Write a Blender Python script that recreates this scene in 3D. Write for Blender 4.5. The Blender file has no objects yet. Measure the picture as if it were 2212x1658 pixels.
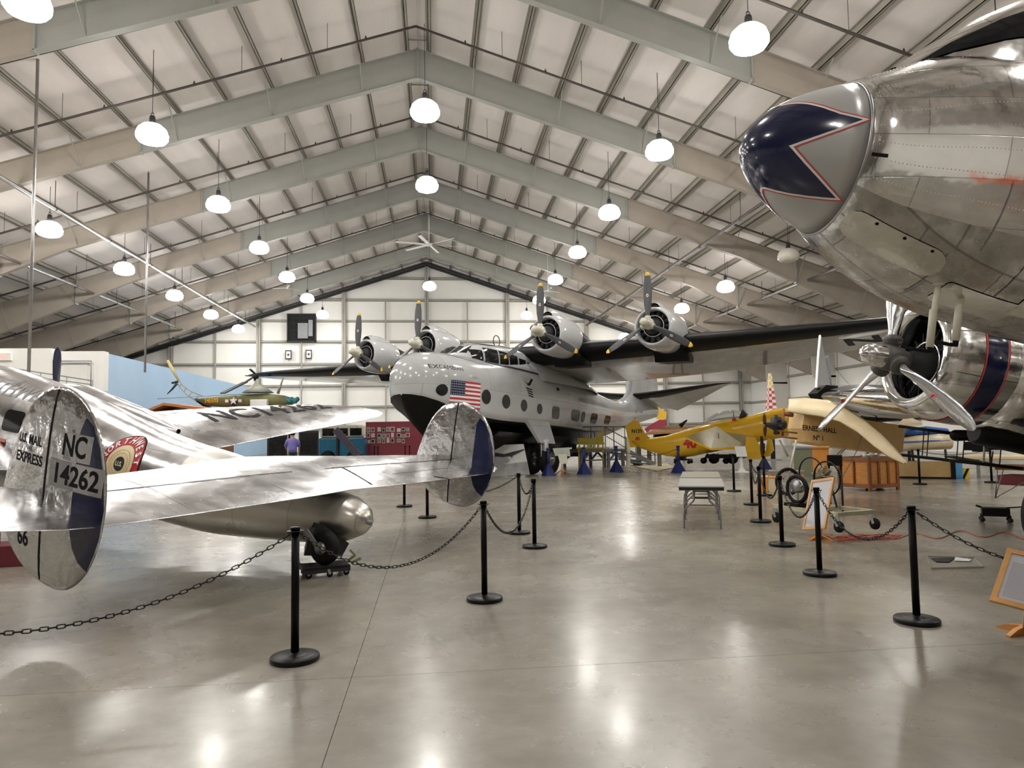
import bpy, bmesh, math, random
import numpy as np
from mathutils import Vector, Matrix
from mathutils.bvhtree import BVHTree
random.seed(7)
S = bpy.context.scene
C = S.collection
PI = math.pi
# ------------------------------------------------------------------ camera (2212 x 1658 frame)
F = 1535.7
YAW, PIT, ROL = math.radians(6.364), math.radians(3.734), math.radians(-0.879)
EYE = Vector((0, 0, 1.7))
cy, sy, cp, sp = math.cos(YAW), math.sin(YAW), math.cos(PIT), math.sin(PIT)
WF = Vector((sy*cp, cy*cp, sp)); R0 = Vector((cy, -sy, 0)); U0 = R0.cross(WF)
WR = math.cos(ROL)*R0 + math.sin(ROL)*U0
WU = -math.sin(ROL)*R0 + math.cos(ROL)*U0
cam = bpy.data.cameras.new('camera'); camo = bpy.data.objects.new('camera', cam); C.objects.link(camo)
m = Matrix((WR, WU, -WF)).transposed().to_4x4(); m.translation = EYE
camo.matrix_world = m
cam.sensor_fit = 'HORIZONTAL'; cam.sensor_width = 36.0; cam.lens = F/2212*36.0
cam.clip_start = 0.05; cam.clip_end = 300
S.camera = camo
# ------------------------------------------------------------------ world, exposure
w = bpy.data.worlds.new('world'); S.world = w; w.use_nodes = True
w.node_tree.nodes['Background'].inputs[0].default_value = (0.9, 0.93, 1.0, 1)
w.node_tree.nodes['Background'].inputs[1].default_value = 0.25
S.view_settings.view_transform = 'Standard'; S.view_settings.look = 'None'
S.view_settings.gamma = 1; S.view_settings.use_curve_mapping = False
S.view_settings.exposure = 0.92
LAMP = 52.0       # emission of the glowing globes of the high bay lamps
# ------------------------------------------------------------------ helpers
def ray(px, py): return WF + WR*((px-1106)/F) + WU*((829-py)/F)
def at(px, py, d): return EYE + ray(px, py)*d
def gp(px, py, z=0.0):
    r = ray(px, py); return EYE + r*((z-1.7)/r.z)
MATS = {}
def _n(nt, t, **k):
    n = nt.nodes.new(t)
    for a, b in k.items(): setattr(n, a, b)
    return n
def mat(name, col, rough=0.5, metal=0.0, var=0.0, vscale=3.0, bump=0.0, bscale=8.0, coat=0.0, emit=None, es=1.0,
        alpha=1.0, spec=0.5, trans=0.0, ior=1.45, rvar=0.0, panel=None, coord='Object', stretch=None, col2=None):
    if name in MATS: return MATS[name]
    mt = bpy.data.materials.new(name); mt.use_nodes = True; nt = mt.node_tree
    b = nt.nodes['Principled BSDF']; L = nt.links.new
    b.inputs['Base Color'].default_value = (*col, 1); b.inputs['Roughness'].default_value = rough
    b.inputs['Metallic'].default_value = metal; b.inputs['IOR'].default_value = ior
    b.inputs['Coat Weight'].default_value = coat; b.inputs['Coat Roughness'].default_value = 0.05
    b.inputs['Specular IOR Level'].default_value = spec
    b.inputs['Transmission Weight'].default_value = trans
    if alpha < 1: b.inputs['Alpha'].default_value = alpha
    if emit: b.inputs['Emission Color'].default_value = (*emit, 1); b.inputs['Emission Strength'].default_value = es
    tc = _n(nt, 'ShaderNodeTexCoord'); src = tc.outputs[coord]
    if stretch:
        mp = _n(nt, 'ShaderNodeMapping'); mp.inputs['Scale'].default_value = stretch
        L(src, mp.inputs[0]); src = mp.outputs[0]
    if var or rvar:
        no = _n(nt, 'ShaderNodeTexNoise'); no.inputs['Scale'].default_value = vscale; no.inputs['Detail'].default_value = 6
        no.inputs['Roughness'].default_value = 0.65
        L(src, no.inputs['Vector'])
        if var:
            cr = _n(nt, 'ShaderNodeValToRGB')
            c2 = col2 or tuple(min(1, x*(1+var)) for x in col)
            cr.color_ramp.elements[0].color = (*[x*(1-var) for x in col], 1); cr.color_ramp.elements[1].color = (*c2, 1)
            cr.color_ramp.elements[0].position = 0.3; cr.color_ramp.elements[1].position = 0.7
            L(no.outputs['Fac'], cr.inputs[0]); L(cr.outputs[0], b.inputs['Base Color'])
        if rvar:
            mr = _n(nt, 'ShaderNodeMapRange'); mr.inputs[1].default_value = 0.3; mr.inputs[2].default_value = 0.7
            mr.inputs[3].default_value = max(0.02, rough-rvar); mr.inputs[4].default_value = rough+rvar
            L(no.outputs['Fac'], mr.inputs[0]); L(mr.outputs[0], b.inputs['Roughness'])
    last = None
    if bump:
        n2 = _n(nt, 'ShaderNodeTexNoise'); n2.inputs['Scale'].default_value = bscale; n2.inputs['Detail'].default_value = 3
        L(src, n2.inputs['Vector'])
        bp = _n(nt, 'ShaderNodeBump'); bp.inputs['Strength'].default_value = bump; bp.inputs['Distance'].default_value = 0.05
        L(n2.outputs['Fac'], bp.inputs['Height']); last = bp
    if panel:   # riveted sheet seams: brick pattern in object space, (plane, width, height, line)
        pl, bw, bh, ln = panel
        sx = _n(nt, 'ShaderNodeSeparateXYZ'); cx = _n(nt, 'ShaderNodeCombineXYZ'); L(tc.outputs['Object'], sx.inputs[0])
        a = {'x': 0, 'y': 1, 'z': 2}
        L(sx.outputs[a[pl[0]]], cx.inputs[0]); L(sx.outputs[a[pl[1]]], cx.inputs[1])
        br = _n(nt, 'ShaderNodeTexBrick'); br.inputs['Scale'].default_value = 1
        br.inputs['Brick Width'].default_value = bw; br.inputs['Row Height'].default_value = bh
        br.inputs['Mortar Size'].default_value = ln; br.inputs['Mortar Smooth'].default_value = 0.2
        br.inputs['Color1'].default_value = (1, 1, 1, 1); br.inputs['Color2'].default_value = (0.84, 0.84, 0.84, 1)
        br.inputs['Mortar'].default_value = (0.45, 0.45, 0.45, 1); br.offset = 0.37
        L(cx.outputs[0], br.inputs['Vector'])
        mx = _n(nt, 'ShaderNodeMix', data_type='RGBA', blend_type='MULTIPLY'); mx.inputs[0].default_value = 0.8
        prev = b.inputs['Base Color'].links[0].from_socket if b.inputs['Base Color'].links else None
        if prev: L(prev, mx.inputs[6])
        else: mx.inputs[6].default_value = (*col, 1)
        L(br.outputs['Color'], mx.inputs[7]); L(mx.outputs[2], b.inputs['Base Color'])
        bp2 = _n(nt, 'ShaderNodeBump'); bp2.inputs['Strength'].default_value = 0.35; bp2.inputs['Distance'].default_value = 0.01
        bp2.invert = True; L(br.outputs['Fac'], bp2.inputs['Height'])
        if last: L(last.outputs[0], bp2.inputs['Normal'])
        last = bp2
    if last: L(last.outputs[0], b.inputs['Normal'])
    MATS[name] = mt
    return mt
M = dict(
 black=mat('black_paint', (0.004, 0.004, 0.004), 0.4, bump=0.03, spec=0.25),
 rubber=mat('rubber', (0.009, 0.009, 0.009), 0.65, bump=0.05, bscale=30, spec=0.25),
 chrome=mat('chrome', (0.8, 0.8, 0.8), 0.12, 1.0, rvar=0.05),
 steel=mat('steel', (0.42, 0.42, 0.42), 0.35, 0.9, var=0.15),
 dgrey=mat('dark_grey', (0.03, 0.031, 0.034), 0.5, var=0.2, spec=0.3),
 mgrey=mat('mid_grey', (0.25, 0.26, 0.27), 0.5, var=0.1),
 white=mat('white_paint', (0.82, 0.82, 0.8), 0.5, var=0.03),
 cream=mat('cream_plastic', (0.72, 0.70, 0.58), 0.5, var=0.08),
 glassd=mat('dark_window', (0.010, 0.011, 0.012), 0.12, coat=0.15, var=0.3, spec=0.4),
 yellow=mat('yellow_tip', (0.85, 0.55, 0.05), 0.45, var=0.06),
 navy=mat('navy_paint', (0.008, 0.012, 0.055), 0.16, coat=0.7, var=0.1),
 red=mat('red_paint', (0.6, 0.03, 0.03), 0.35, var=0.08),
 ink=mat('black_lettering', (0.008, 0.008, 0.009), 0.6, var=0.1, spec=0.2),
 wood=mat('honey_wood', (0.55, 0.24, 0.06), 0.4, var=0.25, vscale=6, stretch=(1, 1, 6)),
 woodd=mat('dark_wood', (0.26, 0.10, 0.04), 0.5, var=0.25, vscale=6, stretch=(1, 1, 5)),
 blueb=mat('blue_enamel', (0.02, 0.03, 0.13), 0.35, var=0.15),
)
def link(name, me, parent=None, loc=None):
    o = bpy.data.objects.new(name, me); C.objects.link(o)
    if parent is not None: o.parent = parent
    if loc is not None: o.location = loc
    return o
def tag(o, label=None, cat=None, group=None, kind=None):
    if label: o['label'] = label
    if cat: o['category'] = cat
    if group: o['group'] = group
    if kind: o['kind'] = kind
    return o
def thing(name, label, cat, loc=(0, 0, 0), rz=0.0, group=None, rot=None):
    o = link(name, None); o.location = loc
    if rot is not None: o.rotation_euler = rot
    else: o.rotation_euler = (0, 0, rz)
    o.empty_display_size = 0.2
    return tag(o, label, cat, group)
class MB:
    """collects shapes into one mesh"""
    def __init__(s): s.v = []; s.f = []; s.mi = []; s.sm = []
    def add(s, vs, fs, mi=0, smooth=False):
        n = len(s.v); s.v += [tuple(v) for v in vs]
        for f in fs: s.f.append([i+n for i in f]); s.mi.append(mi); s.sm.append(smooth)
        return s
    def box(s, x0, x1, y0, y1, z0, z1, mi=0, T=None):
        vs = [Vector((x, y, z)) for z in (z0, z1) for y in (y0, y1) for x in (x0, x1)]
        if T is not None: vs = [T @ v for v in vs]
        return s.add(vs, [(0, 2, 3, 1), (4, 5, 7, 6), (0, 1, 5, 4), (2, 6, 7, 3), (0, 4, 6, 2), (1, 3, 7, 5)], mi)
    def bar(s, a, b, wd, ht=None, mi=0, up=(0, 0, 1)):
        a = Vector(a); b = Vector(b); d = b-a; L = d.length
        if L < 1e-6: return s
        d.normalize(); up = Vector(up)
        if abs(d.dot(up)) > 0.99: up = Vector((0, 1, 0))
        x = d.cross(up).normalized(); y = x.cross(d); ht = ht or wd
        T = Matrix((x, d, y)).transposed().to_4x4(); T.translation = a
        return s.box(-wd/2, wd/2, 0, L, -ht/2, ht/2, mi, T)
    def tube(s, pts, r, n=8, mi=0, cap=True, smooth=True):
        pts = [Vector(p) for p in pts]; rs = r if isinstance(r, (list, tuple)) else [r]*len(pts)
        vs = []; fs = []; prev = None
        for i, p in enumerate(pts):
            d = (pts[min(i+1, len(pts)-1)]-pts[max(i-1, 0)]).normalized()
            if prev is None:
                u = Vector((0, 0, 1)) if abs(d.z) < 0.9 else Vector((1, 0, 0))
                u = (u-d*u.dot(d)).normalized()
            else: u = (prev-d*prev.dot(d)).normalized()
            prev = u; v = d.cross(u)
            for k in range(n):
                a = 2*PI*k/n; vs.append(p+(u*math.cos(a)+v*math.sin(a))*rs[i])
        for i in range(len(pts)-1):
            for k in range(n):
                fs.append((i*n+k, i*n+(k+1) % n, (i+1)*n+(k+1) % n, (i+1)*n+k))
        s.add(vs, fs, mi, smooth)
        if cap:
            s.add(vs[:n], [tuple(range(n))[::-1]], mi); s.add(vs[-n:], [tuple(range(n))], mi)
        return s
    def lathe(s, prof, n=24, T=None, mi=0, smooth=True, axis='z', ring=None):
        """prof: list of (radius, height)"""
        vs = []; fs = []; N = len(prof)
        for (r, h) in prof:
            for k in range(n):
                a = 2*PI*k/n
                p = Vector((r*math.cos(a), r*math.sin(a), h))
                if axis == 'x': p = Vector((h, p.x, p.y))
                elif axis == 'y': p = Vector((p.x, h, p.y))
                vs.append(T @ p if T is not None else p)
        for i in range(N-1):
            for k in range(n):
                fs.append((i*n+k, i*n+(k+1) % n, (i+1)*n+(k+1) % n, (i+1)*n+k))
        mis = mi if isinstance(mi, (list, tuple)) else None
        if mis:
            for i in range(N-1): s.add(vs, fs[i*n:(i+1)*n], mis[i], smooth) if False else None
            base = len(s.v); s.v += [tuple(v) for v in vs]
            for i in range(N-1):
                for f in fs[i*n:(i+1)*n]: s.f.append([j+base for j in f]); s.mi.append(mis[i]); s.sm.append(smooth)
            return s
        return s.add(vs, fs, mi, smooth)
    def loft(s, rings, mi=0, closed=True, cap0=True, cap1=True, smooth=True, mif=None):
        n = len(rings[0]); vs = [v for r in rings for v in r]; base = len(s.v); s.v += [tuple(v) for v in vs]
        for i in range(len(rings)-1):
            for k in range(n if closed else n-1):
                s.f.append([base+i*n+k, base+i*n+(k+1) % n, base+(i+1)*n+(k+1) % n, base+(i+1)*n+k])
                s.mi.append(mif(i, k) if mif else mi); s.sm.append(smooth)
        if closed and cap0: s.f.append([base+k for k in range(n)][::-1]); s.mi.append(mif(0, 0) if mif else mi); s.sm.append(False)
        if closed and cap1:
            b2 = base+(len(rings)-1)*n; s.f.append([b2+k for k in range(n)]); s.mi.append(mif(len(rings)-2, 0) if mif else mi); s.sm.append(False)
        return s
    def prism(s, poly, z0, z1, T=None, mi=0):
        n = len(poly); vs = [Vector((x, y, z0)) for x, y in poly]+[Vector((x, y, z1)) for x, y in poly]
        if T is not None: vs = [T @ v for v in vs]
        fs = [tuple(range(n))[::-1], tuple(range(n, 2*n))]+[(i, (i+1) % n, n+(i+1) % n, n+i) for i in range(n)]
        return s.add(vs, fs, mi)
    def sphere(s, c, r, n=12, mi=0, sc=(1, 1, 1)):
        c = Vector(c); m = n//2+1; rings = []
        vs = []; fs = []
        for i in range(m+1):
            t = PI*i/m
            for k in range(n):
                a = 2*PI*k/n
                vs.append(c+Vector((r*math.sin(t)*math.cos(a)*sc[0], r*math.sin(t)*math.sin(a)*sc[1], r*math.cos(t)*sc[2])))
        for i in range(m):
            for k in range(n): fs.append((i*n+k, (i+1)*n+k, (i+1)*n+(k+1) % n, i*n+(k+1) % n))
        return s.add(vs, fs, mi, True)
    def torus(s, c, R, r, T=None, n=24, k=8, mi=0, sx=1.0):
        vs = []; fs = []
        for i in range(n):
            a = 2*PI*i/n
            for j in range(k):
                b = 2*PI*j/k
                p = Vector(((R+r*math.cos(b))*math.cos(a)*sx, (R+r*math.cos(b))*math.sin(a), r*math.sin(b)))
                if T is not None: p = T @ p
                vs.append(p+Vector(c))
        for i in range(n):
            for j in range(k):
                fs.append((i*k+j, ((i+1) % n)*k+j, ((i+1) % n)*k+(j+1) % k, i*k+(j+1) % k))
        return s.add(vs, fs, mi, True)
    def mesh(s, name):
        me = bpy.data.meshes.new(name); me.from_pydata(s.v, [], s.f)
        me.polygons.foreach_set('material_index', s.mi); me.polygons.foreach_set('use_smooth', s.sm)
        return me
    def build(s, name, mats, parent=None, bevel=0.0, fix=True):
        me = s.mesh(name)
        for x in (mats if isinstance(mats, (list, tuple)) else [mats]): me.materials.append(x)
        if fix:
            bm = bmesh.new(); bm.from_mesh(me); bmesh.ops.remove_doubles(bm, verts=bm.verts, dist=1e-5)
            bmesh.ops.recalc_face_normals(bm, faces=bm.faces)
            bm.to_mesh(me); bm.free()
        me.update()
        o = link(name, me, parent)
        if bevel:
            md = o.modifiers.new('bevel', 'BEVEL'); md.width = bevel; md.segments = 2; md.limit_method = 'ANGLE'
        return o
def struct(mb, name, mats, parent=None, **k):
    o = mb.build(name, mats, parent, **k)
    if parent is None: o['kind'] = 'structure'
    return o
def dup(root, loc=None, rz=None, label=None, group=None):
    def cp(o, par):
        c = o.copy(); C.objects.link(c); c.parent = par
        for ch in [x for x in KIDS.get(o.name, [])]: cp(ch, c)
        return c
    KIDS = {}
    for x in C.objects:
        if x.parent: KIDS.setdefault(x.parent.name, []).append(x)
    r = cp(root, None)
    if loc is not None: r.location = loc
    if rz is not None: r.rotation_euler = (0, 0, rz)
    if label: r['label'] = label
    if group: r['group'] = group
    return r
def ring_ellipse(x, yc, zc, ry, rz, n=32, p=2.0, flip=1):
    out = []
    for k in range(n):
        a = 2*PI*k/n; c, s_ = math.cos(a), math.sin(a)
        out.append(Vector((x, yc+ry*math.copysign(abs(s_)**(2/p), s_)*flip, zc+rz*math.copysign(abs(c)**(2/p), c))))
    return out
def airfoil(n=12, t=0.14):
    """closed list of (chord position 0..1, height) going over the top from the trailing edge and back below"""
    xs = [0.5*(1-math.cos(PI*i/n)) for i in range(n+1)]
    f = lambda x: 5*t*(0.2969*math.sqrt(x)-0.126*x-0.3516*x*x+0.2843*x**3-0.1036*x**4)
    up = [(x, f(x)*1.15+0.02*math.sin(PI*x)) for x in xs[::-1]]
    lo = [(x, -f(x)*0.85+0.02*math.sin(PI*x)) for x in xs[1:]]
    return up+lo[:-1]
def wing_ring(le, te, span_dir_y, t, n=12):
    le = Vector(le); te = Vector(te); d = te-le; c = d.length; d.normalize()
    up = Vector((0, 0, 1)); up = (up-d*up.dot(d)).normalized()
    return [le+d*(x*c)+up*(z*c) for x, z in airfoil(n, t)]
def text_mesh(txt, size=1.0, align='CENTER', xs=1.0, bold=0.0):
    cu = bpy.data.curves.new('t', 'FONT'); cu.body = txt; cu.size = size; cu.align_x = align; cu.align_y = 'CENTER'
    cu.offset = bold; cu.resolution_u = 3
    o = bpy.data.objects.new('t', cu); C.objects.link(o)
    dg = bpy.context.evaluated_depsgraph_get()
    me = bpy.data.meshes.new_from_object(o.evaluated_get(dg))
    bpy.data.objects.remove(o); bpy.data.curves.remove(cu)
    for v in me.vertices: v.co.x *= xs
    return me
def poly_mesh(polys):
    me = bpy.data.meshes.new('poly'); v = []; f = []
    for p in polys:
        f.append(list(range(len(v), len(v)+len(p)))); v += [(a, b, 0) for a, b in p]
    me.from_pydata(v, [], f); return me
def decal(name, me, material, parent, o, ux, uy, target=None, off=0.004, step=0.0, label=None, far=5.0, keep=0.0):
    """lays a flat mesh onto the surface of target (in the parent's space), as a coat of paint"""
    o = Vector(o); ux = Vector(ux).normalized(); uy = Vector(uy).normalized(); nz = ux.cross(uy)
    bm = bmesh.new(); bm.from_mesh(me)
    if step:
        xs = [v.co.x for v in bm.verts]; ys = [v.co.y for v in bm.verts]
        for ax, lo, hi in ((0, min(xs), max(xs)), (1, min(ys), max(ys))):
            k = math.ceil((lo+1e-4)/step)
            while k*step < hi-1e-4:
                pc = Vector((k*step, 0, 0)) if ax == 0 else Vector((0, k*step, 0))
                pn = Vector((1, 0, 0)) if ax == 0 else Vector((0, 1, 0))
                bmesh.ops.bisect_plane(bm, geom=bm.verts[:]+bm.edges[:]+bm.faces[:], plane_co=pc, plane_no=pn)
                k += 1
    tree = None
    if target is not None:
        tree = BVHTree.FromPolygons([v.co[:] for v in target.vertices], [p.vertices[:] for p in target.polygons])
    kill = []
    for v in bm.verts:
        p = o+ux*v.co.x+uy*v.co.y
        if tree:
            h, n, i, d = tree.ray_cast(p+nz*far, -nz)
            if h is None: kill.append(v); v.co = p; continue
            if n.dot(nz) < 0: n = -n
            if keep and abs((h-p).dot(nz)) > keep: kill.append(v)
            v.co = h+n*off
        else: v.co = p+nz*off
    if kill: bmesh.ops.delete(bm, geom=kill, context='VERTS')
    m2 = bpy.data.meshes.new(name); bm.to_mesh(m2); bm.free()
    m2.materials.append(material)
    for p in m2.polygons: p.use_smooth = bool(tree)
    ob = link(name, m2, parent)
    if label: ob['label'] = label
    return ob
def stack(*mbs):
    m = MB()
    for x in mbs:
        n = len(m.v); m.v += x.v; m.f += [[i+n for i in f] for f in x.f]; m.mi += x.mi; m.sm += x.sm
    return m
def interp(tab, x):
    """tab rows (x, a, b, ...) sorted by x descending or ascending; smooth interpolation"""
    t = sorted(tab, key=lambda r: r[0])
    if x <= t[0][0]: return list(t[0][1:])
    if x >= t[-1][0]: return list(t[-1][1:])
    for i in range(len(t)-1):
        if t[i][0] <= x <= t[i+1][0]:
            p0 = t[max(i-1, 0)]; p1 = t[i]; p2 = t[i+1]; p3 = t[min(i+2, len(t)-1)]
            u = (x-p1[0])/(p2[0]-p1[0]); h = p2[0]-p1[0]; out = []
            for j in range(1, len(p1)):
                def sl(a, b): return (b[j]-a[j])/(b[0]-a[0]) if b[0] != a[0] else 0
                m1 = sl(p0, p2) if p0 is not p1 else sl(p1, p2); m2_ = sl(p1, p3) if p3 is not p2 else sl(p1, p2)
                s12 = sl(p1, p2)
                if s12 == 0 or m1*s12 < 0: m1 = 0
                if s12 == 0 or m2_*s12 < 0: m2_ = 0
                m1 = math.copysign(min(abs(m1), 3*abs(s12)), s12 or 1); m2_ = math.copysign(min(abs(m2_), 3*abs(s12)), s12 or 1)
                out.append((2*u**3-3*u**2+1)*p1[j]+(u**3-2*u*u+u)*h*m1+(-2*u**3+3*u*u)*p2[j]+(u**3-u*u)*h*m2_)
            return out
# ================================================================== THE HANGAR
XR = -0.53; HALF = 31.9; YB = -16.5; YE = 67.35; SL = 0.33; ZR = 17.93
def roofz(x): return ZR - SL*abs(x-XR)
XL, XRR = XR-HALF, XR+HALF
# ---- floor material: polished concrete
def concrete():
    mt = bpy.data.materials.new('polished_concrete'); mt.use_nodes = True; nt = mt.node_tree; L = nt.links.new
    b = nt.nodes['Principled BSDF']; tc = _n(nt, 'ShaderNodeTexCoord')
    def noise(sc, det=6, st=(1, 1, 1), dist=0.0):
        mp = _n(nt, 'ShaderNodeMapping'); mp.inputs['Scale'].default_value = st; L(tc.outputs['Object'], mp.inputs[0])
        n = _n(nt, 'ShaderNodeTexNoise'); n.inputs['Scale'].default_value = sc; n.inputs['Detail'].default_value = det
        n.inputs['Roughness'].default_value = 0.62; n.inputs['Distortion'].default_value = dist
        L(mp.outputs[0], n.inputs['Vector']); return n.outputs['Fac']
    def ramp(src, stops):
        r = _n(nt, 'ShaderNodeValToRGB'); e = r.color_ramp.elements
        e[0].position, e[0].color = stops[0][0], (*stops[0][1], 1); e[1].position, e[1].color = stops[-1][0], (*stops[-1][1], 1)
        for p, c in stops[1:-1]: q = e.new(p); q.color = (*c, 1)
        L(src, r.inputs[0]); return r.outputs[0]
    c1 = ramp(noise(0.7, 9), [(0.12, (0.125, 0.113, 0.086)), (0.88, (0.46, 0.428, 0.368))])
    c2 = ramp(noise(5.0, 9), [(0.15, (0.66, 0.65, 0.62)), (0.85, (1.0, 1.0, 1.0))])
    mx = _n(nt, 'ShaderNodeMix', data_type='RGBA', blend_type='MULTIPLY'); mx.inputs[0].default_value = 0.85
    L(c1, mx.inputs[6]); L(c2, mx.inputs[7]); L(mx.outputs[2], b.inputs['Base Color'])
    mr = _n(nt, 'ShaderNodeMapRange'); L(noise(1.1, 6), mr.inputs[0])
    mr.inputs[1].default_value = 0.1; mr.inputs[2].default_value = 0.9; mr.inputs[3].default_value = 0.17; mr.inputs[4].default_value = 0.36
    L(mr.outputs[0], b.inputs['Roughness'])
    bp = _n(nt, 'ShaderNodeBump'); bp.inputs['Strength'].default_value = 0.03; bp.inputs['Distance'].default_value = 0.02
    L(noise(14, 4), bp.inputs['Height']); L(bp.outputs[0], b.inputs['Normal'])
    b.inputs['Specular IOR Level'].default_value = 0.62; b.inputs['Coat Weight'].default_value = 0.12; b.inputs['Coat Roughness'].default_value = 0.12
    return mt
M['floor'] = concrete()
M['joint'] = mat('saw_cut', (0.07, 0.06, 0.05), 0.8, var=0.3)
fl = MB(); xs = [XL, XRR]
# slab with open saw cut joints: cells between the joints
jx = [XL]+[x for x in (-26.9, -20.4, -13.8, -7.2, -0.58, 6.0, 12.6, 19.2, 25.8) ]+[XRR]
jy = [YB, -14.6, -8.0, -1.4, 5.174, 11.8, 18.4, 25.0, 31.6, 38.2, 44.8, 51.4, 58.0, 64.6, YE]
g = 0.002
for i in range(len(jx)-1):
    for j in range(len(jy)-1):
        fl.box(jx[i]+g, jx[i+1]-g, jy[j]+g, jy[j+1]-g, -0.012, 0.0)
floor = struct(fl, 'floor', M['floor'])
fb = MB(); fb.box(XL, XRR, YB, YE, -0.2, -0.012)
struct(fb, 'slab_bed', M['joint'], floor)
# ---- roof
M['roof'] = mat('roof_insulation', (0.68, 0.632, 0.60), 0.6, var=0.05, vscale=0.5, bump=0.25, bscale=1.3, stretch=(3, 0.6, 1))
M['purlin'] = mat('purlin_steel', (0.27, 0.25, 0.21), 0.55, var=0.08, vscale=1)
M['rafg'] = mat('rafter_green_grey', (0.33, 0.332, 0.305), 0.55, var=0.06, vscale=0.6)
M['rafb'] = mat('rafter_beige', (0.385, 0.34, 0.29), 0.55, var=0.07, vscale=0.6)
rf = MB()
for s in (-1, 1):
    x1 = XR+s*HALF; e = 0.12
    rf.add([(XR, YB, ZR+e), (x1, YB, roofz(x1)+e), (x1, YE, roofz(x1)+e), (XR, YE, ZR+e),
            (XR, YB, ZR+0.4), (x1, YB, roofz(x1)+0.4), (x1, YE, roofz(x1)+0.4), (XR, YE, ZR+0.4)],
           [(0, 1, 2, 3), (4, 7, 6, 5), (0, 4, 5, 1), (1, 5, 6, 2), (2, 6, 7, 3), (3, 7, 4, 0)])
ceiling = struct(rf, 'ceiling', M['roof'])
FR = [29.25+7.62*k for k in range(-6, 5)]      # rafter frames along the hall
# purlins: one run per bay line, children of the ceiling
for s in (-1, 1):
    for k in range(18):
        xx = XR+s*(0.45+1.83*k)
        if abs(xx-XR) > HALF-0.3: continue
        z = roofz(xx)+0.1; p = MB()
        p.box(xx-0.012, xx+0.012, YB, YE, z-0.24, z)
        p.box(xx-0.10, xx+0.012, YB, YE, z-0.02, z); p.box(xx-0.012, xx+0.11, YB, YE, z-0.24, z-0.222)
        p.box(xx+0.095, xx+0.11, YB, YE, z-0.24, z-0.205)
        p.build('purlin', M['purlin'], ceiling)
rs = MB()
for k in range(0, 22): y = YB+3+7.62/2*k; rs.bar((XR-0.45, y, ZR-0.2), (XR+0.45, y, ZR-0.2), 0.05)
rs.build('ridge_strut', M['purlin'], ceiling)
# ---- rafters
def zbot(dx):
    dx = abs(dx)
    return 16.5-0.317*dx if dx < 17 else 16.5-0.317*17-0.43*(dx-17)
tn = 1
M['cream2'] = mat('column_pale', (0.64, 0.62, 0.58), 0.55, var=0.05)
for iy, y in enumerate(FR):
    mb = MB(); brace = MB()
    for s in (-1, 1):
        for (a, b, mi) in ((0, 11.0, 0), (11.0, 20.5, 1), (20.5, 30.2, 1)):
            N = 3
            for q in range(N):
                d0 = a+(b-a)*q/N; d1 = a+(b-a)*(q+1)/N
                for (t0, t1, ww) in (('b', 0.02, 0.28), ('w', 0, 0.014), ('t', -0.02, 0.28)):
                    P = []
                    for d in (d0, d1):
                        zb = zbot(d); zt = ZR-SL*d-0.15
                        if t0 == 'b': lo, hi = zb, zb+0.025
                        elif t0 == 't': lo, hi = zt-0.025, zt
                        else: lo, hi = zb, zt
                        for yy in (-ww/2, ww/2):
                            for zz in (lo, hi): P.append((XR+s*d, y+yy, zz))
                    mb.add(P, [(0, 1, 3, 2), (4, 6, 7, 5), (0, 4, 5, 1), (2, 3, 7, 6), (0, 2, 6, 4), (1, 5, 7, 3)], mi)
            # splice plates
            if b < 30:
                mb.box(XR+s*b-0.03, XR+s*b+0.03, y-0.14, y+0.14, zbot(b)-0.04, ZR-SL*b-0.13, 0)
        # flange braces: light angles from the bottom flange up to the purlins
        for k in (1, 3, 5, 7, 9, 11, 13, 15):
            d = 0.45+1.83*k
            if d < 30:
                for sy_ in (-1,):
                    brace.bar((XR+s*d, y, zbot(d)+0.03), (XR+s*(d+0.05), y+sy_*0.95, ZR-SL*d-0.14), 0.035)
    mb.box(XR-0.03, XR+0.03, y-0.14, y+0.14, 16.46, ZR-0.12, 0)
    o = struct(mb, 'trim_%d' % tn, [M['rafg'], M['rafb']]); tn += 1
    brace.build('flange_brace', M['rafg'], o)
    # columns: tapered, standing at both side walls
    for s in (-1, 1):
        c = MB(); xo = XR+s*(HALF-0.25)
        for (za, zb_, wa, wb) in ((0, zbot(30.2), 0.35, 1.55),):
            for (kx, yy) in (('o', 0.15), ('i', 0.15)):
                pass
            P = []
            for z, wd in ((za, wa), (zb_+0.15, wb)):
                P += [(xo, y-0.15, z), (xo-s*wd, y-0.15, z), (xo-s*wd, y+0.15, z), (xo, y+0.15, z)]
            c.add(P, [(0, 1, 2, 3), (4, 7, 6, 5), (0, 4, 5, 1), (1, 5, 6, 2), (2, 6, 7, 3), (3, 7, 4, 0)])
            # knee filling up to the roof
            P = [(xo, y-0.15, zb_), (xo-s*1.9, y-0.15, zb_+0.05), (xo-s*1.9, y-0.15, roofz(xo-s*1.9)-0.16), (xo, y-0.15, roofz(xo)-0.1)]
            P += [(a, b+0.3, cc) for a, b, cc in P]
            c.add(P, [(0, 1, 2, 3), (4, 7, 6, 5), (0, 4, 5, 1), (1, 5, 6, 2), (2, 6, 7, 3), (3, 7, 4, 0)])
        c.build('column', M['rafb'] if s < 0 else M['cream2'] if 'cream2' in M else M['rafb'], o)
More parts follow.
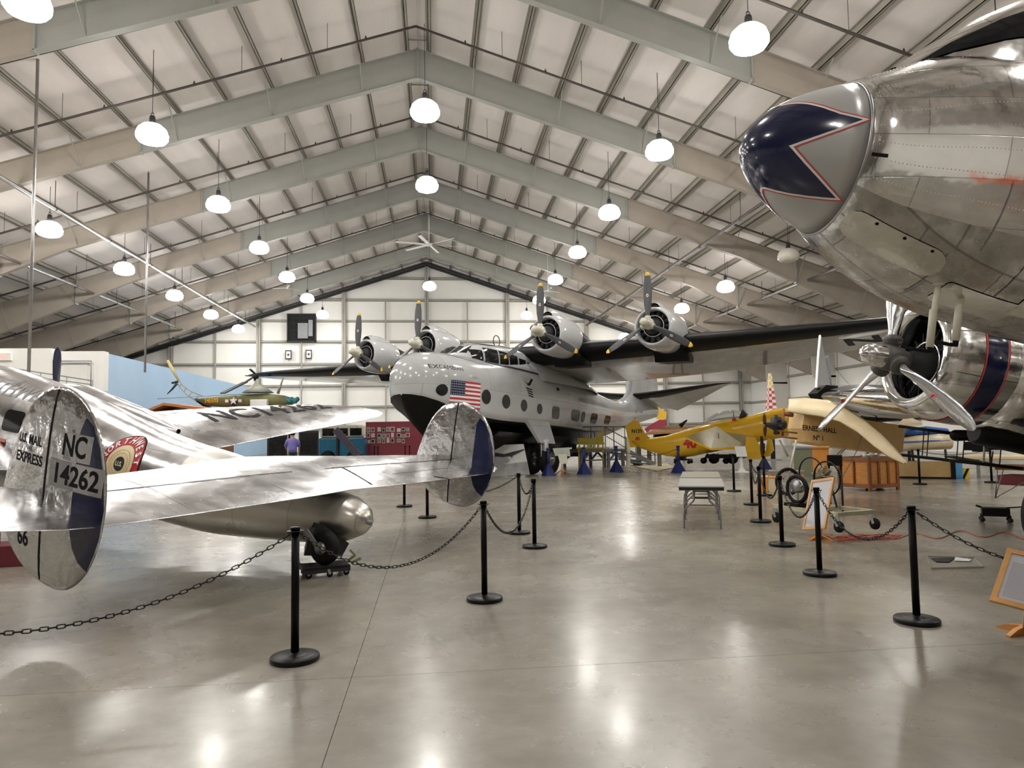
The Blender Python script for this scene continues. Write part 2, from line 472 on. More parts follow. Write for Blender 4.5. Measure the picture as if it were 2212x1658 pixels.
# ---- walls
M['wall'] = mat('wall_liner_white', (0.87, 0.86, 0.825), 0.55, var=0.03, vscale=0.4, bump=0.1, bscale=1.5)
M['girt'] = mat('girt_steel', (0.36, 0.345, 0.31), 0.55, var=0.08)
wf = MB()
pts = [(XL-0.3, 0), (XRR+0.3, 0), (XRR+0.3, roofz(XRR)+0.1), (XR, ZR+0.1), (XL-0.3, roofz(XL)+0.1)]
T = Matrix(((1, 0, 0, 0), (0, 0, -1, YE+0.35), (0, 1, 0, 0), (0, 0, 0, 1)))
wf.prism(pts, 0.0, 0.25, T)
wfar = struct(wf, 'wall_far', M['wall'])
wb = MB(); T = Matrix(((1, 0, 0, 0), (0, 0, -1, YB+0.05), (0, 1, 0, 0), (0, 0, 0, 1))); wb.prism(pts, 0.0, 0.25, T)
struct(wb, 'wall_back', M['wall'])
for z in [2.1, 4.1, 6.1, 8.12, 10.2, 12.13, 14.12, 16.2]:
    dx = min(HALF, (ZR-z)/SL) - 0.2; gm = MB()
    gm.box(XR-dx, XR+dx, YE-0.16, YE-0.14, z-0.1, z+0.1); gm.box(XR-dx, XR+dx, YE-0.16, YE+0.1, z+0.08, z+0.1); gm.box(XR-dx, XR+dx, YE-0.16, YE+0.1, z-0.1, z-0.08)
    gm.build('girt', M['girt'], wfar)
for k in range(-4, 5):
    x = XR+7.68*k
    if abs(x-XR) > HALF: continue
    cm = MB(); zt = roofz(x)-0.3; h = 0.18
    cm.box(x-h, x+h, YE-0.42, YE-0.40, 0, zt); cm.box(x-h, x+h, YE-0.14, YE-0.12, 0, zt); cm.box(x-0.015, x+0.015, YE-0.42, YE-0.12, 0, zt)
    cm.build('column', M['girt'], wfar)
    x2 = x+3.84
    if x2 < XRR-1:
        c2 = MB(); zt = min(roofz(x2)-0.3, 14.1); c2.box(x2-0.06, x2+0.06, YE-0.24, YE-0.1, 0, zt); c2.build('post', M['girt'], wfar)
er = MB()     # shallow end rafter on the gable
for s in (-1, 1):
    er.bar((XR, YE-0.3, ZR-0.38), (XR+s*(HALF-1.6), YE-0.3, ZR-0.38-SL*(HALF-1.6)), 0.3, 0.4)
er.build('end_rafter', M['dgrey'], wfar)
for sgn, nm in ((-1, 'wall_left'), (1, 'wall_right')):
    sm = MB(); x = XR+sgn*HALF
    sm.box(min(x, x+sgn*0.25), max(x, x+sgn*0.25), YB, YE+0.3, 0, roofz(x)+0.3)
    wl = struct(sm, nm, M['wall'])
    for z in (2.1, 4.1, 6.1):
        gm = MB(); a, b = sorted((x-sgn*0.18, x)); gm.box(a, b, YB, YE, z-0.09, z+0.09); gm.build('girt', M['girt'], wl)
    pn = MB()
    for i, y in enumerate(FR[:-1]):        # diagonal wind rods in two bays
        if i in (6, 8): pn.tube([(x-sgn*0.35, y, 0.4), (x-sgn*0.35, y+7.6, 6.3)], 0.02, 6); pn.tube([(x-sgn*0.35, y+7.6, 0.4), (x-sgn*0.35, y, 6.3)], 0.02, 6)
    pn.build('wind_brace', M['girt'], wl)
# louvre and framed notices on the far wall
def wy(px, py, y=YE-0.45):
    r = ray(px, py); return EYE + r*(y/r.y)
a, b = wy(620, 677), wy(683, 738)
lv = thing('wall_louver', 'large dark square exhaust louver high on the white end wall', 'louver', (0, 0, 0))
x0, x1, z0, z1 = a.x, b.x, b.z, a.z; mb = MB()
mb.box(x0, x1, YE-0.5, YE-0.3, z0, z0+0.1); mb.box(x0, x1, YE-0.5, YE-0.3, z1-0.1, z1); mb.box(x0, x0+0.1, YE-0.5, YE-0.3, z0, z1); mb.box(x1-0.1, x1, YE-0.5, YE-0.3, z0, z1)
mb.build('frame', M['dgrey'], lv); mb = MB()
for k in range(14):
    z = z0+0.12+k*(z1-z0-0.24)/13; T = Matrix.Translation((0, YE-0.4, z)) @ Matrix.Rotation(0.7, 4, 'X'); mb.box(x0+0.1, x1-0.1, -0.08, 0.08, -0.01, 0.01, 0, T)
mb.box(x0+0.1, x1-0.1, YE-0.32, YE-0.3, z0+0.1, z1-0.1); mb.build('slat_panel', M['dgrey'], lv)
mb = MB(); mb.box(x0+1.0, x0+1.9, YE-0.62, YE-0.5, z0+0.3, z1-0.9); mb.box(x0+1.95, x1-0.3, YE-0.6, YE-0.5, z0+0.5, z1-0.6); mb.build('motor_cover', M['mgrey'], lv)
for i, (px, py) in enumerate(((623, 766), (667, 765))):
    p = wy(px, py, YE-0.2); t = thing('framed_notice', ['small framed white star emblem notice on end wall, left one below the louver', 'small framed notice on end wall, right one below the louver'][i], 'notice', (p.x, p.y, p.z))
    mb = MB(); mb.box(-0.28, 0.28, -0.04, 0.05, -0.42, 0.42); mb.build('frame', M['dgrey'], t)
    mb = MB(); mb.box(-0.2, 0.2, -0.05, -0.04, -0.32, 0.32); mb.build('sheet', M['white'], t)
    mb = MB(); mb.prism([(0.17*math.sin(k*PI/5)*(1 if k % 2 == 0 else 0.4), 0.17*math.cos(k*PI/5)*(1 if k % 2 == 0 else 0.4)) for k in range(10)], 0, 0.01, Matrix.Translation((0, -0.06, 0)) @ Matrix.Rotation(PI/2, 4, 'X'))
    mb.build('emblem', M['dgrey'], t)
# ---- partition block at the left: white gallery and blue side
M['bluew'] = mat('sky_blue_wall', (0.42, 0.62, 0.86), 0.6, var=0.05, vscale=0.3)
M['whitew'] = mat('gallery_white', (0.86, 0.86, 0.84), 0.6, var=0.02)
P0 = Vector((-14.52, 33.8)); ZB = 5.41
pb = MB(); pb.box(-16.0, -14.6, 33.8, 54.5, 0, 5.45); pb.box(-16.0, -14.6, 54.5, 66, 0, 5.45)
struct(pb, 'wall_blue', M['bluew'])
wm = MB(); wm.box(-31, -16.6, 33.0, 33.79, 0, 5.6); wm.box(-16.6, -14.55, 33.3, 33.79, 3.74, 5.5)
struct(wm, 'wall_gallery', M['whitew'])
bm_ = MB(); bm_.box(-16.6, -14.55, 33.3, 33.79, 0, 3.74); struct(bm_, 'wall_lower', M['bluew'])
dr = MB(); dr.box(-16.2, -15.2, 33.21, 33.29, 3.8, 4.9)
d1 = struct(dr, 'door_1', M['white']); mb = MB(); mb.box(-16.3, -15.1, 33.19, 33.245, 4.9, 4.98); mb.build('door_head', M['mgrey'], d1)
rl = thing('handrail', 'thin grey sloping handrail in front of the white gallery wall', 'railing', (0, 0, 0)); mb = MB()
A = at(60, 800, 30); B = at(200, 822, 30); lo = Vector((0, 0, -0.55))
mb.tube([A-(B-A)*1.0, B], 0.025, 6); mb.tube([A-(B-A)*1.0+lo*0.55, B+lo*0.3], 0.02, 6)
for k in range(6): p = A+(B-A)*(k/5*2-1); mb.tube([p, p+Vector((0, 0, -2.2))], 0.022, 6)
mb.tube([B, B+Vector((0, 0, -2.2))], 0.025, 6); mb.build('rail', M['mgrey'], rl)
r2 = thing('wall_pipe', 'thin grey square-bent pipe on the white gallery wall around the door', 'pipe', (0, 0, 0)); mb = MB()
mb.tube([(-17.0, 33.15, 5.05), (-15.0, 33.15, 5.05), (-15.0, 33.15, 3.6)], 0.03, 6); mb.build('pipe', M['mgrey'], r2)
ex = thing('exit_sign', 'faint red lettered exit sign on the white gallery wall', 'sign', (0, 0, 0)); q = at(58, 779, 32.6)
mb = MB(); mb.box(q.x-0.32, q.x+0.32, 32.86, 32.99, q.z-0.16, q.z+0.16); mb.build('housing', M['whitew'], ex)
decal('lettering', text_mesh('EXIT', 0.24), mat('exit_red', (0.8, 0.25, 0.2), 0.5, var=0.05, emit=(1, 0.3, 0.25), es=0.5), ex, (q.x, 32.86, q.z), (1, 0, 0), (0, 0, 1))
# ================================================================== SPRINKLER PIPES, LAMPS, FANS
M['pipe'] = mat('sprinkler_pipe', (0.06, 0.052, 0.045), 0.5, var=0.2)
for k, y in enumerate([26.0+3.81*i for i in range(-7, 11)]):
    mb = MB()
    for s in (-1, 1):
        z0 = 16.9; ln = 28.0
        mb.tube([(XR, y, z0), (XR+s*ln, y, z0-0.325*ln)], 0.05, 6)
        for j in range(1, 10):
            d = j*3.05-1.2; mb.tube([(XR+s*d, y, z0-0.325*d), (XR+s*d, y, z0-0.325*d+0.14)], [0.05, 0.02], 6)
            if k % 2: mb.tube([(XR+s*(d+1.4), y, z0-0.325*(d+1.4)), (XR+s*(d+1.4), y, roofz(XR+d+1.4))], 0.010, 4)
    o = mb.build('sprinkler_pipe', M['pipe'])
    NUM = ['first', 'second', 'third', 'fourth', 'fifth', 'sixth', 'seventh', 'eighth', 'ninth', 'tenth', 'eleventh', 'twelfth', 'thirteenth', 'fourteenth', 'fifteenth', 'sixteenth', 'seventeenth', 'eighteenth']
    tag(o, 'thin dark sprinkler pipe following both roof slopes, %s counted from the viewer' % NUM[max(0, k-1)] if k else 'thin dark sprinkler pipe behind the viewer', 'pipe', 'sprinkler pipes across the roof')
for i, (x, z, lab) in enumerate(((-16.1, 11.5, 'inner bright steel main pipe running lengthwise under the left roof slope'), (-20.1, 10.25, 'outer bright steel main pipe running lengthwise under the left roof slope'),
                      (14.7, 11.65, 'inner dark main pipe running lengthwise under the right roof slope'), (20.7, 9.75, 'outer bright steel main pipe running lengthwise under the right roof slope'))):
    mb = MB(); mb.tube([(x, -10, z), (x, YE-0.8-7*(i in (1, 3)), z)], 0.085, 8)
    t = thing('main_pipe', lab, 'pipe', group='main pipes along the hall'); mb.build('pipe', M['pipe'] if i == 2 else M['steel'], t)
    for j in range(12):
        mb = MB(); y = 6+5.2*j; mb.tube([(x, y, z), (x, y, roofz(x)-0.05)], 0.016, 5); mb.torus((x, y, z), 0.095, 0.012, Matrix.Rotation(PI/2, 4, 'X').to_4x4(), 12, 5)
        mb.build('hanger', M['pipe'], t)
for i, (px, y, zt) in enumerate(((65, 24.0, 3.2), (315, 34.0, 4.6))):
    r = ray(px, 700); p = EYE+r*(y/r.y)
    mb = MB(); mb.tube([(p.x, y, zt), (p.x, y, roofz(p.x)+0.1)], 0.05, 8); o = mb.build('drop_pipe', M['steel'])
    tag(o, ['long vertical drop pipe near the left edge, ending above the silver airliner', 'vertical drop pipe ending behind the blue and white gallery wall'][i], 'pipe', 'vertical drop pipes')
M['globe'] = mat('lamp_glow', (1, 1, 1), 0.5, emit=(1.0, 0.965, 0.90), es=LAMP)
M['globeup'] = mat('lamp_glow_upper', (1, 1, 1), 0.5, emit=(1.0, 0.965, 0.90), es=LAMP*0.07)
M['globeoff'] = mat('lamp_off', (0.6, 0.58, 0.5), 0.3, var=0.05)
def make_lamp():
    t = thing('high_bay_lamp', 'x', 'lamp', (0, 0, 0), 0, 'high bay lamps')
    mb = MB(); mb.tube([(0, 0, 0.72), (0, 0, 3.2)], 0.012, 5); mb.torus((0, 0, 0.72), 0.05, 0.012, Matrix.Rotation(PI/2, 4, 'X').to_4x4(), 12, 5); mb.build('hanging_rod', M['dgrey'], t)
    mb = MB(); mb.lathe([(0.0, 0.66), (0.08, 0.65), (0.10, 0.58), (0.10, 0.42), (0.15, 0.35), (0.0, 0.35)], 18); mb.build('ballast_housing', M['dgrey'], t)
    mb = MB(); mb.lathe([(0.17, 0.35), (0.32, 0.31), (0.46, 0.18), (0.52, 0.0), (0.51, -0.14), (0.43, -0.25), (0.24, -0.32), (0.0, -0.33)], 24, mi=[1, 1, 1, 0, 0, 0, 0]); mb.build('globe', [M['globe'], M['globeup']], t)  # drawn wider than a real globe, the lamp's glare put into its size
    return t
lamp0 = make_lamp(); used = [False]
def lamp(x, y, z, lab, on=True):
    if not used[0]: t = lamp0; used[0] = True; t.location = (x, y, z); t['label'] = lab
    else: t = dup(lamp0, (x, y, z), 0, lab)
    if not on:
        for c in [c for c in C.objects if c.parent == t and c.name.startswith('globe')]:
            c.data = c.data.copy(); c.data.materials[0] = M['globeoff']; c.data.materials[1] = M['globeoff']
    return t
ORD = ['nearest', 'second', 'third', 'fourth', 'fifth', 'sixth', 'seventh', 'eighth', 'ninth']
for i, y in enumerate((16.9, 24.6, 32.2, 55.1)): lamp(-0.2, y, 13.0, 'glowing lamp hanging under the roof ridge, %s in line from the viewer' % ORD[i])
for i in range(7): lamp(-9.55, 17.5+7.6*i, 12.06, 'glowing lamp in the inner row left of the ridge, %s from the viewer' % ORD[i])
for i in range(6): lamp(-16.67, 25.1+7.62*i, 10.8, 'glowing lamp in the middle row over the left roof slope, %s from the viewer' % ORD[i])
for i, y in enumerate((25.5, 33.1)): lamp([-23.9, -23.9][i], y, 9.2 if i else 9.1, 'glowing lamp in the outermost row at far left, %s from the viewer' % ORD[i])
for i in range(7): lamp(8.5, 17.6+7.62*i, 12.07, 'glowing lamp in the inner row right of the ridge, %s from the viewer' % ORD[i])
for i, y in enumerate((25.3, 32.9, 40.5, 48.1, 55.7, 63.3)): lamp(17.5, y, 10.1, ('unlit dark lamp under the silver nose, in the right row' if i == 1 else 'glowing lamp in the outer right row over the grey wing, %s from the viewer' % ORD[i]), on=(i != 1))  # farthest lamp, unseen behind an engine, is added to brighten the right rear wall
# lamps over the part of the hall the picture cannot see (they light the floor in front)
for x, y, z in ((-9.55, 2.3, 12.06), (8.5, 2.3, 12.07), (-0.2, -6, 13), (8.5, 10.0, 12.07), (-9.55, 9.9, 12.06), (17.5, 10.0, 10.1), (-16.67, 10, 10.8), (-16.67, 17.5, 10.8), (17.5, 17.7, 10.1), (-0.2, 9.3, 13.0)):
    lamp(x, y, z, 'glowing lamp overhead, outside the picture')
for i, (px, py, y) in enumerate(((927, 528, 50.0), (1184, 628, 51.0), (620, 622, 53.0))):
    r = ray(px, py); p = EYE+r*(y/r.y)
    t = thing('ceiling_fan', ['large white ceiling fan hanging below the ridge', 'small white ceiling fan on the right, near the flying boat propeller', 'small white ceiling fan in the left lamp row'][i], 'fan', p, 0.3*i, 'ceiling fans')
    k = (1.0, 0.45, 0.45)[i]
    mb = MB(); mb.tube([(0, 0, 0), (0, 0, roofz(p.x)-p.z-0.1)], 0.03*k, 6); mb.build('downrod', M['white'], t)
    mb = MB(); mb.lathe([(0, -0.15*k), (0.18*k, -0.1*k), (0.2*k, 0.1*k), (0.0, 0.14*k)], 16); mb.build('motor', M['white'], t)
    for q in range(6 if i == 0 else 3):
        mb = MB(); T = Matrix.Rotation(q*2*PI/(6 if i == 0 else 3)+0.25, 4, 'Z') @ Matrix.Rotation(0.25, 4, 'X'); mb.box(0.15*k, 2.4*k, -0.11*k, 0.11*k, -0.012, 0.012, 0, T); mb.build('blade', M['white'], t, 0.005)
# ================================================================== FLYING BOAT
def frame_empty(name, label, cat, o, psi, pit, rol=0.0):
    f = Vector((math.cos(psi)*math.cos(pit), math.sin(psi)*math.cos(pit), math.sin(pit)))
    l = Vector((0, 0, 1)).cross(f).normalized(); u = f.cross(l)
    l2 = math.cos(rol)*l+math.sin(rol)*u; u2 = -math.sin(rol)*l+math.cos(rol)*u
    m = Matrix((f, l2, u2)).transposed().to_4x4(); m.translation = Vector(o)
    e = link(name, None); e.matrix_world = m; tag(e, label, cat)
    return e, m
M['boat'] = mat('silver_grey_dope', (0.50, 0.51, 0.525), 0.16, var=0.04, vscale=0.8, coat=0.6, bump=0.10, bscale=2.2, panel=('xz', 1.9, 1.1, 0.006))
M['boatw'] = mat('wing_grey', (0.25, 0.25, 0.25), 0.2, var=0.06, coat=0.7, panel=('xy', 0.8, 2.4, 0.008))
M['hull'] = mat('hull_black', (0.003, 0.003, 0.003), 0.3, coat=0.0, bump=0.04, bscale=2, spec=0.25)
M['boot'] = mat('deicer_boot', (0.004, 0.004, 0.005), 0.5, bump=0.05, bscale=2, spec=0.25)
M['cowl'] = mat('cowl_silver', (0.52, 0.53, 0.545), 0.18, var=0.03, coat=0.6)
M['blade'] = mat('blade_grey', (0.075, 0.078, 0.088), 0.38, var=0.15)
M['hubm'] = mat('hub_cream', (0.55, 0.54, 0.45), 0.38, var=0.15, metal=0.2)
def blade_ring(r, ch, th, pitch):
    out = []
    for k in range(12):
        a = 2*PI*k/12; c = math.cos(a)*ch/2; t = math.sin(a)*th/2*(1.0 if abs(math.cos(a)) < 0.9 else 0.7)
        out.append(Vector((-c*math.sin(pitch)+t*math.cos(pitch), c*math.cos(pitch)+t*math.sin(pitch), r)))
    return out
def blade_mesh(R, prof):
    """prof rows (r/R, chord, thickness, pitch)"""
    mb = MB(); mb.loft([blade_ring(R*a, b, c, d) for a, b, c, d in prof]); return mb
BP = [(0.07, 0.11, 0.11, 0.9), (0.16, 0.13, 0.11, 0.85), (0.24, 0.18, 0.085, 0.75), (0.36, 0.25, 0.06, 0.62), (0.55, 0.29, 0.045, 0.5), (0.75, 0.275, 0.032, 0.4), (0.88, 0.22, 0.024, 0.35), (0.925, 0.19, 0.02, 0.34)]
BT = [(0.925, 0.192, 0.022, 0.34), (0.965, 0.145, 0.018, 0.33), (0.99, 0.09, 0.012, 0.32), (1.0, 0.02, 0.006, 0.32)]
boat, BM = frame_empty('flying_boat', 'large silver grey four-engined flying boat with black hull bottom and a flag on its nose', 'flying boat', (1.597, 26.588, 5.243), math.radians(-129.1), math.radians(3.2))
# station: x, top z, halfwidth, widest z, chine z, chine halfwidth, keel z, power
ST = [(4.02, -1.95, 0.05, -2.2, -2.53, 0.05, -2.58), (3.95, -1.58, 0.45, -2.1, -2.55, 0.38, -2.76), (3.75, -1.28, 0.8, -2.05, -2.61, 0.72, -3.08), (3.4, -1.08, 1.1, -2.0, -2.73, 1.02, -3.5),
      (2.8, -0.98, 1.34, -1.95, -2.93, 1.27, -3.9), (2.0, -0.95, 1.5, -2.0, -3.1, 1.48, -4.2), (1.0, -0.86, 1.58, -2.05, -3.2, 1.58, -4.33), (0, -0.72, 1.62, -2.1, -3.22, 1.62, -4.38),
      (-2, -0.35, 1.64, -2.1, -3.2, 1.62, -4.4), (-4, -0.35, 1.62, -2.1, -3.2, 1.55, -4.42), (-5.2, -0.5, 1.58, -2.1, -3.2, 1.45, -4.45), (-7, -0.9, 1.45, -2.15, -3.22, 1.2, -4.1),
      (-9.25, -1.25, 1.22, -2.15, -3.1, 0.95, -3.6), (-11.6, -1.45, 0.98, -2.1, -2.9, 0.7, -3.2), (-13.5, -1.3, 0.72, -1.95, -2.6, 0.48, -2.75), (-16, -1.0, 0.46, -1.7, -2.2, 0.3, -2.3), (-18.4, -0.9, 0.16, -1.4, -1.8, 0.1, -1.85), (-18.8, -1.0, 0.03, -1.35, -1.65, 0.02, -1.7)]
def boat_ring(x):
    zt, hw, zw, zc, cw, zk = interp([(a, b, c, d, e, f, g_) for a, b, c, d, e, f, g_ in ST], x)
    half = []
    for i in range(11):      # top centre down to the widest
        a = PI/2*i/10; half.append((hw*math.sin(a)**0.92, zw+(zt-zw)*math.cos(a)))
    for i in range(1, 6):
        t = i/5; half.append((hw+(cw-hw)*t*t, zw+(zc-zw)*t))
    for i in range(1, 7):
        t = i/6; half.append((cw*(1-t)**0.9, zc+(zk-zc)*(0.62*t+0.38*t*t)))
    full = half+[(-y, z) for y, z in half[-2:0:-1]]
    return [Vector((x, y, z)) for y, z in full]
xsb = []
q = [s_[0] for s_ in ST]
for a, b in zip(q[:-1], q[1:]):
    n = max(1, int((a-b)/0.45)); xsb += [a+(b-a)*i/n for i in range(n)]
xsb.append(q[-1])
mb = MB(); nh = 22
mb.loft([boat_ring(x) for x in xsb], mif=lambda i, k: 1 if (15 <= k <= 26) and xsb[i] > -16 else 0)
fus = mb.build('hull', [M['boat'], M['hull']], boat)
FM = fus.data
# planing step and second keel strake
mb = MB(); mb.loft([[Vector((x, y, z)) for y, z in ((-1.5, -3.6), (1.5, -3.6), (0, -4.62))] for x in (0.5, -4.9)]); mb.build('planing_step', M['hull'], boat)
# cockpit
CK = [(1.75, -0.93, 0.35), (1.45, -0.78, 0.72), (1.0, -0.50, 0.98), (0.5, -0.36, 1.12), (-0.3, -0.30, 1.2), (-1.3, -0.26, 1.22), (-2.6, -0.3, 1.18), (-4.2, -0.5, 1.05)]
mb = MB(); rr = []
for x, zt, hw in CK:
    zb = -1.5
    rr.append([Vector((x, hw*math.copysign(abs(math.sin(a))**0.6, math.sin(a)), zb+(zt-zb)*abs(math.cos(a))**0.42)) for a in [(-PI/2+PI*k/20) for k in range(21)]])
mb.loft(rr, closed=False); cab = mb.build('flight_deck_roof', M['boat'], boat)
CMs = cab.data
def quadgrid(p): return poly_mesh([p])
def side_decal(nm, polys, material, x, z, target, off=0.006, step=0.0, lbl=None, parent=boat, ln=1):
    # left flank: image right of the plane = aft; ux runs aft (-X), nz = +Y
    return decal(nm, poly_mesh(polys) if isinstance(polys, list) else polys, material, parent, (x, 0, z), (-1, 0, 0), (0, 0, 1), target, off, step, lbl)
def rrect(x0, x1, y0, y1, r, n=4):
    out = []
    for cx, cy_, a0 in ((x1-r, y1-r, 0), (x0+r, y1-r, PI/2), (x0+r, y0+r, PI), (x1-r, y0+r, 3*PI/2)):
        for i in range(n+1): a = a0+PI/2*i/n; out.append((cx+r*math.cos(a), cy_+r*math.sin(a)))
    return out
def circ(r, n=24, sx=1.0): return [(sx*r*math.cos(2*PI*k/n), r*math.sin(2*PI*k/n)) for k in range(n)]
# side windows of the flight deck: quads on the left side of the canopy
for i, (x0, x1) in enumerate(((1.28, 0.86), (0.78, 0.10), (0.02, -0.50), (-0.58, -1.12), (-1.22, -1.72), (-1.82, -2.34), (-2.42, -2.86))):
    zt = (-0.70, -0.60, -0.62, -0.66, -0.74, -0.82, -0.90)[i]; zb = -1.13-0.012*i
    p = [(-x0, zb), (-x1, zb), (-x1, zt-0.02), (-x0, zt)]
    decal('window', poly_mesh([[(a, b) for a, b in p]]), M['glassd'], boat, (0, 0, 0), (-1, 0, 0), (0, 0, 1), CMs, 0.012, 0.12)
# windscreen (front) and roof glass
for y0, y1 in ((0.04, 0.34), (0.38, 0.64), (-0.34, -0.04), (-0.64, -0.38)):
    decal('windscreen_pane', poly_mesh([[(y0, -0.84), (y1, -0.86), (y1*0.92, -0.56), (y0, -0.5)]]), M['glassd'], boat, (0, 0, 0), (0, 1, 0), (0, 0, 1), CMs, 0.012, 0.08)
decal('roof_window', poly_mesh([rrect(-0.75, 0.45, -0.85, 0.85, 0.35)]), M['glassd'], boat, (0, 0, 0), (0, 1, 0), (-1, 0, 0), CMs, 0.012, 0.15) if False else None
decal('roof_window', poly_mesh([rrect(0.18, 0.86, -0.62, 0.25, 0.2)]), M['glassd'], boat, (0, 0, 0), (0, 1, 0), (-1, 0, 0), CMs, 0.010, 0.12)
decal('roof_window', poly_mesh([circ(0.32, 18)]), M['glassd'], boat, (-1.0, 0.62, 0), (0, 1, 0), (-1, 0, 0), CMs, 0.03, 0.1)
# black sill stripe beneath the windows
side_decal('sill_stripe', [[(-0.9, -1.18), (3.35, -1.33), (3.0, -1.25), (-0.9, -1.12)]], M['dgrey'], 0, 0, FM, 0.02, 0.3)
side_decal('antiglare_panel', [[(-3.0, -0.99), (-1.2, -1.06), (-0.5, -1.3), (-1.4, -1.28), (-2.2, -1.14)]], M['mgrey'], 0, 0, FM, 0.008, 0.15)
# portholes
for x, z, r in ((3.30, -2.38, 0.19), (1.42, -2.46, 0.25), (0.26, -2.53, 0.25), (-0.92, -2.58, 0.22), (-2.06, -2.62, 0.20)):
    side_decal('porthole', [circ(r)], M['glassd'], x, z, FM, 0.012, 0.08)
for x, z, w_, h in ((-3.35, -2.68, 0.62, 0.5), (-5.2, -2.66, 0.85, 0.46), (-6.0, -2.68, 0.4, 0.46), (-7.3, -2.66, 0.8, 0.44), (-9.1, -2.62, 0.8, 0.4)):
    side_decal('cabin_window', [rrect(-w_/2, w_/2, -h/2, h/2, 0.15)], M['glassd'], x, z, FM, 0.012, 0.3)
# flag
fw, fh = 1.28, 0.92; fx, fz = 3.02, -2.02   # upper front corner
M['fred'] = mat('flag_red', (0.50, 0.03, 0.05), 0.35, var=0.06, coat=0.4); M['fwhite'] = mat('flag_white', (0.85, 0.85, 0.86), 0.35, var=0.04, coat=0.4); M['fblue'] = mat('flag_blue', (0.015, 0.02, 0.07), 0.35, var=0.1, coat=0.4)
def fp(a, b): return (a, -b)
side_decal('flag', [[fp(0, 0), fp(0, fh), fp(fw, fh), fp(fw, 0)]], M['fwhite'], fx, fz, FM, 0.008, 0.12)
for k in range(7):
    b0 = fh*2*k/13; b1 = fh*(2*k+1)/13; a0 = fw*0.45 if k < 4 else 0
    side_decal('flag_stripe', [[fp(a0, b0), fp(a0, b1), fp(fw, b1), fp(fw, b0)]], M['fred'], fx, fz, FM, 0.011, 0.12)
side_decal('flag_canton', [[fp(0, 0), fp(0, fh*7/13), fp(fw*0.45, fh*7/13), fp(fw*0.45, 0)]], M['fblue'], fx, fz, FM, 0.012, 0.12)
st_ = []
for j in range(6):
    for i in range(8):
        cx_ = fw*0.45*(i+0.6)/8.2; cy_ = fh*7/13*(j+0.5)/6
        st_.append([(cx_+(0.020 if k % 2 == 0 else 0.009)*math.sin(k*PI/5), -cy_+(0.020 if k % 2 == 0 else 0.009)*math.cos(k*PI/5)) for k in range(10)])
side_decal('flag_stars', st_, M['fwhite'], fx, fz, FM, 0.016, 0)
side_decal('name_lettering', text_mesh('EXCAMBIAN', 0.20, xs=1.05), M['ink'], 3.05, -1.62, FM, 0.004, 0.05)
side_decal('small_lettering', text_mesh('VS-44A', 0.09), M['mgrey'], 2.0, -1.86, FM, 0.008)
# soaring eagle crest over four short bars
side_decal('crest', [[(-0.32, 0.16), (-0.12, 0.05), (0.02, 0.1), (0.2, 0.27), (0.36, 0.26), (0.15, 0.08), (0.03, -0.02), (-0.1, -0.02)]]+[[(-0.26+0.05*k, -0.1-0.09*k), (0.16+0.03*k, -0.14-0.09*k), (0.18+0.03*k, -0.19-0.09*k), (-0.22+0.05*k, -0.15-0.09*k)] for k in range(4)], M['ink'], -1.32, -1.78, FM, 0.004, 0.1)
side_decal('vent', [rrect(-0.11, 0.11, -0.06, 0.06, 0.02)], M['ink'], -3.55, -1.72, FM, 0.01)
side_decal('airline_lettering', text_mesh('AMERICAN EXPORT AIRLINES', 0.27, bold=0.004), M['mgrey'], -7.2, -1.98, FM, 0.004, 0.1)
for x, z in ((-9.6, -1.62), (-11.3, -1.66), (-12.5, -1.8), (-13.6, -1.95), (-14.6, -1.85), (-13.6, -2.25)): side_decal('vent', [rrect(-0.12, 0.12, -0.04, 0.04, 0.02)], M['mgrey'], x, z, FM, 0.01)
# ---- wing
def wsec(y):   # LE x,z  TE x,z  t
    a = abs(y)
    le = interp([(0, -1.85, -0.42), (1.6, -1.88, -0.42), (12, -2.1, -0.36), (16, -2.55, -0.2), (17.6, -3.2, -0.12)], a)
    te = interp([(0, -6.9, -1.18), (1.6, -6.85, -1.16), (7, -6.45, -1.03), (12, -5.75, -0.62), (16, -4.7, -0.32), (17.6, -3.9, -0.18)], a)
    t = interp([(0, 0.175), (7, 0.155), (12, 0.13), (17.6, 0.09)], a)[0]
    return (le[0], y, le[1]), (te[0], y, te[1]), t
ys = [-17.6, -17.4, -16.9, -16, -14, -12, -10, -8, -6.67, -5, -3.5, -2.83, -1.6, 0, 1.6, 2.83, 3.5, 5, 6.67, 8, 10, 12, 14, 16, 16.9, 17.4, 17.6]
mb = MB(); NA = 14
def bootf(i, k): return 1 if (NA-4 <= k <= NA+3) else 0
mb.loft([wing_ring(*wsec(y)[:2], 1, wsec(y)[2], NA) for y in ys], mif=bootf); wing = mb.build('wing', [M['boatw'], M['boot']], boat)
# hull shoulder fairing under the wing root
mb = MB(); rr = []
for x, w_, zt in ((-1.6, 1.3, -0.3), (-2.6, 1.62, -0.28), (-4.5, 1.75, -0.55), (-6.4, 1.7, -0.95), (-7.8, 1.3, -1.1), (-8.9, 0.7, -1.22)):
    rr.append([Vector((x, w_*math.cos(a), -1.5+(zt+1.5)*math.sin(a))) for a in [PI*k/16 for k in range(17)]])
mb.loft(rr, closed=False); mb.build('wing_fairing', M['boat'], boat)
# registration under the left wing (seen from below)
decal('registration', text_mesh('NC 41881', 2.3, 'LEFT', 1.0, 0.03), M['ink'], boat, (-4.0, 11.4, 0), (0, 1, 0), (1, 0, 0), wing.data, 0.01, 0, far=3) if False else None
tm = text_mesh('NC41881', 1.7, 'LEFT', 0.9, 0.04)
decal('registration', tm, M['ink'], boat, (-4.2, 12.1, 0), (0, 1, 0), (1, 0, 0), wing.data, 0.01)
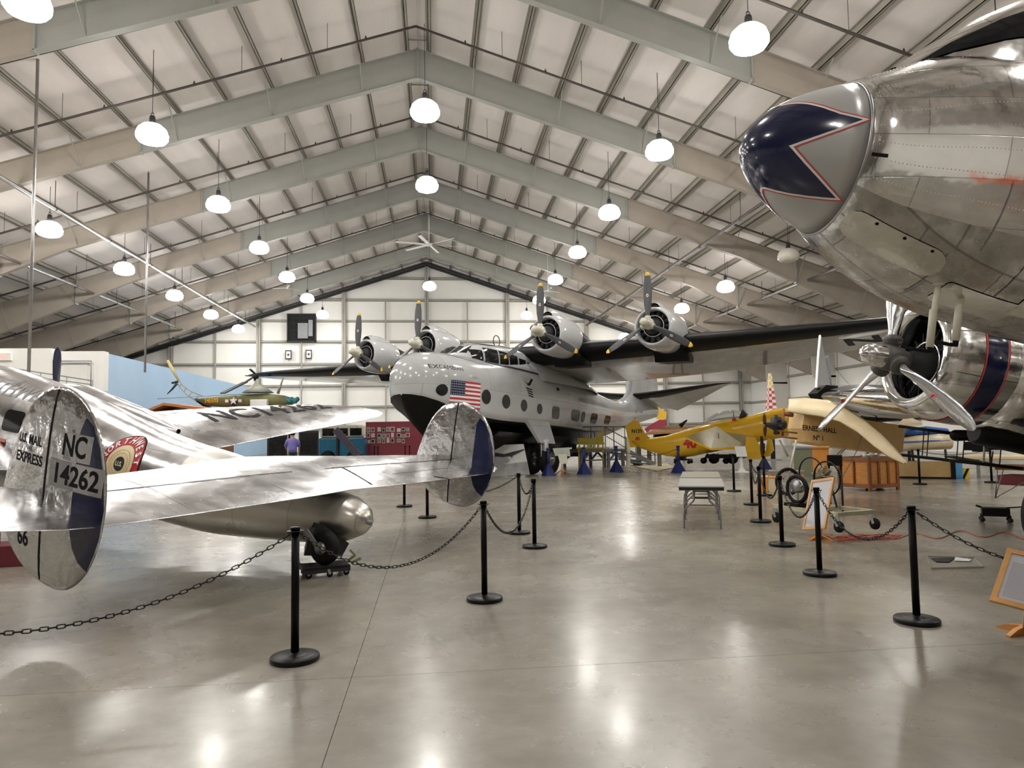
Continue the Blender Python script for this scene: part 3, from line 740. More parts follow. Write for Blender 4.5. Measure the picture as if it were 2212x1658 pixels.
# ---- engines
def cowl_profile(): return [(0.0, -2.3)]
for yy, sw in ((2.83, 0.0), (6.67, -0.546), (-2.83, 0.0), (-6.67, -0.546)):
    x0 = sw
    eng = link('engine_nacelle', None, boat); eng.location = (x0, yy, -0.04)
    mb = MB()
    mb.lathe([(0.56, -0.7), (0.555, -0.5), (0.575, -0.42), (0.61, -0.385), (0.655, -0.42), (0.705, -0.55), (0.74, -0.8), (0.75, -1.1), (0.75, -1.5), (0.735, -1.85), (0.71, -1.95), (0.69, -1.9)], 36, Matrix.Translation((0, 0, -0.02)), axis='x')
    rr = []
    for x, w_, h in ((-0.5, 0.26, 0.80), (-0.75, 0.3, 0.88), (-1.3, 0.26, 0.89), (-1.9, 0.14, 0.80)):
        rr.append([Vector((x, w_*math.cos(a), 0.5+(h-0.5)*math.sin(a))) for a in [PI*k/10 for k in range(11)]])
    mb.loft(rr, closed=False)
    mb.build('cowling', M['cowl'], eng)
    mb = MB(); mb.lathe([(0.0, -0.85), (0.70, -0.85), (0.70, -0.9)], 24, axis='x'); mb.lathe([(0.30, -0.4), (0.31, -0.55), (0.18, -0.3), (0.12, -0.22), (0, -0.2)][::-1], 18, axis='x')
    for k in range(14):
        a = 2*PI*k/14; c_, s_ = math.cos(a), math.sin(a)
        mb.tube([(-0.72, 0.28*c_, 0.28*s_), (-0.72, 0.62*c_, 0.62*s_)], [0.10, 0.075], 8)
    mb.build('engine', M['dgrey'], eng)
    mb = MB(); mb.torus((-0.5, 0, 0), 0.36, 0.014, Matrix.Rotation(PI/2, 4, 'Y'), 30, 6); mb.build('ignition_ring', M['cowl'], eng)
    mb = MB(); mb.prism([(0.2*math.cos(a), 0.64+0.09*math.sin(a)) for a in [2*PI*k/14 for k in range(14)]], -0.5, -0.47, Matrix(((0, 0, 1, 0), (1, 0, 0, 0), (0, 1, 0, 0), (0, 0, 0, 1)))); mb.build('intake_mouth', M['boot'], eng)
    mb = MB()
    mb.loft([ring_ellipse(x, 0, zc, ry, rz, 20, 2.2) for x, zc, ry, rz in ((-1.7, -0.02, 0.62, 0.64), (-2.3, -0.03, 0.56, 0.56), (-3.2, -0.05, 0.42, 0.42), (-4.3, -0.25, 0.2, 0.22), (-5.0, -0.4, 0.05, 0.06))])
    mb.build('nacelle', M['boot'], eng)
    mb = MB(); mb.loft([[Vector((x, -w_, z1)), Vector((x, w_, z1)), Vector((x, w_, z0)), Vector((x, -w_, z0))] for x, w_, z0, z1 in ((-1.75, 0.5, -0.62, -0.4), (-2.2, 0.62, -0.98, -0.4), (-3.1, 0.5, -0.95, -0.4))]); mb.build('cooler_flap', M['boot'], eng)
    pr = link('propeller', None, eng)
    pr.location = (0.0, 0, 0.04)
    # hub and blades are parts below the nacelle
    C.objects.unlink(pr); bpy.data.objects.remove(pr)
    mb = MB(); mb.lathe([(0, 0.46), (0.07, 0.45), (0.13, 0.40), (0.155, 0.3), (0.16, 0.1), (0.20, 0.09), (0.20, -0.09), (0.12, -0.14), (0.10, -0.45), (0, -0.45)], 20, axis='x')
    for k in range(3):
        a = 2*PI*k/3; mb.tube([(0, 0, 0), (0, 0.26*math.sin(a), 0.26*math.cos(a))], [0.11, 0.095], 10)
    mb.build('propeller_hub', M['hubm'], eng)
    for k in range(3):
        Rm = Matrix.Rotation(-2*PI*k/3, 4, 'X')
        b = blade_mesh(1.75, BP)
        for a, b2, c, d in BT: pass
        n = len(b.f); b.loft([blade_ring(1.75*a, b2, c, d) for a, b2, c, d in BT], mi=1)
        b.v = [tuple(Rm @ Vector(v)) for v in b.v]
        bo = b.build('propeller_blade', [M['blade'], M['yellow']], eng)
        mk = MB(); mk.prism(circ(0.055, 16, 0.7), 0, 0.004); mk.prism(circ(0.03, 12, 0.7), 0.004, 0.008, mi=1)
        T = Rm @ Matrix.Translation((0.035, 0.01, 1.0)) @ Matrix(((math.cos(0.45), math.sin(0.45)*-1, 0, 0), (math.sin(0.45)*0, 0, 0, 0), (0, 0, 1, 0), (0, 0, 0, 1)))
        T = Rm @ Matrix.Translation((0.03, 0.0, 0.95)) @ Matrix.Rotation(0.48, 4, 'Z') @ Matrix(((0, 0, 1, 0), (1, 0, 0, 0), (0, 1, 0, 0), (0, 0, 0, 1)))
        mk.v = [tuple(T @ Vector(v)) for v in mk.v]; mk.build('maker_mark', [M['fwhite'], M['fred']], bo)
# ---- tail
mb = MB()
def stab(y):
    a = abs(y); le = interp([(0, -14.2, -0.95), (0.6, -14.35, -0.9), (4.4, -15.6, -0.38), (5.0, -16.1, -0.32)], a); te = interp([(0, -17.9, -1.5), (0.9, -17.75, -1.42), (1.4, -18.0, -1.55), (4.4, -16.9, -0.42), (5.0, -16.4, -0.33)], a)
    return (le[0], y, le[1]), (te[0], y, te[1]), 0.10
mb.loft([wing_ring(*stab(y)[:2], 1, 0.10, NA) for y in (-5.0, -4.85, -4.4, -3, -1.4, -0.9, 0, 0.9, 1.4, 3, 4.4, 4.85, 5.0)], mif=bootf); mb.build('tailplane', [M['boatw'], M['boot']], boat)
mb = MB(); rr = []
for z, xl, xt in ((-1.9, -12.4, -18.3), (-1.35, -12.9, -18.6), (-1.1, -13.6, -18.7), (-0.7, -14.05, -18.7), (0.2, -14.4, -18.5), (1.2, -14.9, -18.2), (2.0, -15.6, -17.8), (2.25, -16.2, -17.4)):
    d = xl-xt; rr.append([Vector((xl-x*d, zz*d*1.0, z)) for x, zz in airfoil(NA, 0.10)])
mb.loft(rr, mif=lambda i, k: 1 if NA-2 <= k <= NA+1 and i > 0 else 0); mb.build('fin', [M['boat'], M['mgrey']], boat)
# mushroom antenna and mast on the wing, direction finder loop
mb = MB(); mb.tube([(-2.3, 1.3, -0.1), (-2.3, 1.3, 0.45)], 0.09, 8); mb.lathe([(0, 0.42), (0.2, 0.45), (0.27, 0.58), (0.2, 0.7), (0, 0.74)], 14, Matrix.Translation((-2.3, 1.3, 0))); mb.build('wing_vent', M['dgrey'], boat)
mb = MB(); mb.tube([(-3.2, -1.2, -0.1), (-3.2, -1.2, 0.2)], 0.03, 6); mb.torus((-3.2, -1.2, 0.42), 0.24, 0.02, Matrix.Rotation(PI/2, 4, 'X'), 20, 6); mb.build('loop_antenna', M['dgrey'], boat)
# ---- beaching gear
def gear(sy):
    g_ = link('beaching_gear', None, boat); s = sy
    mb = MB(); mb.loft([[Vector((x, s*y, z)) for x, y, z in ((xa, 1.5, -3.05), (xb, 1.5, -3.05), (xb-0.1, yo, -3.75), (xa+0.2, yo, -3.75))] for xa, xb, yo in ((-1.2, -2.5, 1.95), (-1.2, -2.5, 2.0))]); 
    mb2 = MB(); mb2.add([(-1.0, s*1.55, -3.1), (-2.6, s*1.55, -3.1), (-2.45, s*2.0, -3.95), (-1.35, s*2.0, -3.95), (-1.0, s*1.75, -3.1), (-2.6, s*1.75, -3.1), (-2.45, s*2.12, -3.95), (-1.35, s*2.12, -3.95)], [(0, 1, 2, 3), (4, 7, 6, 5), (0, 4, 5, 1), (1, 5, 6, 2), (2, 6, 7, 3), (3, 7, 4, 0)])
    mb2.build('strut_fairing', M['boat'], g_)
    mb = MB(); mb.tube([(-1.75, s*2.05, -3.8), (-1.95, s*2.0, -4.6), (-2.2, s*1.65, -4.72)], [0.14, 0.13, 0.1], 12); mb.tube([(-1.5, s*2.05, -3.9), (-1.6, s*2.0, -4.45)], 0.03, 6); mb.build('leg', M['boat'], g_)
    for q, yy in enumerate((1.2, 1.95)):
        mb = MB(); mb.lathe([(0.28, -0.17), (0.46, -0.2), (0.57, -0.16), (0.605, -0.06), (0.605, 0.06), (0.57, 0.16), (0.46, 0.2), (0.28, 0.17)], 32, Matrix.Translation((-2.25, s*yy, -4.52)), axis='y'); w1 = mb.build('wheel', M['rubber'], g_)
        mb = MB(); mb.lathe([(0, -0.10), (0.1, -0.13), (0.12, -0.08), (0.26, -0.08), (0.29, -0.16), (0.29, 0.16), (0.26, 0.08), (0.12, 0.08), (0.1, 0.13), (0, 0.10)], 28, Matrix.Translation((-2.25, s*yy, -4.52)), axis='y'); mb.build('rim', M['steel'], w1)
    mb = MB(); mb.tube([(-2.25, s*0.95, -4.52), (-2.25, s*2.2, -4.52)], 0.05, 8); mb.build('axle', M['steel'], g_)
gear(1); gear(-1)
# tail beaching truck frame in dark steel below the rear hull
mb = MB(); mb.box(-8.4, -7.6, -0.5, 0.5, -4.35, -4.1); mb.tube([(-8, 0, -4.1), (-8, 0, -3.7)], 0.12, 8); mb.build('tail_cradle', M['dgrey'], boat)
# ================================================================== SILVER TWIN-TAIL AIRLINER (left foreground)
def alu(name, rough=0.2, var=0.06, bump=0.25, bscale=2.5, panel=('xz', 0.62, 0.34, 0.004), col=(0.72, 0.72, 0.735)):
    return mat(name, col, rough, 1.0, var=var, vscale=2.0, bump=bump, bscale=bscale, rvar=rough*0.35, panel=panel)
M['aluf'] = alu('polished_skin_flank', 0.21, panel=('xz', 0.9, 0.36, 0.004))
M['aluw'] = alu('polished_skin_wing', 0.26, panel=('yx', 0.85, 0.42, 0.004))
M['alufin'] = alu('polished_skin_fin', 0.19, bump=0.6, bscale=4.5, panel=('xz', 1.7, 0.6, 0.002))
M['alust'] = alu('polished_skin_tailplane', 0.24, bump=0.2, panel=('yx', 0.7, 0.5, 0.003))
M['alutail'] = alu('dull_tail_skin', 0.36, col=(0.62, 0.60, 0.55), panel=('xz', 0.9, 1.2, 0.004), bump=0.15)
EO = (-1.561, 9.627, 1.109)
el, EM = frame_empty('silver_airliner', 'polished silver twin-tailed airliner seen from behind, filling the left foreground', 'airplane', EO, 2.546, 0.15, -0.008)
FS = [(-0.98, -0.40, 0.03, 0.03), (-0.95, -0.39, 0.12, 0.10), (-0.86, -0.39, 0.22, 0.19), (-0.66, -0.40, 0.31, 0.285), (-0.3, -0.43, 0.38, 0.35), (0.5, -0.47, 0.45, 0.44), (1.7, -0.485, 0.57, 0.575), (2.6, -0.47, 0.62, 0.61), (3.7, -0.41, 0.68, 0.69),
      (5.0, -0.29, 0.73, 0.77), (6.3, -0.2, 0.76, 0.85), (7.8, -0.12, 0.78, 0.88), (9.0, -0.12, 0.76, 0.84), (10.2, -0.25, 0.66, 0.68), (11.2, -0.4, 0.42, 0.42), (11.6, -0.45, 0.15, 0.15)]
def esec(x, n=36):
    zc, ry, rz = interp(FS, x)
    return ring_ellipse(x, 0, zc, ry, rz, n, 2.15)
xs_ = []
q = [s_[0] for s_ in FS]
for a, b in zip(q[:-1], q[1:]):
    n = max(1, int((b-a)/0.3)); xs_ += [a+(b-a)*i/n for i in range(n)]
xs_.append(q[-1])
mb = MB(); mb.loft([esec(x) for x in xs_], mif=lambda i, k: 1 if xs_[i] < 1.9 or (11 <= k <= 24) else 0); ef = mb.build('fuselage', [M['aluf'], M['alutail']], el); EF = ef.data
# tailplane
def estab(y):
    a = abs(y)
    le = interp([(0, 1.50, 0), (0.5, 1.42, 0), (1.6, 1.12, 0), (3.3, 0.80, 0), (4.0, 0.55, 0), (4.25, 0.25, 0), (4.36, -0.05, 0)], a); te = interp([(0, -0.66, -0.03), (1, -0.74, -0.03), (3.3, -0.76, -0.04), (3.9, -0.6, -0.03), (4.2, -0.35, -0.02), (4.36, -0.12, 0)], a)
    return (le[0], y, 0.0), (te[0], y, te[1])
ys = [-4.36, -4.3, -4.2, -4, -3.6, -3.3, -2.4, -1.6, -1.0, -0.5, 0, 0.5, 1.0, 1.6, 2.4, 3.3, 3.6, 4, 4.2, 4.3, 4.36]
mb = MB(); mb.loft([wing_ring(*estab(y), 1, 0.085, 14) for y in ys]); es = mb.build('tailplane', M['alust'], el); ES = es.data
up = ((0, -1, 0), (1, 0, 0))
def eline(nm, pts, wd, material, target, ux, uy, off=0.004, parent=el, step=0.15, yo=0.0):
    polys = []
    for (a, b), (c, d) in zip(pts[:-1], pts[1:]):
        v = Vector((c-a, d-b)); nrm = Vector((-v.y, v.x)).normalized()*wd/2
        polys.append([(a+nrm.x, b+nrm.y), (c+nrm.x, d+nrm.y), (c-nrm.x, d-nrm.y), (a-nrm.x, b-nrm.y)])
    return decal(nm, poly_mesh(polys), material, parent, (0, 0, 0), ux, uy, target, off, step)
eline('elevator_gap', [(-3.2, 0.02), (-0.3, 0.10)], 0.02, M['ink'], ES, *up); eline('elevator_gap', [(0.3, 0.10), (3.3, 0.02)], 0.02, M['ink'], ES, *up)
for y in (-2.4, -1.0, 1.0, 2.2): eline('seam', [(y, 0.95), (y*0.98, -0.6)], 0.008, M['mgrey'], ES, *up, step=0.1)
eline('tab_gap', [(0.62, 0.08), (0.42, -0.70)], 0.03, M['ink'], ES, *up)
eline('tab_gap', [(1.2, -0.36), (2.6, -0.36)], 0.008, M['ink'], ES, *up); eline('tab_gap', [(1.9, -0.62), (2.1, -0.74)], 0.03, M['ink'], ES, *up)
# fins: oval plates with rudder, one on each side
OV = [(0.0, 1.085), (0.2, 1.04), (0.40, 0.90), (0.55, 0.68), (0.66, 0.42), (0.735, 0.14), (0.76, -0.02), (0.73, -0.2), (0.62, -0.38), (0.44, -0.53), (0.2, -0.64), (-0.08, -0.69), (-0.34, -0.68), (-0.55, -0.57), (-0.71, -0.38), (-0.80, -0.14), (-0.83, 0.1), (-0.81, 0.34), (-0.73, 0.60), (-0.6, 0.82), (-0.42, 0.98), (-0.2, 1.07)]
def smooth_closed(P, n=4):
    out = []; N = len(P)
    for i in range(N):
        p0, p1, p2, p3 = P[i-1], P[i], P[(i+1) % N], P[(i+2) % N]
        for k in range(n):
            t = k/n; out.append(tuple(0.5*((2*p1[j])+(-p0[j]+p2[j])*t+(2*p0[j]-5*p1[j]+4*p2[j]-p3[j])*t*t+(-p0[j]+3*p1[j]-3*p2[j]+p3[j])*t**3) for j in (0, 1)))
    return out
OVS = smooth_closed(OV, 3)
def fin_mesh(y0, poly, th):
    """lens-shaped plate: scaled copies of the outline"""
    mb = MB(); cx_, cz_ = -0.02, 0.2; rings = []
    for sc, d in ((0.0, 1.0), (0.25, 0.97), (0.5, 0.88), (0.72, 0.7), (0.88, 0.45), (0.96, 0.22), (1.0, 0.0)):
        rings.append((sc, d))
    full = [(sc, -d) for sc, d in rings]+[(sc, d) for sc, d in rings[-2::-1]]
    mb.loft([[Vector((cx_+(x-cx_)*sc, y0+d*th, cz_+(z-cz_)*sc)) for x, z in poly] for sc, d in full], cap0=False, cap1=False)
    return mb
for s, nm in ((1, 'left'), (-1, 'right')):
    y0 = s*3.345
    fo = fin_mesh(y0, OVS, 0.055).build('fin', M['alufin'], el)
    ux = (-1, 0, 0)      # seen from the left side: tail is on the right
    # front row of dents and the rudder line
    for side in ((1,) if s > 0 else (1, -1)):
        U = (-side, 0, 0)
        eline('rudder_gap', [(0.0, -0.66), (0.0, 1.06)], 0.022, M['ink'], fo.data, U, (0, 0, 1), 0.004, fo)
        pp = [(0.46*side, 0.86), (0.56*side, 0.80), (0.68*side, 0.62), (0.77*side, 0.38), (0.815*side, 0.12), (0.79*side, -0.12), (0.74*side, -0.28), (0.66*side, -0.44), (0.56*side, -0.38), (0.48*side, -0.28), (0.43*side, -0.14), (0.42*side, 0.1), (0.42*side, 0.5), (0.42*side, 0.74)]
        decal('rudder_patch', poly_mesh([pp]), M['navy'], fo, (0, y0, 0), U, (0, 0, 1), fo.data, 0.002, 0.04, 'dark navy patch on the rudder', far=0.25, keep=0)
    if s > 0:
        D = lambda nm_, me, ma, x, z, off=0.0015: decal(nm_, me, ma, fo, (x, y0, z), (-1, 0, 0), (0, 0, 1), fo.data, off, 0.04, far=0.25)
        D('number_plate', poly_mesh([rrect(-0.15, 0.22, -0.12, 0.12, 0.01)]), M['aluw'], -0.38, 0.59, 0.004)
        D('number_plate', poly_mesh([rrect(-0.36, 0.36, -0.12, 0.12, 0.01)]), M['aluw'], -0.42, 0.335, 0.004)
        D('number_lettering', text_mesh('NC', 0.26, xs=0.85, bold=0.006), M['ink'], -0.37, 0.59, 0.0055)
        D('number_lettering', text_mesh('14262', 0.24, xs=1.05, bold=0.006), M['ink'], -0.42, 0.33, 0.0055)
        D('mail_lettering', text_mesh('U.S. MAIL', 0.12, xs=0.85, bold=0.002), M['ink'], 0.32, 0.56)
        D('mail_lettering', text_mesh('AIR', 0.05, bold=0.002), M['mgrey'], 0.30, 0.48)
        D('mail_lettering', text_mesh('EXPRESS', 0.13, xs=0.95, bold=0.003), M['ink'], 0.30, 0.39)
        D('small_number', text_mesh('66', 0.22, xs=0.85, bold=0.005), M['ink'], 0.28, -0.33)
# stripe, windows, lettering on the left flank of the fuselage
M['orange'] = mat('orange_red', (0.75, 0.16, 0.06), 0.35, var=0.1)
for z, wd, ma in ((-0.335, 0.05, 'orange'), (-0.385, 0.06, 'ink'), (-0.43, 0.03, 'orange')):
    decal('stripe', poly_mesh([[(-9.5, z-wd/2), (-5.9, z-wd/2), (-5.9, z+wd/2), (-9.5, z+wd/2)]]), M[ma], el, (0, 0, 0), (-1, 0, 0), (0, 0, 1), EF, 0.006, 0.25)
for k in range(4): decal('cabin_window', poly_mesh([rrect(-0.24, 0.24, -0.17, 0.17, 0.07)]), M['glassd'], el, (5.8+0.85*k, 0, 0.0), (-1, 0, 0), (0, 0, 1), EF, 0.008, 0.1)
decal('airline_lettering', text_mesh('NORTHWEST', 0.40, 'RIGHT', bold=0.006), M['mgrey'], el, (5.15, 0.45, 0.42), (-1, 0, 0), (0, -0.55, 0.83), EF, 0.004, 0.08)
# round company emblem
M['emred'] = mat('emblem_red', (0.50, 0.02, 0.03), 0.4, var=0.05); M['emcream'] = mat('emblem_cream', (0.78, 0.70, 0.42), 0.4, var=0.05)
ec = (3.12, 0, -0.27)
for r, ma, off in ((0.40, 'ink', 0.005), (0.385, 'emred', 0.008), (0.26, 'emcream', 0.011), (0.10, 'dgrey', 0.014)):
    decal('emblem', poly_mesh([circ(r, 36)]), M[ma], el, ec, (-1, 0, 0), (0, 0, 1), EF, off, 0.1)
polys = []
for r0, r1 in ((0.195, 0.2), (0.15, 0.155)):
    for k in range(36):
        a, b = 2*PI*k/36, 2*PI*(k+1)/36; polys.append([(r0*math.cos(a), r0*math.sin(a)), (r1*math.cos(a), r1*math.sin(a)), (r1*math.cos(b), r1*math.sin(b)), (r0*math.cos(b), r0*math.sin(b))])
decal('emblem_ring', poly_mesh(polys), M['orange'], el, ec, (-1, 0, 0), (0, 0, 1), EF, 0.014)
for i, ch in enumerate('NORTHWEST'):
    a = math.radians(168-156*i/8); tm = text_mesh(ch, 0.115, bold=0.004)
    for v in tm.vertices:
        x, y = v.co.x, v.co.y; t = a-PI/2; v.co.x = x*math.cos(t)-y*math.sin(t)+0.322*math.cos(a); v.co.y = x*math.sin(t)+y*math.cos(t)+0.322*math.sin(a)
    decal('emblem_lettering', tm, M['fwhite'], el, ec, (-1, 0, 0), (0, 0, 1), EF, 0.015)
decal('emblem_lettering', text_mesh('U.S.', 0.09, bold=0.003), M['emcream'], el, ec, (-1, 0, 0), (0, 0, 1), EF, 0.018)
# wings
def ewing(y):
    a = abs(y)
    le = interp([(0, 8.3, -0.55), (1, 8.2, -0.45), (3, 7.9, -0.22), (5, 7.5, 0.02), (7, 7.0, 0.20), (7.8, 6.6, 0.26), (8.2, 6.15, 0.28), (8.35, 5.75, 0.28)], a)
    te = interp([(0, 5.0, -0.72), (1, 5.05, -0.66), (3, 5.2, -0.46), (5, 5.35, -0.24), (7, 5.35, 0.0), (7.8, 5.35, 0.12), (8.2, 5.4, 0.2), (8.35, 5.55, 0.26)], a)
    t = interp([(0, 0.17), (5, 0.14), (8.35, 0.10)], a)[0]
    return (le[0], y, le[1]), (te[0], y, te[1]), t
ys = [-8.35, -8.3, -8.2, -8.0, -7.8, -7.4, -7, -6, -5, -4, -3, -2, -1, 0, 1, 2, 3, 4, 5, 6, 7, 7.4, 7.8, 8.0, 8.2, 8.3, 8.35]
mb = MB(); mb.loft([wing_ring(ewing(y)[0], ewing(y)[1], 1, ewing(y)[2], 14) for y in ys]); ew = mb.build('wing', M['aluw'], el)
tm = text_mesh('NC14262', 0.95, 'LEFT', 0.98, 0.012)
decal('wing_lettering', tm, M['ink'], el, (6.55, -3.5, 0), (0, -1, 0), (1, 0, 0), ew.data, 0.006, 0.1)
# fillet where wing meets the body
mb = MB(); rr = []
for x, w_, zt in ((8.0, 0.9, -0.5), (7, 1.15, -0.35), (6, 1.15, -0.4), (5, 0.98, -0.55), (4.0, 0.72, -0.7), (3.2, 0.5, -0.8)):
    rr.append([Vector((x, w_*math.cos(a), -0.95+(zt+0.95)*math.sin(a))) for a in [PI*k/12 for k in range(13)]])
mb.loft(rr, closed=False); mb.build('wing_fillet', M['aluf'], el)
# engines
for s in (-1, 1):
    en = link('engine_nacelle', None, el); en.location = (9.3, s*2.25, -0.2)
    mb = MB(); mb.lathe([(0.36, 0.42), (0.40, 0.46), (0.46, 0.42), (0.54, 0.25), (0.57, -0.1), (0.56, -0.5), (0.45, -1.4), (0.3, -2.6), (0.05, -3.6)], 28, axis='x'); mb.build('cowling', M['aluf'], en)
    mb = MB(); mb.lathe([(0, 0.2), (0.40, 0.2), (0.40, 0.15)], 20, axis='x')
    for k in range(9): a = 2*PI*k/9; mb.tube([(0.3, 0.1*math.cos(a), 0.1*math.sin(a)), (0.3, 0.36*math.cos(a), 0.36*math.sin(a))], 0.06, 6)
    mb.build('engine', M['dgrey'], en)
    mb = MB(); mb.lathe([(0, 0.78), (0.08, 0.76), (0.1, 0.6), (0.1, 0.4), (0, 0.4)], 14, axis='x'); mb.build('propeller_hub', M['chrome'], en)
    for k in range(2):
        b = blade_mesh(1.32, BP+BT[1:]); R_ = Matrix.Translation((0.62, 0, 0)) @ Matrix.Rotation(PI*k-0.06, 4, 'X'); b.v = [tuple(R_ @ Vector(v)) for v in b.v]; b.build('propeller_blade', M['navy'], en)
    # main wheels
    mb = MB(); mb.tube([(-0.6, 0, -0.5), (-0.6, 0, -1.9)], 0.07, 8); mb.build('main_leg', M['steel'], en)
    mb = MB(); mb.torus((-0.6, 0, -2.0), 0.32, 0.15, Matrix.Rotation(PI/2, 4, 'X'), 28, 10); mb.build('main_wheel', M['rubber'], en)
    mb = MB(); mb.lathe([(0, -0.08), (0.22, -0.08), (0.24, 0), (0.22, 0.08), (0, 0.08)], 20, Matrix.Translation((-0.6, 0, -2.0)), axis='y'); mb.build('rim', M['steel'], en)
# tail wheel: strut, fork, tyre
iv = EM.inverted()
def loc(p): return iv @ Vector(p)
DP = gp(702, 1241)
tc_ = Vector((DP.x, DP.y, 0.325))
c = loc(tc_); tw = link('tail_wheel', None, el)
mb = MB(); mb.lathe([(0.06, -0.07), (0.15, -0.085), (0.19, -0.06), (0.205, 0), (0.19, 0.06), (0.15, 0.085), (0.06, 0.07)], 26, Matrix.Translation(c), axis='y'); mb.build('tyre', M['rubber'], tw)
mb = MB(); mb.lathe([(0, -0.06), (0.05, -0.07), (0.05, -0.04), (0.075, -0.05), (0.085, 0), (0.075, 0.05), (0, 0.06)], 18, Matrix.Translation(c+Vector((0, 0.05, 0))), axis='y'); mb.build('rim', M['steel'], tw)
mb = MB()
for s in (-1, 1): mb.bar(c+Vector((0, s*0.11, 0)), c+Vector((0.24, s*0.09, 0.17)), 0.02, 0.06)
mb.tube([c+Vector((0, -0.12, 0)), c+Vector((0, 0.12, 0))], 0.02, 8); mb.build('fork', M['mgrey'], tw)
mb = MB(); mb.bar(c+Vector((0.18, 0, 0.15)), Vector((c.x+0.62, 0.05, -0.93)), 0.14, 0.12); mb.bar(c+Vector((0.18, 0, 0.17)), Vector((c.x+0.12, 0.05, -0.78)), 0.2, 0.18); mb.build('wheel_strut', M['dgrey'], tw)
mb = MB(); mb.lathe([(0, -0.05), (0.03, -0.03), (0.03, 0.03), (0, 0.05)], 8, Matrix.Translation((-0.995, 0.02, -0.38)), axis='x'); mb.build('tail_light', M['mgrey'], el)
# ---- dolly carrying the tail wheel
dl = thing('wheel_dolly', 'low black dolly with caster wheels carrying the tail wheel of the silver airliner', 'dolly', (DP.x, DP.y, 0), 0.35)
mb = MB(); mb.box(-0.30, 0.26, -0.2, 0.2, 0.10, 0.125); mb.box(-0.30, -0.27, -0.2, 0.2, 0.125, 0.15); mb.box(-0.3, 0.26, -0.2, -0.18, 0.06, 0.125); mb.box(-0.3, 0.26, 0.18, 0.2, 0.06, 0.125); mb.build('deck', M['dgrey'], dl)
for x, y in ((-0.24, -0.16), (0.2, -0.16), (-0.24, 0.16), (0.2, 0.16), (0.0, -0.18)):
    mb = MB(); mb.bar((x, y-0.02, 0.1), (x+0.02, y-0.02, 0.04), 0.006, 0.03); mb.bar((x, y+0.02, 0.1), (x+0.02, y+0.02, 0.04), 0.006, 0.03); f_ = mb.build('caster', M['steel'], dl)
    mb = MB(); mb.lathe([(0, -0.015), (0.033, -0.015), (0.038, 0), (0.033, 0.015), (0, 0.015)], 14, Matrix.Translation((x+0.02, y, 0.039)), axis='y'); mb.build('caster_wheel', M['rubber'], f_)
M['green'] = mat('olive_green_paint', (0.22, 0.24, 0.10), 0.45, var=0.2)
mb = MB(); mb.bar((0.24, 0, 0.12), (0.36, -0.02, 0.2), 0.06, 0.02); mb.bar((0.36, -0.02, 0.2), (0.30, -0.02, 0.27), 0.05, 0.02); mb.bar((0.3, -0.05, 0.12), (0.42, -0.06, 0.17), 0.03, 0.03); mb.build('tow_hitch', M['green'], dl)
# maroon block on the floor at the far left
mr = thing('maroon_box', 'maroon painted block on the floor below the left fin of the silver airliner', 'box', (-5.75, 10.45, 0), 0.12)
mb = MB(); mb.box(-0.35, 0.3, -0.25, 0.25, 0.0, 0.28); mb.build('block', mat('maroon', (0.16, 0.02, 0.035), 0.5, var=0.15), mr, 0.012)
mb = MB(); mb.box(-0.2, -0.1, -0.05, 0.05, 0.28, 0.75); mb.build('post', MATS['maroon'], mr, 0.005)
# ================================================================== SILVER AIRLINER WITH THE NAVY NOSE (right)
DO = (2.492, 5.351, 3.946)
dc, DM = frame_empty('nose_airliner', 'big polished silver airliner with navy blue nose cone entering from the right edge', 'airplane', DO, -3.151, 0.168, 0.0)
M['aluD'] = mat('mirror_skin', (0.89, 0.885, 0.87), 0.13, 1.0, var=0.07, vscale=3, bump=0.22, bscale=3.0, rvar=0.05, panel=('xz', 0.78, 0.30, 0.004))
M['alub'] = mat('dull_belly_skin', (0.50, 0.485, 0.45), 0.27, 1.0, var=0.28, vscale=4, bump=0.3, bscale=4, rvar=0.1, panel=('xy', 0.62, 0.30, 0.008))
M['radome'] = mat('radome_silver_paint', (0.52, 0.525, 0.52), 0.34, 0.25, var=0.03, coat=0.15)
RAD = [(0, 0.005, 0.03), (-0.012, 0.075, 0.03), (-0.04, 0.14, 0.03), (-0.1, 0.228, 0.03), (-0.2, 0.328, 0.03), (-0.35, 0.43, 0.03), (-0.5, 0.508, 0.03), (-0.72, 0.597, 0.03)]
def rr_(x): return interp([(-math.sqrt(-a), b) for a, b, c in RAD], -math.sqrt(max(0.0, -x)))[0]
xs_ = [0, -0.004, -0.012, -0.025, -0.04, -0.065, -0.1, -0.15, -0.2, -0.27, -0.35, -0.42, -0.5, -0.6, -0.72]
mb = MB(); mb.loft([ring_ellipse(x, 0, 0.03, rr_(x), rr_(x), 48) for x in xs_]); mb.build('nose_cone', M['radome'], dc)
def rad_pt(a, b, off): 
    r = rr_(a)+off; t = math.radians(b); return Vector((a+0.4*off, r*math.sin(t), 0.03+r*math.cos(t)))
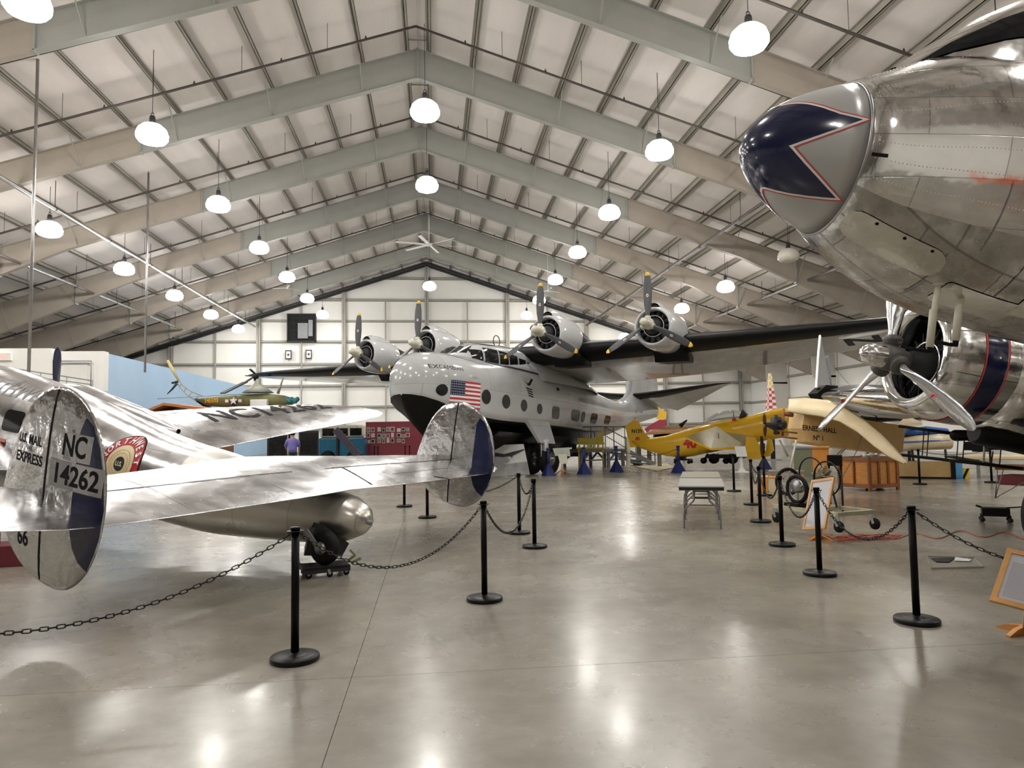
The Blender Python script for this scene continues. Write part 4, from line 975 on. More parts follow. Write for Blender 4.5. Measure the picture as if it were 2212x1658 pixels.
def decal_fn(name, me, fn, material, parent, sx, sy):
    bm = bmesh.new(); bm.from_mesh(me)
    xs = [v.co.x for v in bm.verts]; ys = [v.co.y for v in bm.verts]
    for ax, lo, hi, step in ((0, min(xs), max(xs), sx), (1, min(ys), max(ys), sy)):
        k = math.ceil((lo+1e-6)/step)
        while k*step < hi-1e-6:
            bmesh.ops.bisect_plane(bm, geom=bm.verts[:]+bm.edges[:]+bm.faces[:], plane_co=(k*step, 0, 0) if ax == 0 else (0, k*step, 0), plane_no=(1, 0, 0) if ax == 0 else (0, 1, 0)); k += 1
    bmesh.ops.triangulate(bm, faces=bm.faces)
    for v in bm.verts: v.co = fn(v.co.x, v.co.y)
    m2 = bpy.data.meshes.new(name); bm.to_mesh(m2); bm.free(); m2.materials.append(material)
    for p in m2.polygons: p.use_smooth = True
    return link(name, m2, parent)
half = [(-0.135, 0), (-0.205, 37), (-0.3, 52), (-0.38, 63), (-0.453, 71), (-0.52, 76.5), (-0.581, 79.2), (-0.666, 82.4), (-0.589, 85.9), (-0.513, 89.7), (-0.441, 93.4), (-0.369, 97.7), (-0.301, 102.4), (-0.233, 108.3), (-0.295, 116.4), (-0.358, 122.9), (-0.427, 128.4), (-0.497, 133.2), (-0.571, 137.8), (-0.648, 142), (-0.52, 147.4), (-0.419, 152.7), (-0.315, 160.3), (-0.25, 167), (-0.21, 173), (-0.195, 180)]
full = half+[(a, 360-b) for a, b in half[-2:0:-1]]
sq = lambda a: -math.sqrt(-a)
poly = [(-0.004, 0), *[(sq(a), b) for a, b in half], (-0.004, 180)]
for sgn in (1, -1):
    decal_fn('navy_patch', poly_mesh([[(a, b*sgn) for a, b in poly]]), lambda a, b: rad_pt(-a*a, b, 0.003), M['navy'], dc, 0.025, 7.5)['label'] = 'navy blue star-shaped field on the nose cone'
def ribbon(name, P, w0, w1, off, material):
    """band along the boundary of the blue field, from w0 to w1 outside it"""
    vs = []; pts = []
    for (a, b), (c, d) in zip(P[:-1], P[1:]):
        n = max(1, int(math.hypot((c-a), math.radians(d-b)*0.4)/0.03)); pts += [(a+(c-a)*i/n, b+(d-b)*i/n) for i in range(n)]
    pts.append(P[-1])
    N = len(pts)
    def mitre(i, w):
        a, b = pts[i]; r = max(rr_(a), 0.05); k = math.radians(1)*r
        def dirn(p, q): v = Vector((q[0]-p[0], (q[1]-p[1])*k)); return v.normalized() if v.length > 0 else Vector((1, 0))
        d1 = dirn(pts[i-1], pts[i]) if i > 0 else dirn(pts[0], pts[1]); d2 = dirn(pts[i], pts[i+1]) if i < N-1 else d1
        n1 = Vector((-d1.y, d1.x)); n2 = Vector((-d2.y, d2.x)); m_ = (n1+n2); 
        m_ = m_.normalized() if m_.length > 1e-3 else n1
        s_ = 1/max(0.32, m_.dot(n1)); return (a+m_.x*w*s_, b+m_.y*w*s_/k)
    mb = MB(); A = [mitre(i, w0) for i in range(N)]; B = [mitre(i, w1) for i in range(N)]
    vs = [rad_pt(*p, off) for p in A]+[rad_pt(*p, off) for p in B]
    mb.add(vs, [(i, i+1, N+i+1, N+i) for i in range(N-1)], 0, True); mb.build(name, material, dc, fix=False)
M['redl'] = mat('red_pinstripe', (0.62, 0.07, 0.06), 0.4, var=0.05)
for sgn in (1, -1):
    H = [(a, b*sgn) for a, b in half]
    ribbon('white_pinstripe', H, 0, 0.016*sgn, 0.0034, M['fwhite']); ribbon('red_pinstripe', H, 0.016*sgn, 0.026*sgn, 0.0036, M['redl'])
# fuselage behind the ring
# x, top, bottom, halfwidth
DS = [(-0.725, 0.635, -0.575, 0.60), (-1.0, 0.765, -0.76, 0.72), (-1.45, 0.99, -0.95, 0.90), (-1.9, 1.10, -1.05, 1.02), (-2.4, 1.2, -1.10, 1.10), (-3.2, 1.28, -1.16, 1.18), (-4.5, 1.32, -1.2, 1.22), (-7.5, 1.3, -1.2, 1.22), (-11, 1.2, -0.95, 1.05), (-15, 1.0, -0.3, 0.5), (-17.5, 0.8, 0.3, 0.1)]
def dsec(x, n=48):
    t, b, hw = interp(DS, x); return ring_ellipse(x, 0, (t+b)/2, hw, (t-b)/2, n, 2.1)
xs_ = [-0.725-0.15*i for i in range(26)]+[-4.8, -5.5, -6.5, -7.5, -9, -11, -13, -15, -16.5, -17.5]
mb = MB(); n = 48
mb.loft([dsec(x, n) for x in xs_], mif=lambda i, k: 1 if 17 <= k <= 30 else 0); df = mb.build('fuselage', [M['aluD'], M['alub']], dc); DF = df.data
mb = MB(); mb.lathe([(0.598, -0.715), (0.610, -0.72), (0.612, -0.735), (0.60, -0.74)], 48, Matrix.Translation((0, 0, 0.03)), axis='x'); mb.build('joint_ring', M['steel'], dc)
# rows of rivet heads along the stringers
def rivets(rows, xa, xb, pitch, target):
    tree = BVHTree.FromPolygons([v.co[:] for v in target.vertices], [p.vertices[:] for p in target.polygons]); mb = MB()
    for th in rows:
        x = xa
        while x > xb:
            t, b, hw = interp(DS, x); zc = (t+b)/2; d = Vector((0, math.sin(math.radians(th)), math.cos(math.radians(th))))
            h, nn, i, dd = tree.ray_cast(Vector((x, 0, zc))+d*3, -d)
            if h:
                if nn.dot(d) < 0: nn = -nn
                u = nn.cross(Vector((1, 0, 0))).normalized(); v = nn.cross(u); r = 0.006
                mb.add([h+u*r, h+v*r, h-u*r, h-v*r, h+nn*r*0.7], [(0, 1, 4), (1, 2, 4), (2, 3, 4), (3, 0, 4)])
            x -= pitch
    return mb
mb = rivets([16, 27, 39, 52, 63, 75, 86, 97, 108, 120], -0.78, -3.6, 0.024, DF); mb.build('rivet_rows', mat('rivet_head', (0.95, 0.95, 0.95), 0.3, 0.6, var=0.02), dc, fix=False)['kind'] = 'stuff'
# belly: access panel, hoop frame seams
def dl2(nm, polys, ma, off=0.006, x=0, y=0): return decal(nm, poly_mesh(polys), ma, dc, (x, y, 0), (-1, 0, 0), (0, -1, 0), DF, off, 0.12)
tree_side = ((-1, 0, 0), (0, 0, 1))
def nrmdecal(nm, polys, ma, x, th, off=0.006, step=0.08):
    t, b, hw = interp(DS, x); zc = (t+b)/2; r = math.radians(th); nz = Vector((0, math.sin(r), math.cos(r))); ux = Vector((-1, 0, 0)); uy = nz.cross(ux)
    return decal(nm, poly_mesh(polys), ma, dc, Vector((x, 0, zc)), ux, uy, DF, off, step)
M['alupanel'] = mat('access_panel_skin', (0.62, 0.61, 0.55), 0.24, 1.0, var=0.1, bump=0.15, rvar=0.06)
nrmdecal('access_panel', [[(a*1.0, b) for a, b in rrect(-0.36, 0.36, -0.13, 0.13, 0.11)]], M['alupanel'], -1.12, 152, 0.010)
nrmdecal('hatch', [rrect(-0.05, 0.05, -0.012, 0.012, 0.003)], M['ink'], -0.80, 106, 0.006)
for x, th in ((-0.95, 144), (-1.15, 145), (-1.35, 146), (-1.62, 168), (-2.3, 150)): nrmdecal('drain_hole', [circ(0.012, 10)], M['ink'], x, th, 0.012)
for x, th, L_ in ((-1.62, 125, 0.5), (-1.95, 138, 0.75), (-2.5, 150, 0.7), (-1.45, 160, 0.5)):
    nrmdecal('seam', [[(-0.004, -L_/2), (0.004, -L_/2), (0.004, L_/2), (-0.004, L_/2)]], M['mgrey'], x, th, 0.005)
for x, th in ((-2.45, 158), (-1.9, 165), (-2.6, 135)): nrmdecal('belly_panel', [rrect(-0.3, 0.3, -0.14, 0.14, 0.04)], M['alupanel'], x, th, 0.007)
# cockpit: raised windscreen with heavy brow
CW = [(-1.12, 0.86, 0.25), (-1.35, 1.05, 0.54), (-1.6, 1.24, 0.74), (-1.9, 1.43, 0.88), (-2.3, 1.65, 0.98), (-2.8, 1.78, 1.04), (-3.6, 1.72, 1.07), (-5.0, 1.38, 1.07)]
mb = MB(); mb.loft([[Vector((x, hw*math.copysign(abs(math.sin(a))**0.7, math.sin(a)), 0.45+(zt-0.45)*abs(math.cos(a))**0.5)) for a in [(-PI/2+PI*k/28) for k in range(29)]] for x, zt, hw in CW], closed=False)
ck = mb.build('cockpit_roof', M['aluD'], dc)
for sg in (1, -1):
    decal('windscreen_pane', poly_mesh([[(a*sg, b) for a, b in ((1.2, 0.79), (1.35, 0.90), (1.6, 1.03), (1.9, 1.16), (2.4, 1.32), (3.2, 1.42), (3.2, 1.0), (2.4, 0.93), (1.7, 0.85))]]), M['glassd'], dc, (0, 0, 0), (-sg, 0, 0), (0, 0, 1), ck.data, 0.012, 0.06)
# pitot masts below the chin
for i, (x, y, zt, zb) in enumerate(((-1.56, 0.3, -0.93, -1.42), (-1.78, 0.28, -0.86, -1.33))):
    mb = MB(); mb.tube([(x-0.02, y, zt+0.12), (x-0.01, y, zt-0.18), (x, y, zt-0.2), (x, y, zb)], [0.024, 0.024, 0.028, 0.028], 12); mb.lathe([(0, 0), (0.05, 0), (0.05, 0.04), (0, 0.04)], 14, Matrix.Translation((x-0.02, y, zt+0.0))); pm = mb.build('pitot_mast', M['cream'], dc)
    mb = MB(); mb.tube([(x, y, zb+0.03), (x, y, zb-0.03), (x+0.05, y, zb-0.035), (x+0.24, y, zb-0.03)], [0.026, 0.024, 0.016, 0.009], 10); mb.build('pitot_tube', M['black'], pm)
# wing centre and right engine
def dwing(y):
    a = abs(y); le = interp([(0, -5.0, -1.25), (3.0, -5.0, -1.2), (9, -6.2, -0.6), (11, -6.9, -0.4), (11.6, -7.8, -0.35)], a); te = interp([(0, -9.2, -1.35), (3.0, -9.2, -1.3), (9, -8.9, -0.7), (11, -8.6, -0.5), (11.6, -8.1, -0.4)], a)
    return (le[0], y, le[1]), (te[0], y, te[1])
mb = MB(); mb.loft([wing_ring(*dwing(y), 1, 0.15, 12) for y in (-11.6, -11.4, -10.5, -9, -6, -3, -1.5, 0)]); mb.build('wing', M['aluD'], dc)
def dc_engine(sy):
    en = link('engine_nacelle', None, dc); en.location = (-3.28, sy*2.82, -0.893)
    CT = Matrix.Translation((0, 0, 0.075))
    P = [(0.52, -0.62), (0.50, -0.45), (0.51, -0.34), (0.545, -0.265), (0.59, -0.25), (0.65, -0.29), (0.70, -0.38), (0.74, -0.52), (0.755, -0.68)]
    mb = MB(); mb.lathe(P+[(0.76, -0.85), (0.755, -1.1)], 48, CT, axis='x'); mb.build('cowling', M['aluD'], en)
    mb = MB(); mb.lathe([(0.7585, -0.66), (0.760, -0.67), (0.764, -0.8), (0.764, -0.90), (0.762, -0.91)], 48, CT, axis='x'); mb.build('navy_band', M['navy'], en)
    for x in (-0.645, -0.92): mb = MB(); mb.lathe([(0.757, x), (0.7635, x-0.001), (0.7645, x-0.014), (0.758, x-0.015)], 48, CT, axis='x'); mb.build('red_ring', M['redl'], en)
    mb = MB(); mb.loft([ring_ellipse(x, 0, zc, ry, rz, 36, 2.1) for x, zc, ry, rz in ((-1.09, 0.07, 0.745, 0.745), (-1.4, 0.04, 0.73, 0.75), (-1.9, -0.02, 0.68, 0.74), (-2.6, -0.12, 0.60, 0.72), (-3.6, -0.2, 0.54, 0.65), (-5.0, -0.3, 0.35, 0.42), (-6.6, -0.4, 0.05, 0.06))])
    mb.build('nacelle', M['aluD'], en)
    for a0 in (38, 70, 110, 142):
        a = math.radians(a0); mb = MB()
        mb.tube([(x, r*math.sin(a), 0.075+r*math.cos(a)) for x, r in ((-0.38, 0.70), (-0.52, 0.74), (-0.66, 0.755), (-0.85, 0.76), (-1.1, 0.755))], 0.004, 4); mb.build('cowl_seam', M['ink'], en)
    mb = MB(); mb.lathe([(0.0, -0.80), (0.49, -0.80), (0.49, -0.7)], 24, axis='x'); mb.lathe([(0, -0.15), (0.1, -0.2), (0.16, -0.32), (0.2, -0.5), (0.2, -0.8)], 20, axis='x')
    mb.build('crankcase', M['dgrey'], en)
    for k in range(9):
        a = 2*PI*k/9+0.2; c_, s_ = math.cos(a), math.sin(a); mb = MB()
        T = Matrix.Rotation(PI/2-a, 4, 'X')
        for j in range(9): 
            z = 0.2+0.028*j; mb.lathe([(0, z), (0.085-0.002*j, z), (0.085-0.002*j, z+0.013), (0, z+0.013)], 12, Matrix.Translation((-0.6, 0, 0)) @ Matrix.Rotation(a, 4, 'X'))
        mb.lathe([(0.062, 0.2), (0.062, 0.45), (0.05, 0.47), (0, 0.47)], 12, Matrix.Translation((-0.6, 0, 0)) @ Matrix.Rotation(a, 4, 'X'))
        R_ = Matrix.Rotation(a, 4, 'X'); mb.tube([R_ @ Vector((-0.47, 0.05, 0.15)), R_ @ Vector((-0.5, 0.07, 0.44))], 0.012, 6); mb.tube([R_ @ Vector((-0.47, -0.05, 0.15)), R_ @ Vector((-0.5, -0.07, 0.44))], 0.012, 6)
        mb.build('cylinder', M['dgrey'], en)
    mb = MB(); mb.torus((-0.44, 0, 0), 0.27, 0.012, Matrix.Rotation(PI/2, 4, 'Y'), 32, 6); mb.build('ignition_ring', M['chrome'], en)
    # propeller
    mb = MB(); mb.lathe([(0, 0.40), (0.035, 0.40), (0.045, 0.385), (0.085, 0.37), (0.12, 0.32), (0.135, 0.24), (0.14, 0.12), (0.14, 0.10)], 28, axis='x')
    for k in range(8): a = 2*PI*k/8; mb.sphere((0.345, 0.088*math.cos(a), 0.088*math.sin(a)), 0.016, 8)
    mb.build('hub_dome', M['chrome'], en)
    mb = MB(); mb.lathe([(0, 0.12), (0.15, 0.11), (0.165, 0.08), (0.165, -0.09), (0.12, -0.13), (0.1, -0.35), (0, -0.35)], 24, axis='x')
    for k in range(3):
        a = 2*PI*k/3; d = Vector((0, math.sin(-a), math.cos(a))); mb.tube([d*0.1, d*0.2, d*0.21, d*0.25, d*0.255, d*0.28], [0.10, 0.10, 0.115, 0.115, 0.09, 0.08], 14)
        e = Vector((0, d.z, -d.y)); mb.tube([d*0.2+e*0.1+Vector((-.03, 0, 0)), d*0.2-e*0.1+Vector((-.03, 0, 0))], 0.035, 8)
    mb.build('propeller_hub', M['hubg'], en)
    for k in range(3):
        Rm = Matrix.Rotation(-2*PI*k/3, 4, 'X')
        prof = [(0.13, 0.12, 0.115, -0.95), (0.2, 0.125, 0.11, -0.9), (0.27, 0.17, 0.085, -0.82), (0.38, 0.24, 0.06, -0.70), (0.52, 0.285, 0.05, -0.58), (0.7, 0.285, 0.04, -0.48), (0.85, 0.25, 0.03, -0.42), (0.94, 0.19, 0.022, -0.38), (0.98, 0.12, 0.015, -0.36), (1.0, 0.03, 0.007, -0.36)]
        prof = [(a_, b_, c_, -d_) for a_, b_, c_, d_ in prof]; prof2 = []
        for a, b in zip(prof[:-1], prof[1:]): prof2 += [a, tuple((p+q_)/2 for p, q_ in zip(a, b))]
        prof2.append(prof[-1])
        b = blade_mesh(1.75, prof2); b.v = [tuple(Rm @ Vector(v)) for v in b.v]; bo = b.build('propeller_blade', M['bladep'], en)
        mk = MB(); mk.prism(circ(0.05, 20, 0.75), 0, 0.003); mk.prism([(-0.04, -0.008), (0.04, -0.008), (0.04, 0.008), (-0.04, 0.008)], 0.003, 0.005, mi=1)
        T = Rm @ Matrix.Translation((0.026, 0.0, 1.02)) @ Matrix.Rotation(-0.56, 4, 'Z') @ Matrix(((0, 0, 1, 0), (1, 0, 0, 0), (0, 1, 0, 0), (0, 0, 0, 1)))
        mk.v = [tuple(T @ Vector(v)) for v in mk.v]; mk.build('maker_mark', [M['red'], M['navy']], bo)
    # undercarriage
    if sy < 0:
        mb = MB(); mb.torus((-2.23, 0.33, -1.6), 0.40, 0.17, Matrix.Rotation(PI/2, 4, 'X'), 36, 12); mb.build('main_wheel', M['rubber'], en)
        mb = MB(); mb.lathe([(0, -0.1), (0.24, -0.12), (0.27, -0.05), (0.27, 0.05), (0.24, 0.12), (0, 0.1)], 24, Matrix.Translation((-2.23, 0.33, -1.6)), axis='y'); mb.build('rim', M['steel'], en)
        mb = MB()
        for y in (0.05, 0.6): mb.tube([(-2.23, y, -1.6), (-1.9, y, -0.5)], 0.05, 10)
        mb.tube([(-2.23, 0.0, -1.6), (-2.23, 0.65, -1.6)], 0.04, 8); mb.build('wheel_leg', M['steel'], en)
        mb = MB(); mb.loft([ring_ellipse(x, 0, -0.72, r, r*1.1, 16) for x, r in ((-1.18, 0.12), (-1.22, 0.15), (-1.9, 0.18), (-2.4, 0.05))]); mb.build('oil_cooler_scoop', M['black'], en)
        mb = MB(); mb.box(-1.95, -1.75, 0.2, 0.28, -0.72, -0.65); mb.build('remove_flag', M['yellow'], en)
M['hubg'] = mat('hub_grey', (0.11, 0.105, 0.10), 0.5, 0.2, var=0.15, spec=0.4)
M['bladep'] = mat('polished_blade', (0.72, 0.73, 0.75), 0.16, 1.0, var=0.06, bump=0.12, bscale=5, rvar=0.05)
dc_engine(-1)
# ================================================================== BARRIER POSTS AND CHAINS
M['postb'] = mat('post_black', (0.003, 0.003, 0.003), 0.4, bump=0.04, bscale=12, spec=0.18)
M['basetop'] = mat('post_base_black', (0.006, 0.006, 0.007), 0.4, bump=0.04, bscale=12, spec=0.3)
M['chainm'] = mat('chain_black', (0.008, 0.008, 0.007), 0.4, 0.0, var=0.2, spec=0.3)
def make_post():
    t = thing('stanchion', 'x', 'stanchion', (0, 0, 0), 0, 'black chain stanchions')
    mb = MB(); mb.lathe([(0, 0.0), (0.178, 0.0), (0.182, 0.006), (0.182, 0.03), (0.176, 0.038), (0.10, 0.044), (0.04, 0.05), (0.034, 0.06), (0, 0.06)], 40); mb.build('base', M['basetop'], t)
    mb = MB(); mb.lathe([(0, 0.055), (0.0305, 0.055), (0.0305, 0.965), (0.0, 0.966)], 22); mb.build('pole', M['postb'], t)
    mb = MB(); mb.lathe([(0, 0.966), (0.036, 0.966), (0.036, 0.988), (0.032, 0.992), (0, 0.992)], 22); mb.build('cap', M['postb'], t)
    mb = MB(); mb.lathe([(0.030, 0.958), (0.064, 0.958), (0.064, 0.963), (0.030, 0.963)], 22)
    for s in (-1, 1): mb.torus((s*0.042, 0, 0.945), 0.012, 0.003, Matrix.Rotation(PI/2, 4, 'X'), 12, 5)
    mb.build('chain_collar', M['postb'], t)
    return t
PA = [(-1.05, 5.63), (0.5, 7.27), (4.13, 5.83), (4.38, 7.82), (4.94, 9.80), (5.80, 12.27), (6.90, 14.98), (8.10, 16.86), (7.9, 18.2), (1.40, 11.79), (1.45, 10.36), (-0.13, 14.31), (-0.67, 16.56), (13.65, 18.84), (15.87, 18.85), (-3.9, 4.2), (5.75, 4.55)]
PLAB = ['nearest black stanchion, in front of the small wheel under the silver airliner tail', 'black stanchion below the right fin tip of the silver airliner', 'large black stanchion at right foreground left of the framed easel sign', 'second black stanchion of the right row, in front of the leaning white sign board',
 'third black stanchion of the right row, left of the leaning white sign board', 'fourth black stanchion of the right row, right of the folding table', 'fifth black stanchion of the right row, leftmost behind the folding table line', 'sixth black stanchion in the right row, partly behind nearer posts', 'farthest black stanchion of the right row, partly behind nearer posts',
 'taller-looking rear one of two black stanchions close together in the middle', 'front right one of two black stanchions close together in the middle', 'black stanchion seen under the right end of the silver tailplane', 'small black stanchion farther back, left under the silver tailplane',
 'far black stanchion right of the orange panelled crate', 'far black stanchion near the right edge behind the thin black boom', 'black stanchion outside the left edge', 'black stanchion outside the right edge']
p0 = make_post(); posts = []
for i, ((x, y), lb) in enumerate(zip(PA, PLAB)):
    if i == 0: p0.location = (x, y, 0); p0['label'] = lb; t = p0
    else: t = dup(p0, (x, y, 0), 0.7*i, lb)
    posts.append(t)
def link_shape(mb, c, d, side, L=0.062, W=0.033, r=0.0042, n=14, k=6):
    """one oval chain link around centre c, long axis d, flat in the plane d-side"""
    d = d.normalized(); side = (side-d*side.dot(d)).normalized(); nn = d.cross(side)
    vs = []; fs = []; hl = (L-W)/2; hw = W/2-r
    for i in range(n):
        a = 2*PI*i/n; ca, sa = math.cos(a), math.sin(a)
        p = c+d*(ca*hw+(hl if ca >= 0 else -hl))+side*(sa*hw); o = (d*ca+side*sa)
        for j in range(k): b = 2*PI*j/k; vs.append(p+o*(r*math.cos(b))+nn*(r*math.sin(b)))
    for i in range(n):
        for j in range(k): fs.append((i*k+j, ((i+1) % n)*k+j, ((i+1) % n)*k+(j+1) % k, i*k+(j+1) % k))
    mb.add(vs, fs, 0, True)
def chain(a, b, sag, lab, z=0.935, ln=0.062, r0=0.045, small=False, grp='chains between the stanchions'):
    a = Vector((*a, z)); b = Vector((*b, z)); h = (b-a).normalized(); a = a+h*r0; b = b-h*r0
    P = [a.lerp(b, i/200)-Vector((0, 0, 4*sag*(i/200)*(1-i/200))) for i in range(201)]
    mb = MB(); pitch = ln*0.74; acc = 0; nxt = pitch/2; q = 0; tot = sum((P[i+1]-P[i]).length for i in range(200))
    for i in range(200):
        seg = (P[i+1]-P[i]).length
        while acc+seg >= nxt:
            c = P[i].lerp(P[i+1], (nxt-acc)/seg); d = P[i+1]-P[i]; hs = Vector((-h.y, h.x, 0)); vs_ = d.cross(hs)
            ang = 0.35+(PI/2)*(q % 2); side = hs*math.cos(ang)+vs_.normalized()*math.sin(ang)
            link_shape(mb, c, d, side, ln, ln*0.53, 0.0042 if not small else 0.005, 12 if not small else 8, 6 if not small else 4); q += 1; nxt += pitch
        acc += seg
    return tag(mb.build('barrier_chain', M['chainm'], fix=False), lab, 'chain', grp)
chain(PA[0], PA[15], 0.45, 'black chain sagging from the nearest stanchion to the left edge')
chain(PA[0], PA[1], 0.41, 'black chain sagging past the airliner tail wheel, between the two nearest left stanchions')
chain(PA[1], PA[10], 0.47, 'black chain swinging from below the fin tip to the paired middle stanchions')
chain(PA[10], PA[9], 0.22, 'short black chain joining the two paired middle stanchions')
chain(PA[9], PA[11], 0.35, 'black chain passing behind the right fin of the silver airliner')
chain(PA[11], PA[12], 0.3, 'black chain beneath the silver tailplane between the far left stanchions', small=True)
chain(PA[3], PA[2], 0.37, 'black chain sagging between the two nearest stanchions at right')
chain(PA[2], PA[16], 0.40, 'black chain sagging to the right edge across the easel sign')
chain(PA[4], PA[3], 0.40, 'black chain sagging in front of the leaning white sign board')
chain(PA[5], PA[4], 0.38, 'black chain in the right row left of the leaning sign board', small=True)
chain(PA[6], PA[5], 0.35, 'black chain in the right row behind the folding tables', small=True)
chain(PA[7], PA[6], 0.3, 'thin looking far black chain of the right row', small=True)
chain(PA[13], PA[14], 0.12, 'thin far chain right of the orange crate', small=True)
# ================================================================== BLUE PYRAMID POSTS
BPp = [gp(1185, 1027), gp(1262, 1024), gp(1332, 1019), gp(1466, 1021), gp(1651, 1013)]
BL = ['blue pyramid-footed post in front of the flying boat wheel', 'blue pyramid-footed post left of the grey platform legs', 'blue pyramid-footed post beside the white stair leg', 'blue pyramid-footed post in front of the yellow racing plane', 'blue pyramid-footed post behind the right row of stanchions']
def make_bpost():
    t = thing('pyramid_post', 'x', 'barrier post', (0, 0, 0), 0.3, 'blue pyramid-footed barrier posts')
    mb = MB(); w_ = [0.21, 0.20, 0.055, 0.045]; z_ = [0, 0.03, 0.42, 0.46]; mb.loft([[Vector((x*a, y*a, z)) for x, y in ((-1, -1), (1, -1), (1, 1), (-1, 1))] for a, z in zip(w_, z_)], smooth=False); mb.build('pyramid_foot', M['blueb'], t)
    mb = MB(); mb.tube([(0, 0, 0.44), (0, 0, 0.98)], 0.055, 12); mb.lathe([(0, 0.97), (0.07, 0.97), (0.075, 1.0), (0.05, 1.03), (0, 1.04)], 12); mb.build('post', M['blueb'], t)
    mb = MB(); mb.torus((0, 0, 0.88), 0.065, 0.015, None, 14, 6); mb.build('chain_ring', M['dgrey'], t)
    return t
b0 = make_bpost()
for i, p in enumerate(BPp):
    if i == 0: b0.location = (p.x, p.y, 0); b0['label'] = BL[0]
    else: dup(b0, (p.x, p.y, 0), 0.3, BL[i])
for i in range(3):
    chain((BPp[i].x, BPp[i].y), (BPp[i+1].x, BPp[i+1].y), 0.25, ['far chain hanging between blue posts by the flying boat wheel', 'far chain hanging between blue posts under the grey platform', 'far chain hanging before the red topped sign stand'][i], z=0.9, ln=0.08, small=True, grp='far chains between blue posts')
# ================================================================== FOLDING TABLES
M['ttop'] = mat('table_laminate_grey', (0.50, 0.49, 0.48), 0.28, var=0.05, coat=0.2)
M['ttop2'] = mat('table_laminate_olive', (0.33, 0.32, 0.26), 0.35, var=0.06)
def make_table():
    t = thing('folding_table', 'grey topped folding table, the nearer of two end to end', 'table', (0, 0, 0), 0, 'folding tables end to end'); L_, Wd = 1.83, 0.76
    mb = MB(); mb.box(-Wd/2, Wd/2, 0, L_, 0.715, 0.74); mb.build('tabletop', M['ttop'], t, 0.004)
    mb = MB(); mb.box(-Wd/2+0.02, Wd/2-0.02, 0.02, 0.035, 0.66, 0.715); mb.box(-Wd/2+0.02, Wd/2-0.02, L_-0.035, L_-0.02, 0.66, 0.715); mb.box(-Wd/2+0.02, -Wd/2+0.035, 0.02, L_-0.02, 0.66, 0.715); mb.box(Wd/2-0.035, Wd/2-0.02, 0.02, L_-0.02, 0.66, 0.715); mb.build('apron', M['dgrey'], t)
    for y in (0.32, L_-0.32):
        for s in (-1, 1):
            mb = MB(); mb.tube([(s*0.12, y, 0.70), (s*0.12, y, 0.50), (s*0.13, y, 0.46), (s*0.24, y, 0.36), (s*0.29, y, 0.31), (s*0.30, y, 0.26), (s*0.30, y, 0.0)], 0.014, 8)
            mb.tube([(s*0.13, y, 0.69), (s*0.24, y, 0.60), (s*0.285, y, 0.56), (s*0.29, y, 0.50), (s*0.29, y, 0.31)], 0.010, 8); mb.build('leg', M['mgrey'], t)
        mb = MB(); mb.tube([(-0.12, y, 0.62), (0.12, y, 0.62)], 0.01, 6); mb.tube([(-0.12, y, 0.52), (0.12, y, 0.52)], 0.01, 6); mb.tube([(-0.20, y, 0.39), (0.20, y, 0.39)], 0.008, 6); mb.build('leg_brace', M['dgrey'], t)
    return t
ta = gp(1469, 1050, 0.74); tb_ = gp(1572, 1050, 0.74)
t1 = make_table(); t1.location = ((ta.x+tb_.x)/2, ta.y, 0); t1.rotation_euler = (0, 0, -0.365)
t2 = dup(t1, (t1.location.x+0.357*2.1, t1.location.y+0.934*2.1, 0), -0.365, 'olive grey folding table standing behind the nearer grey topped one')
for c_ in [c_ for c_ in C.objects if c_.parent == t2 and c_.name.startswith('tabletop')]: c_.data = c_.data.copy(); c_.data.materials[0] = M['ttop2']
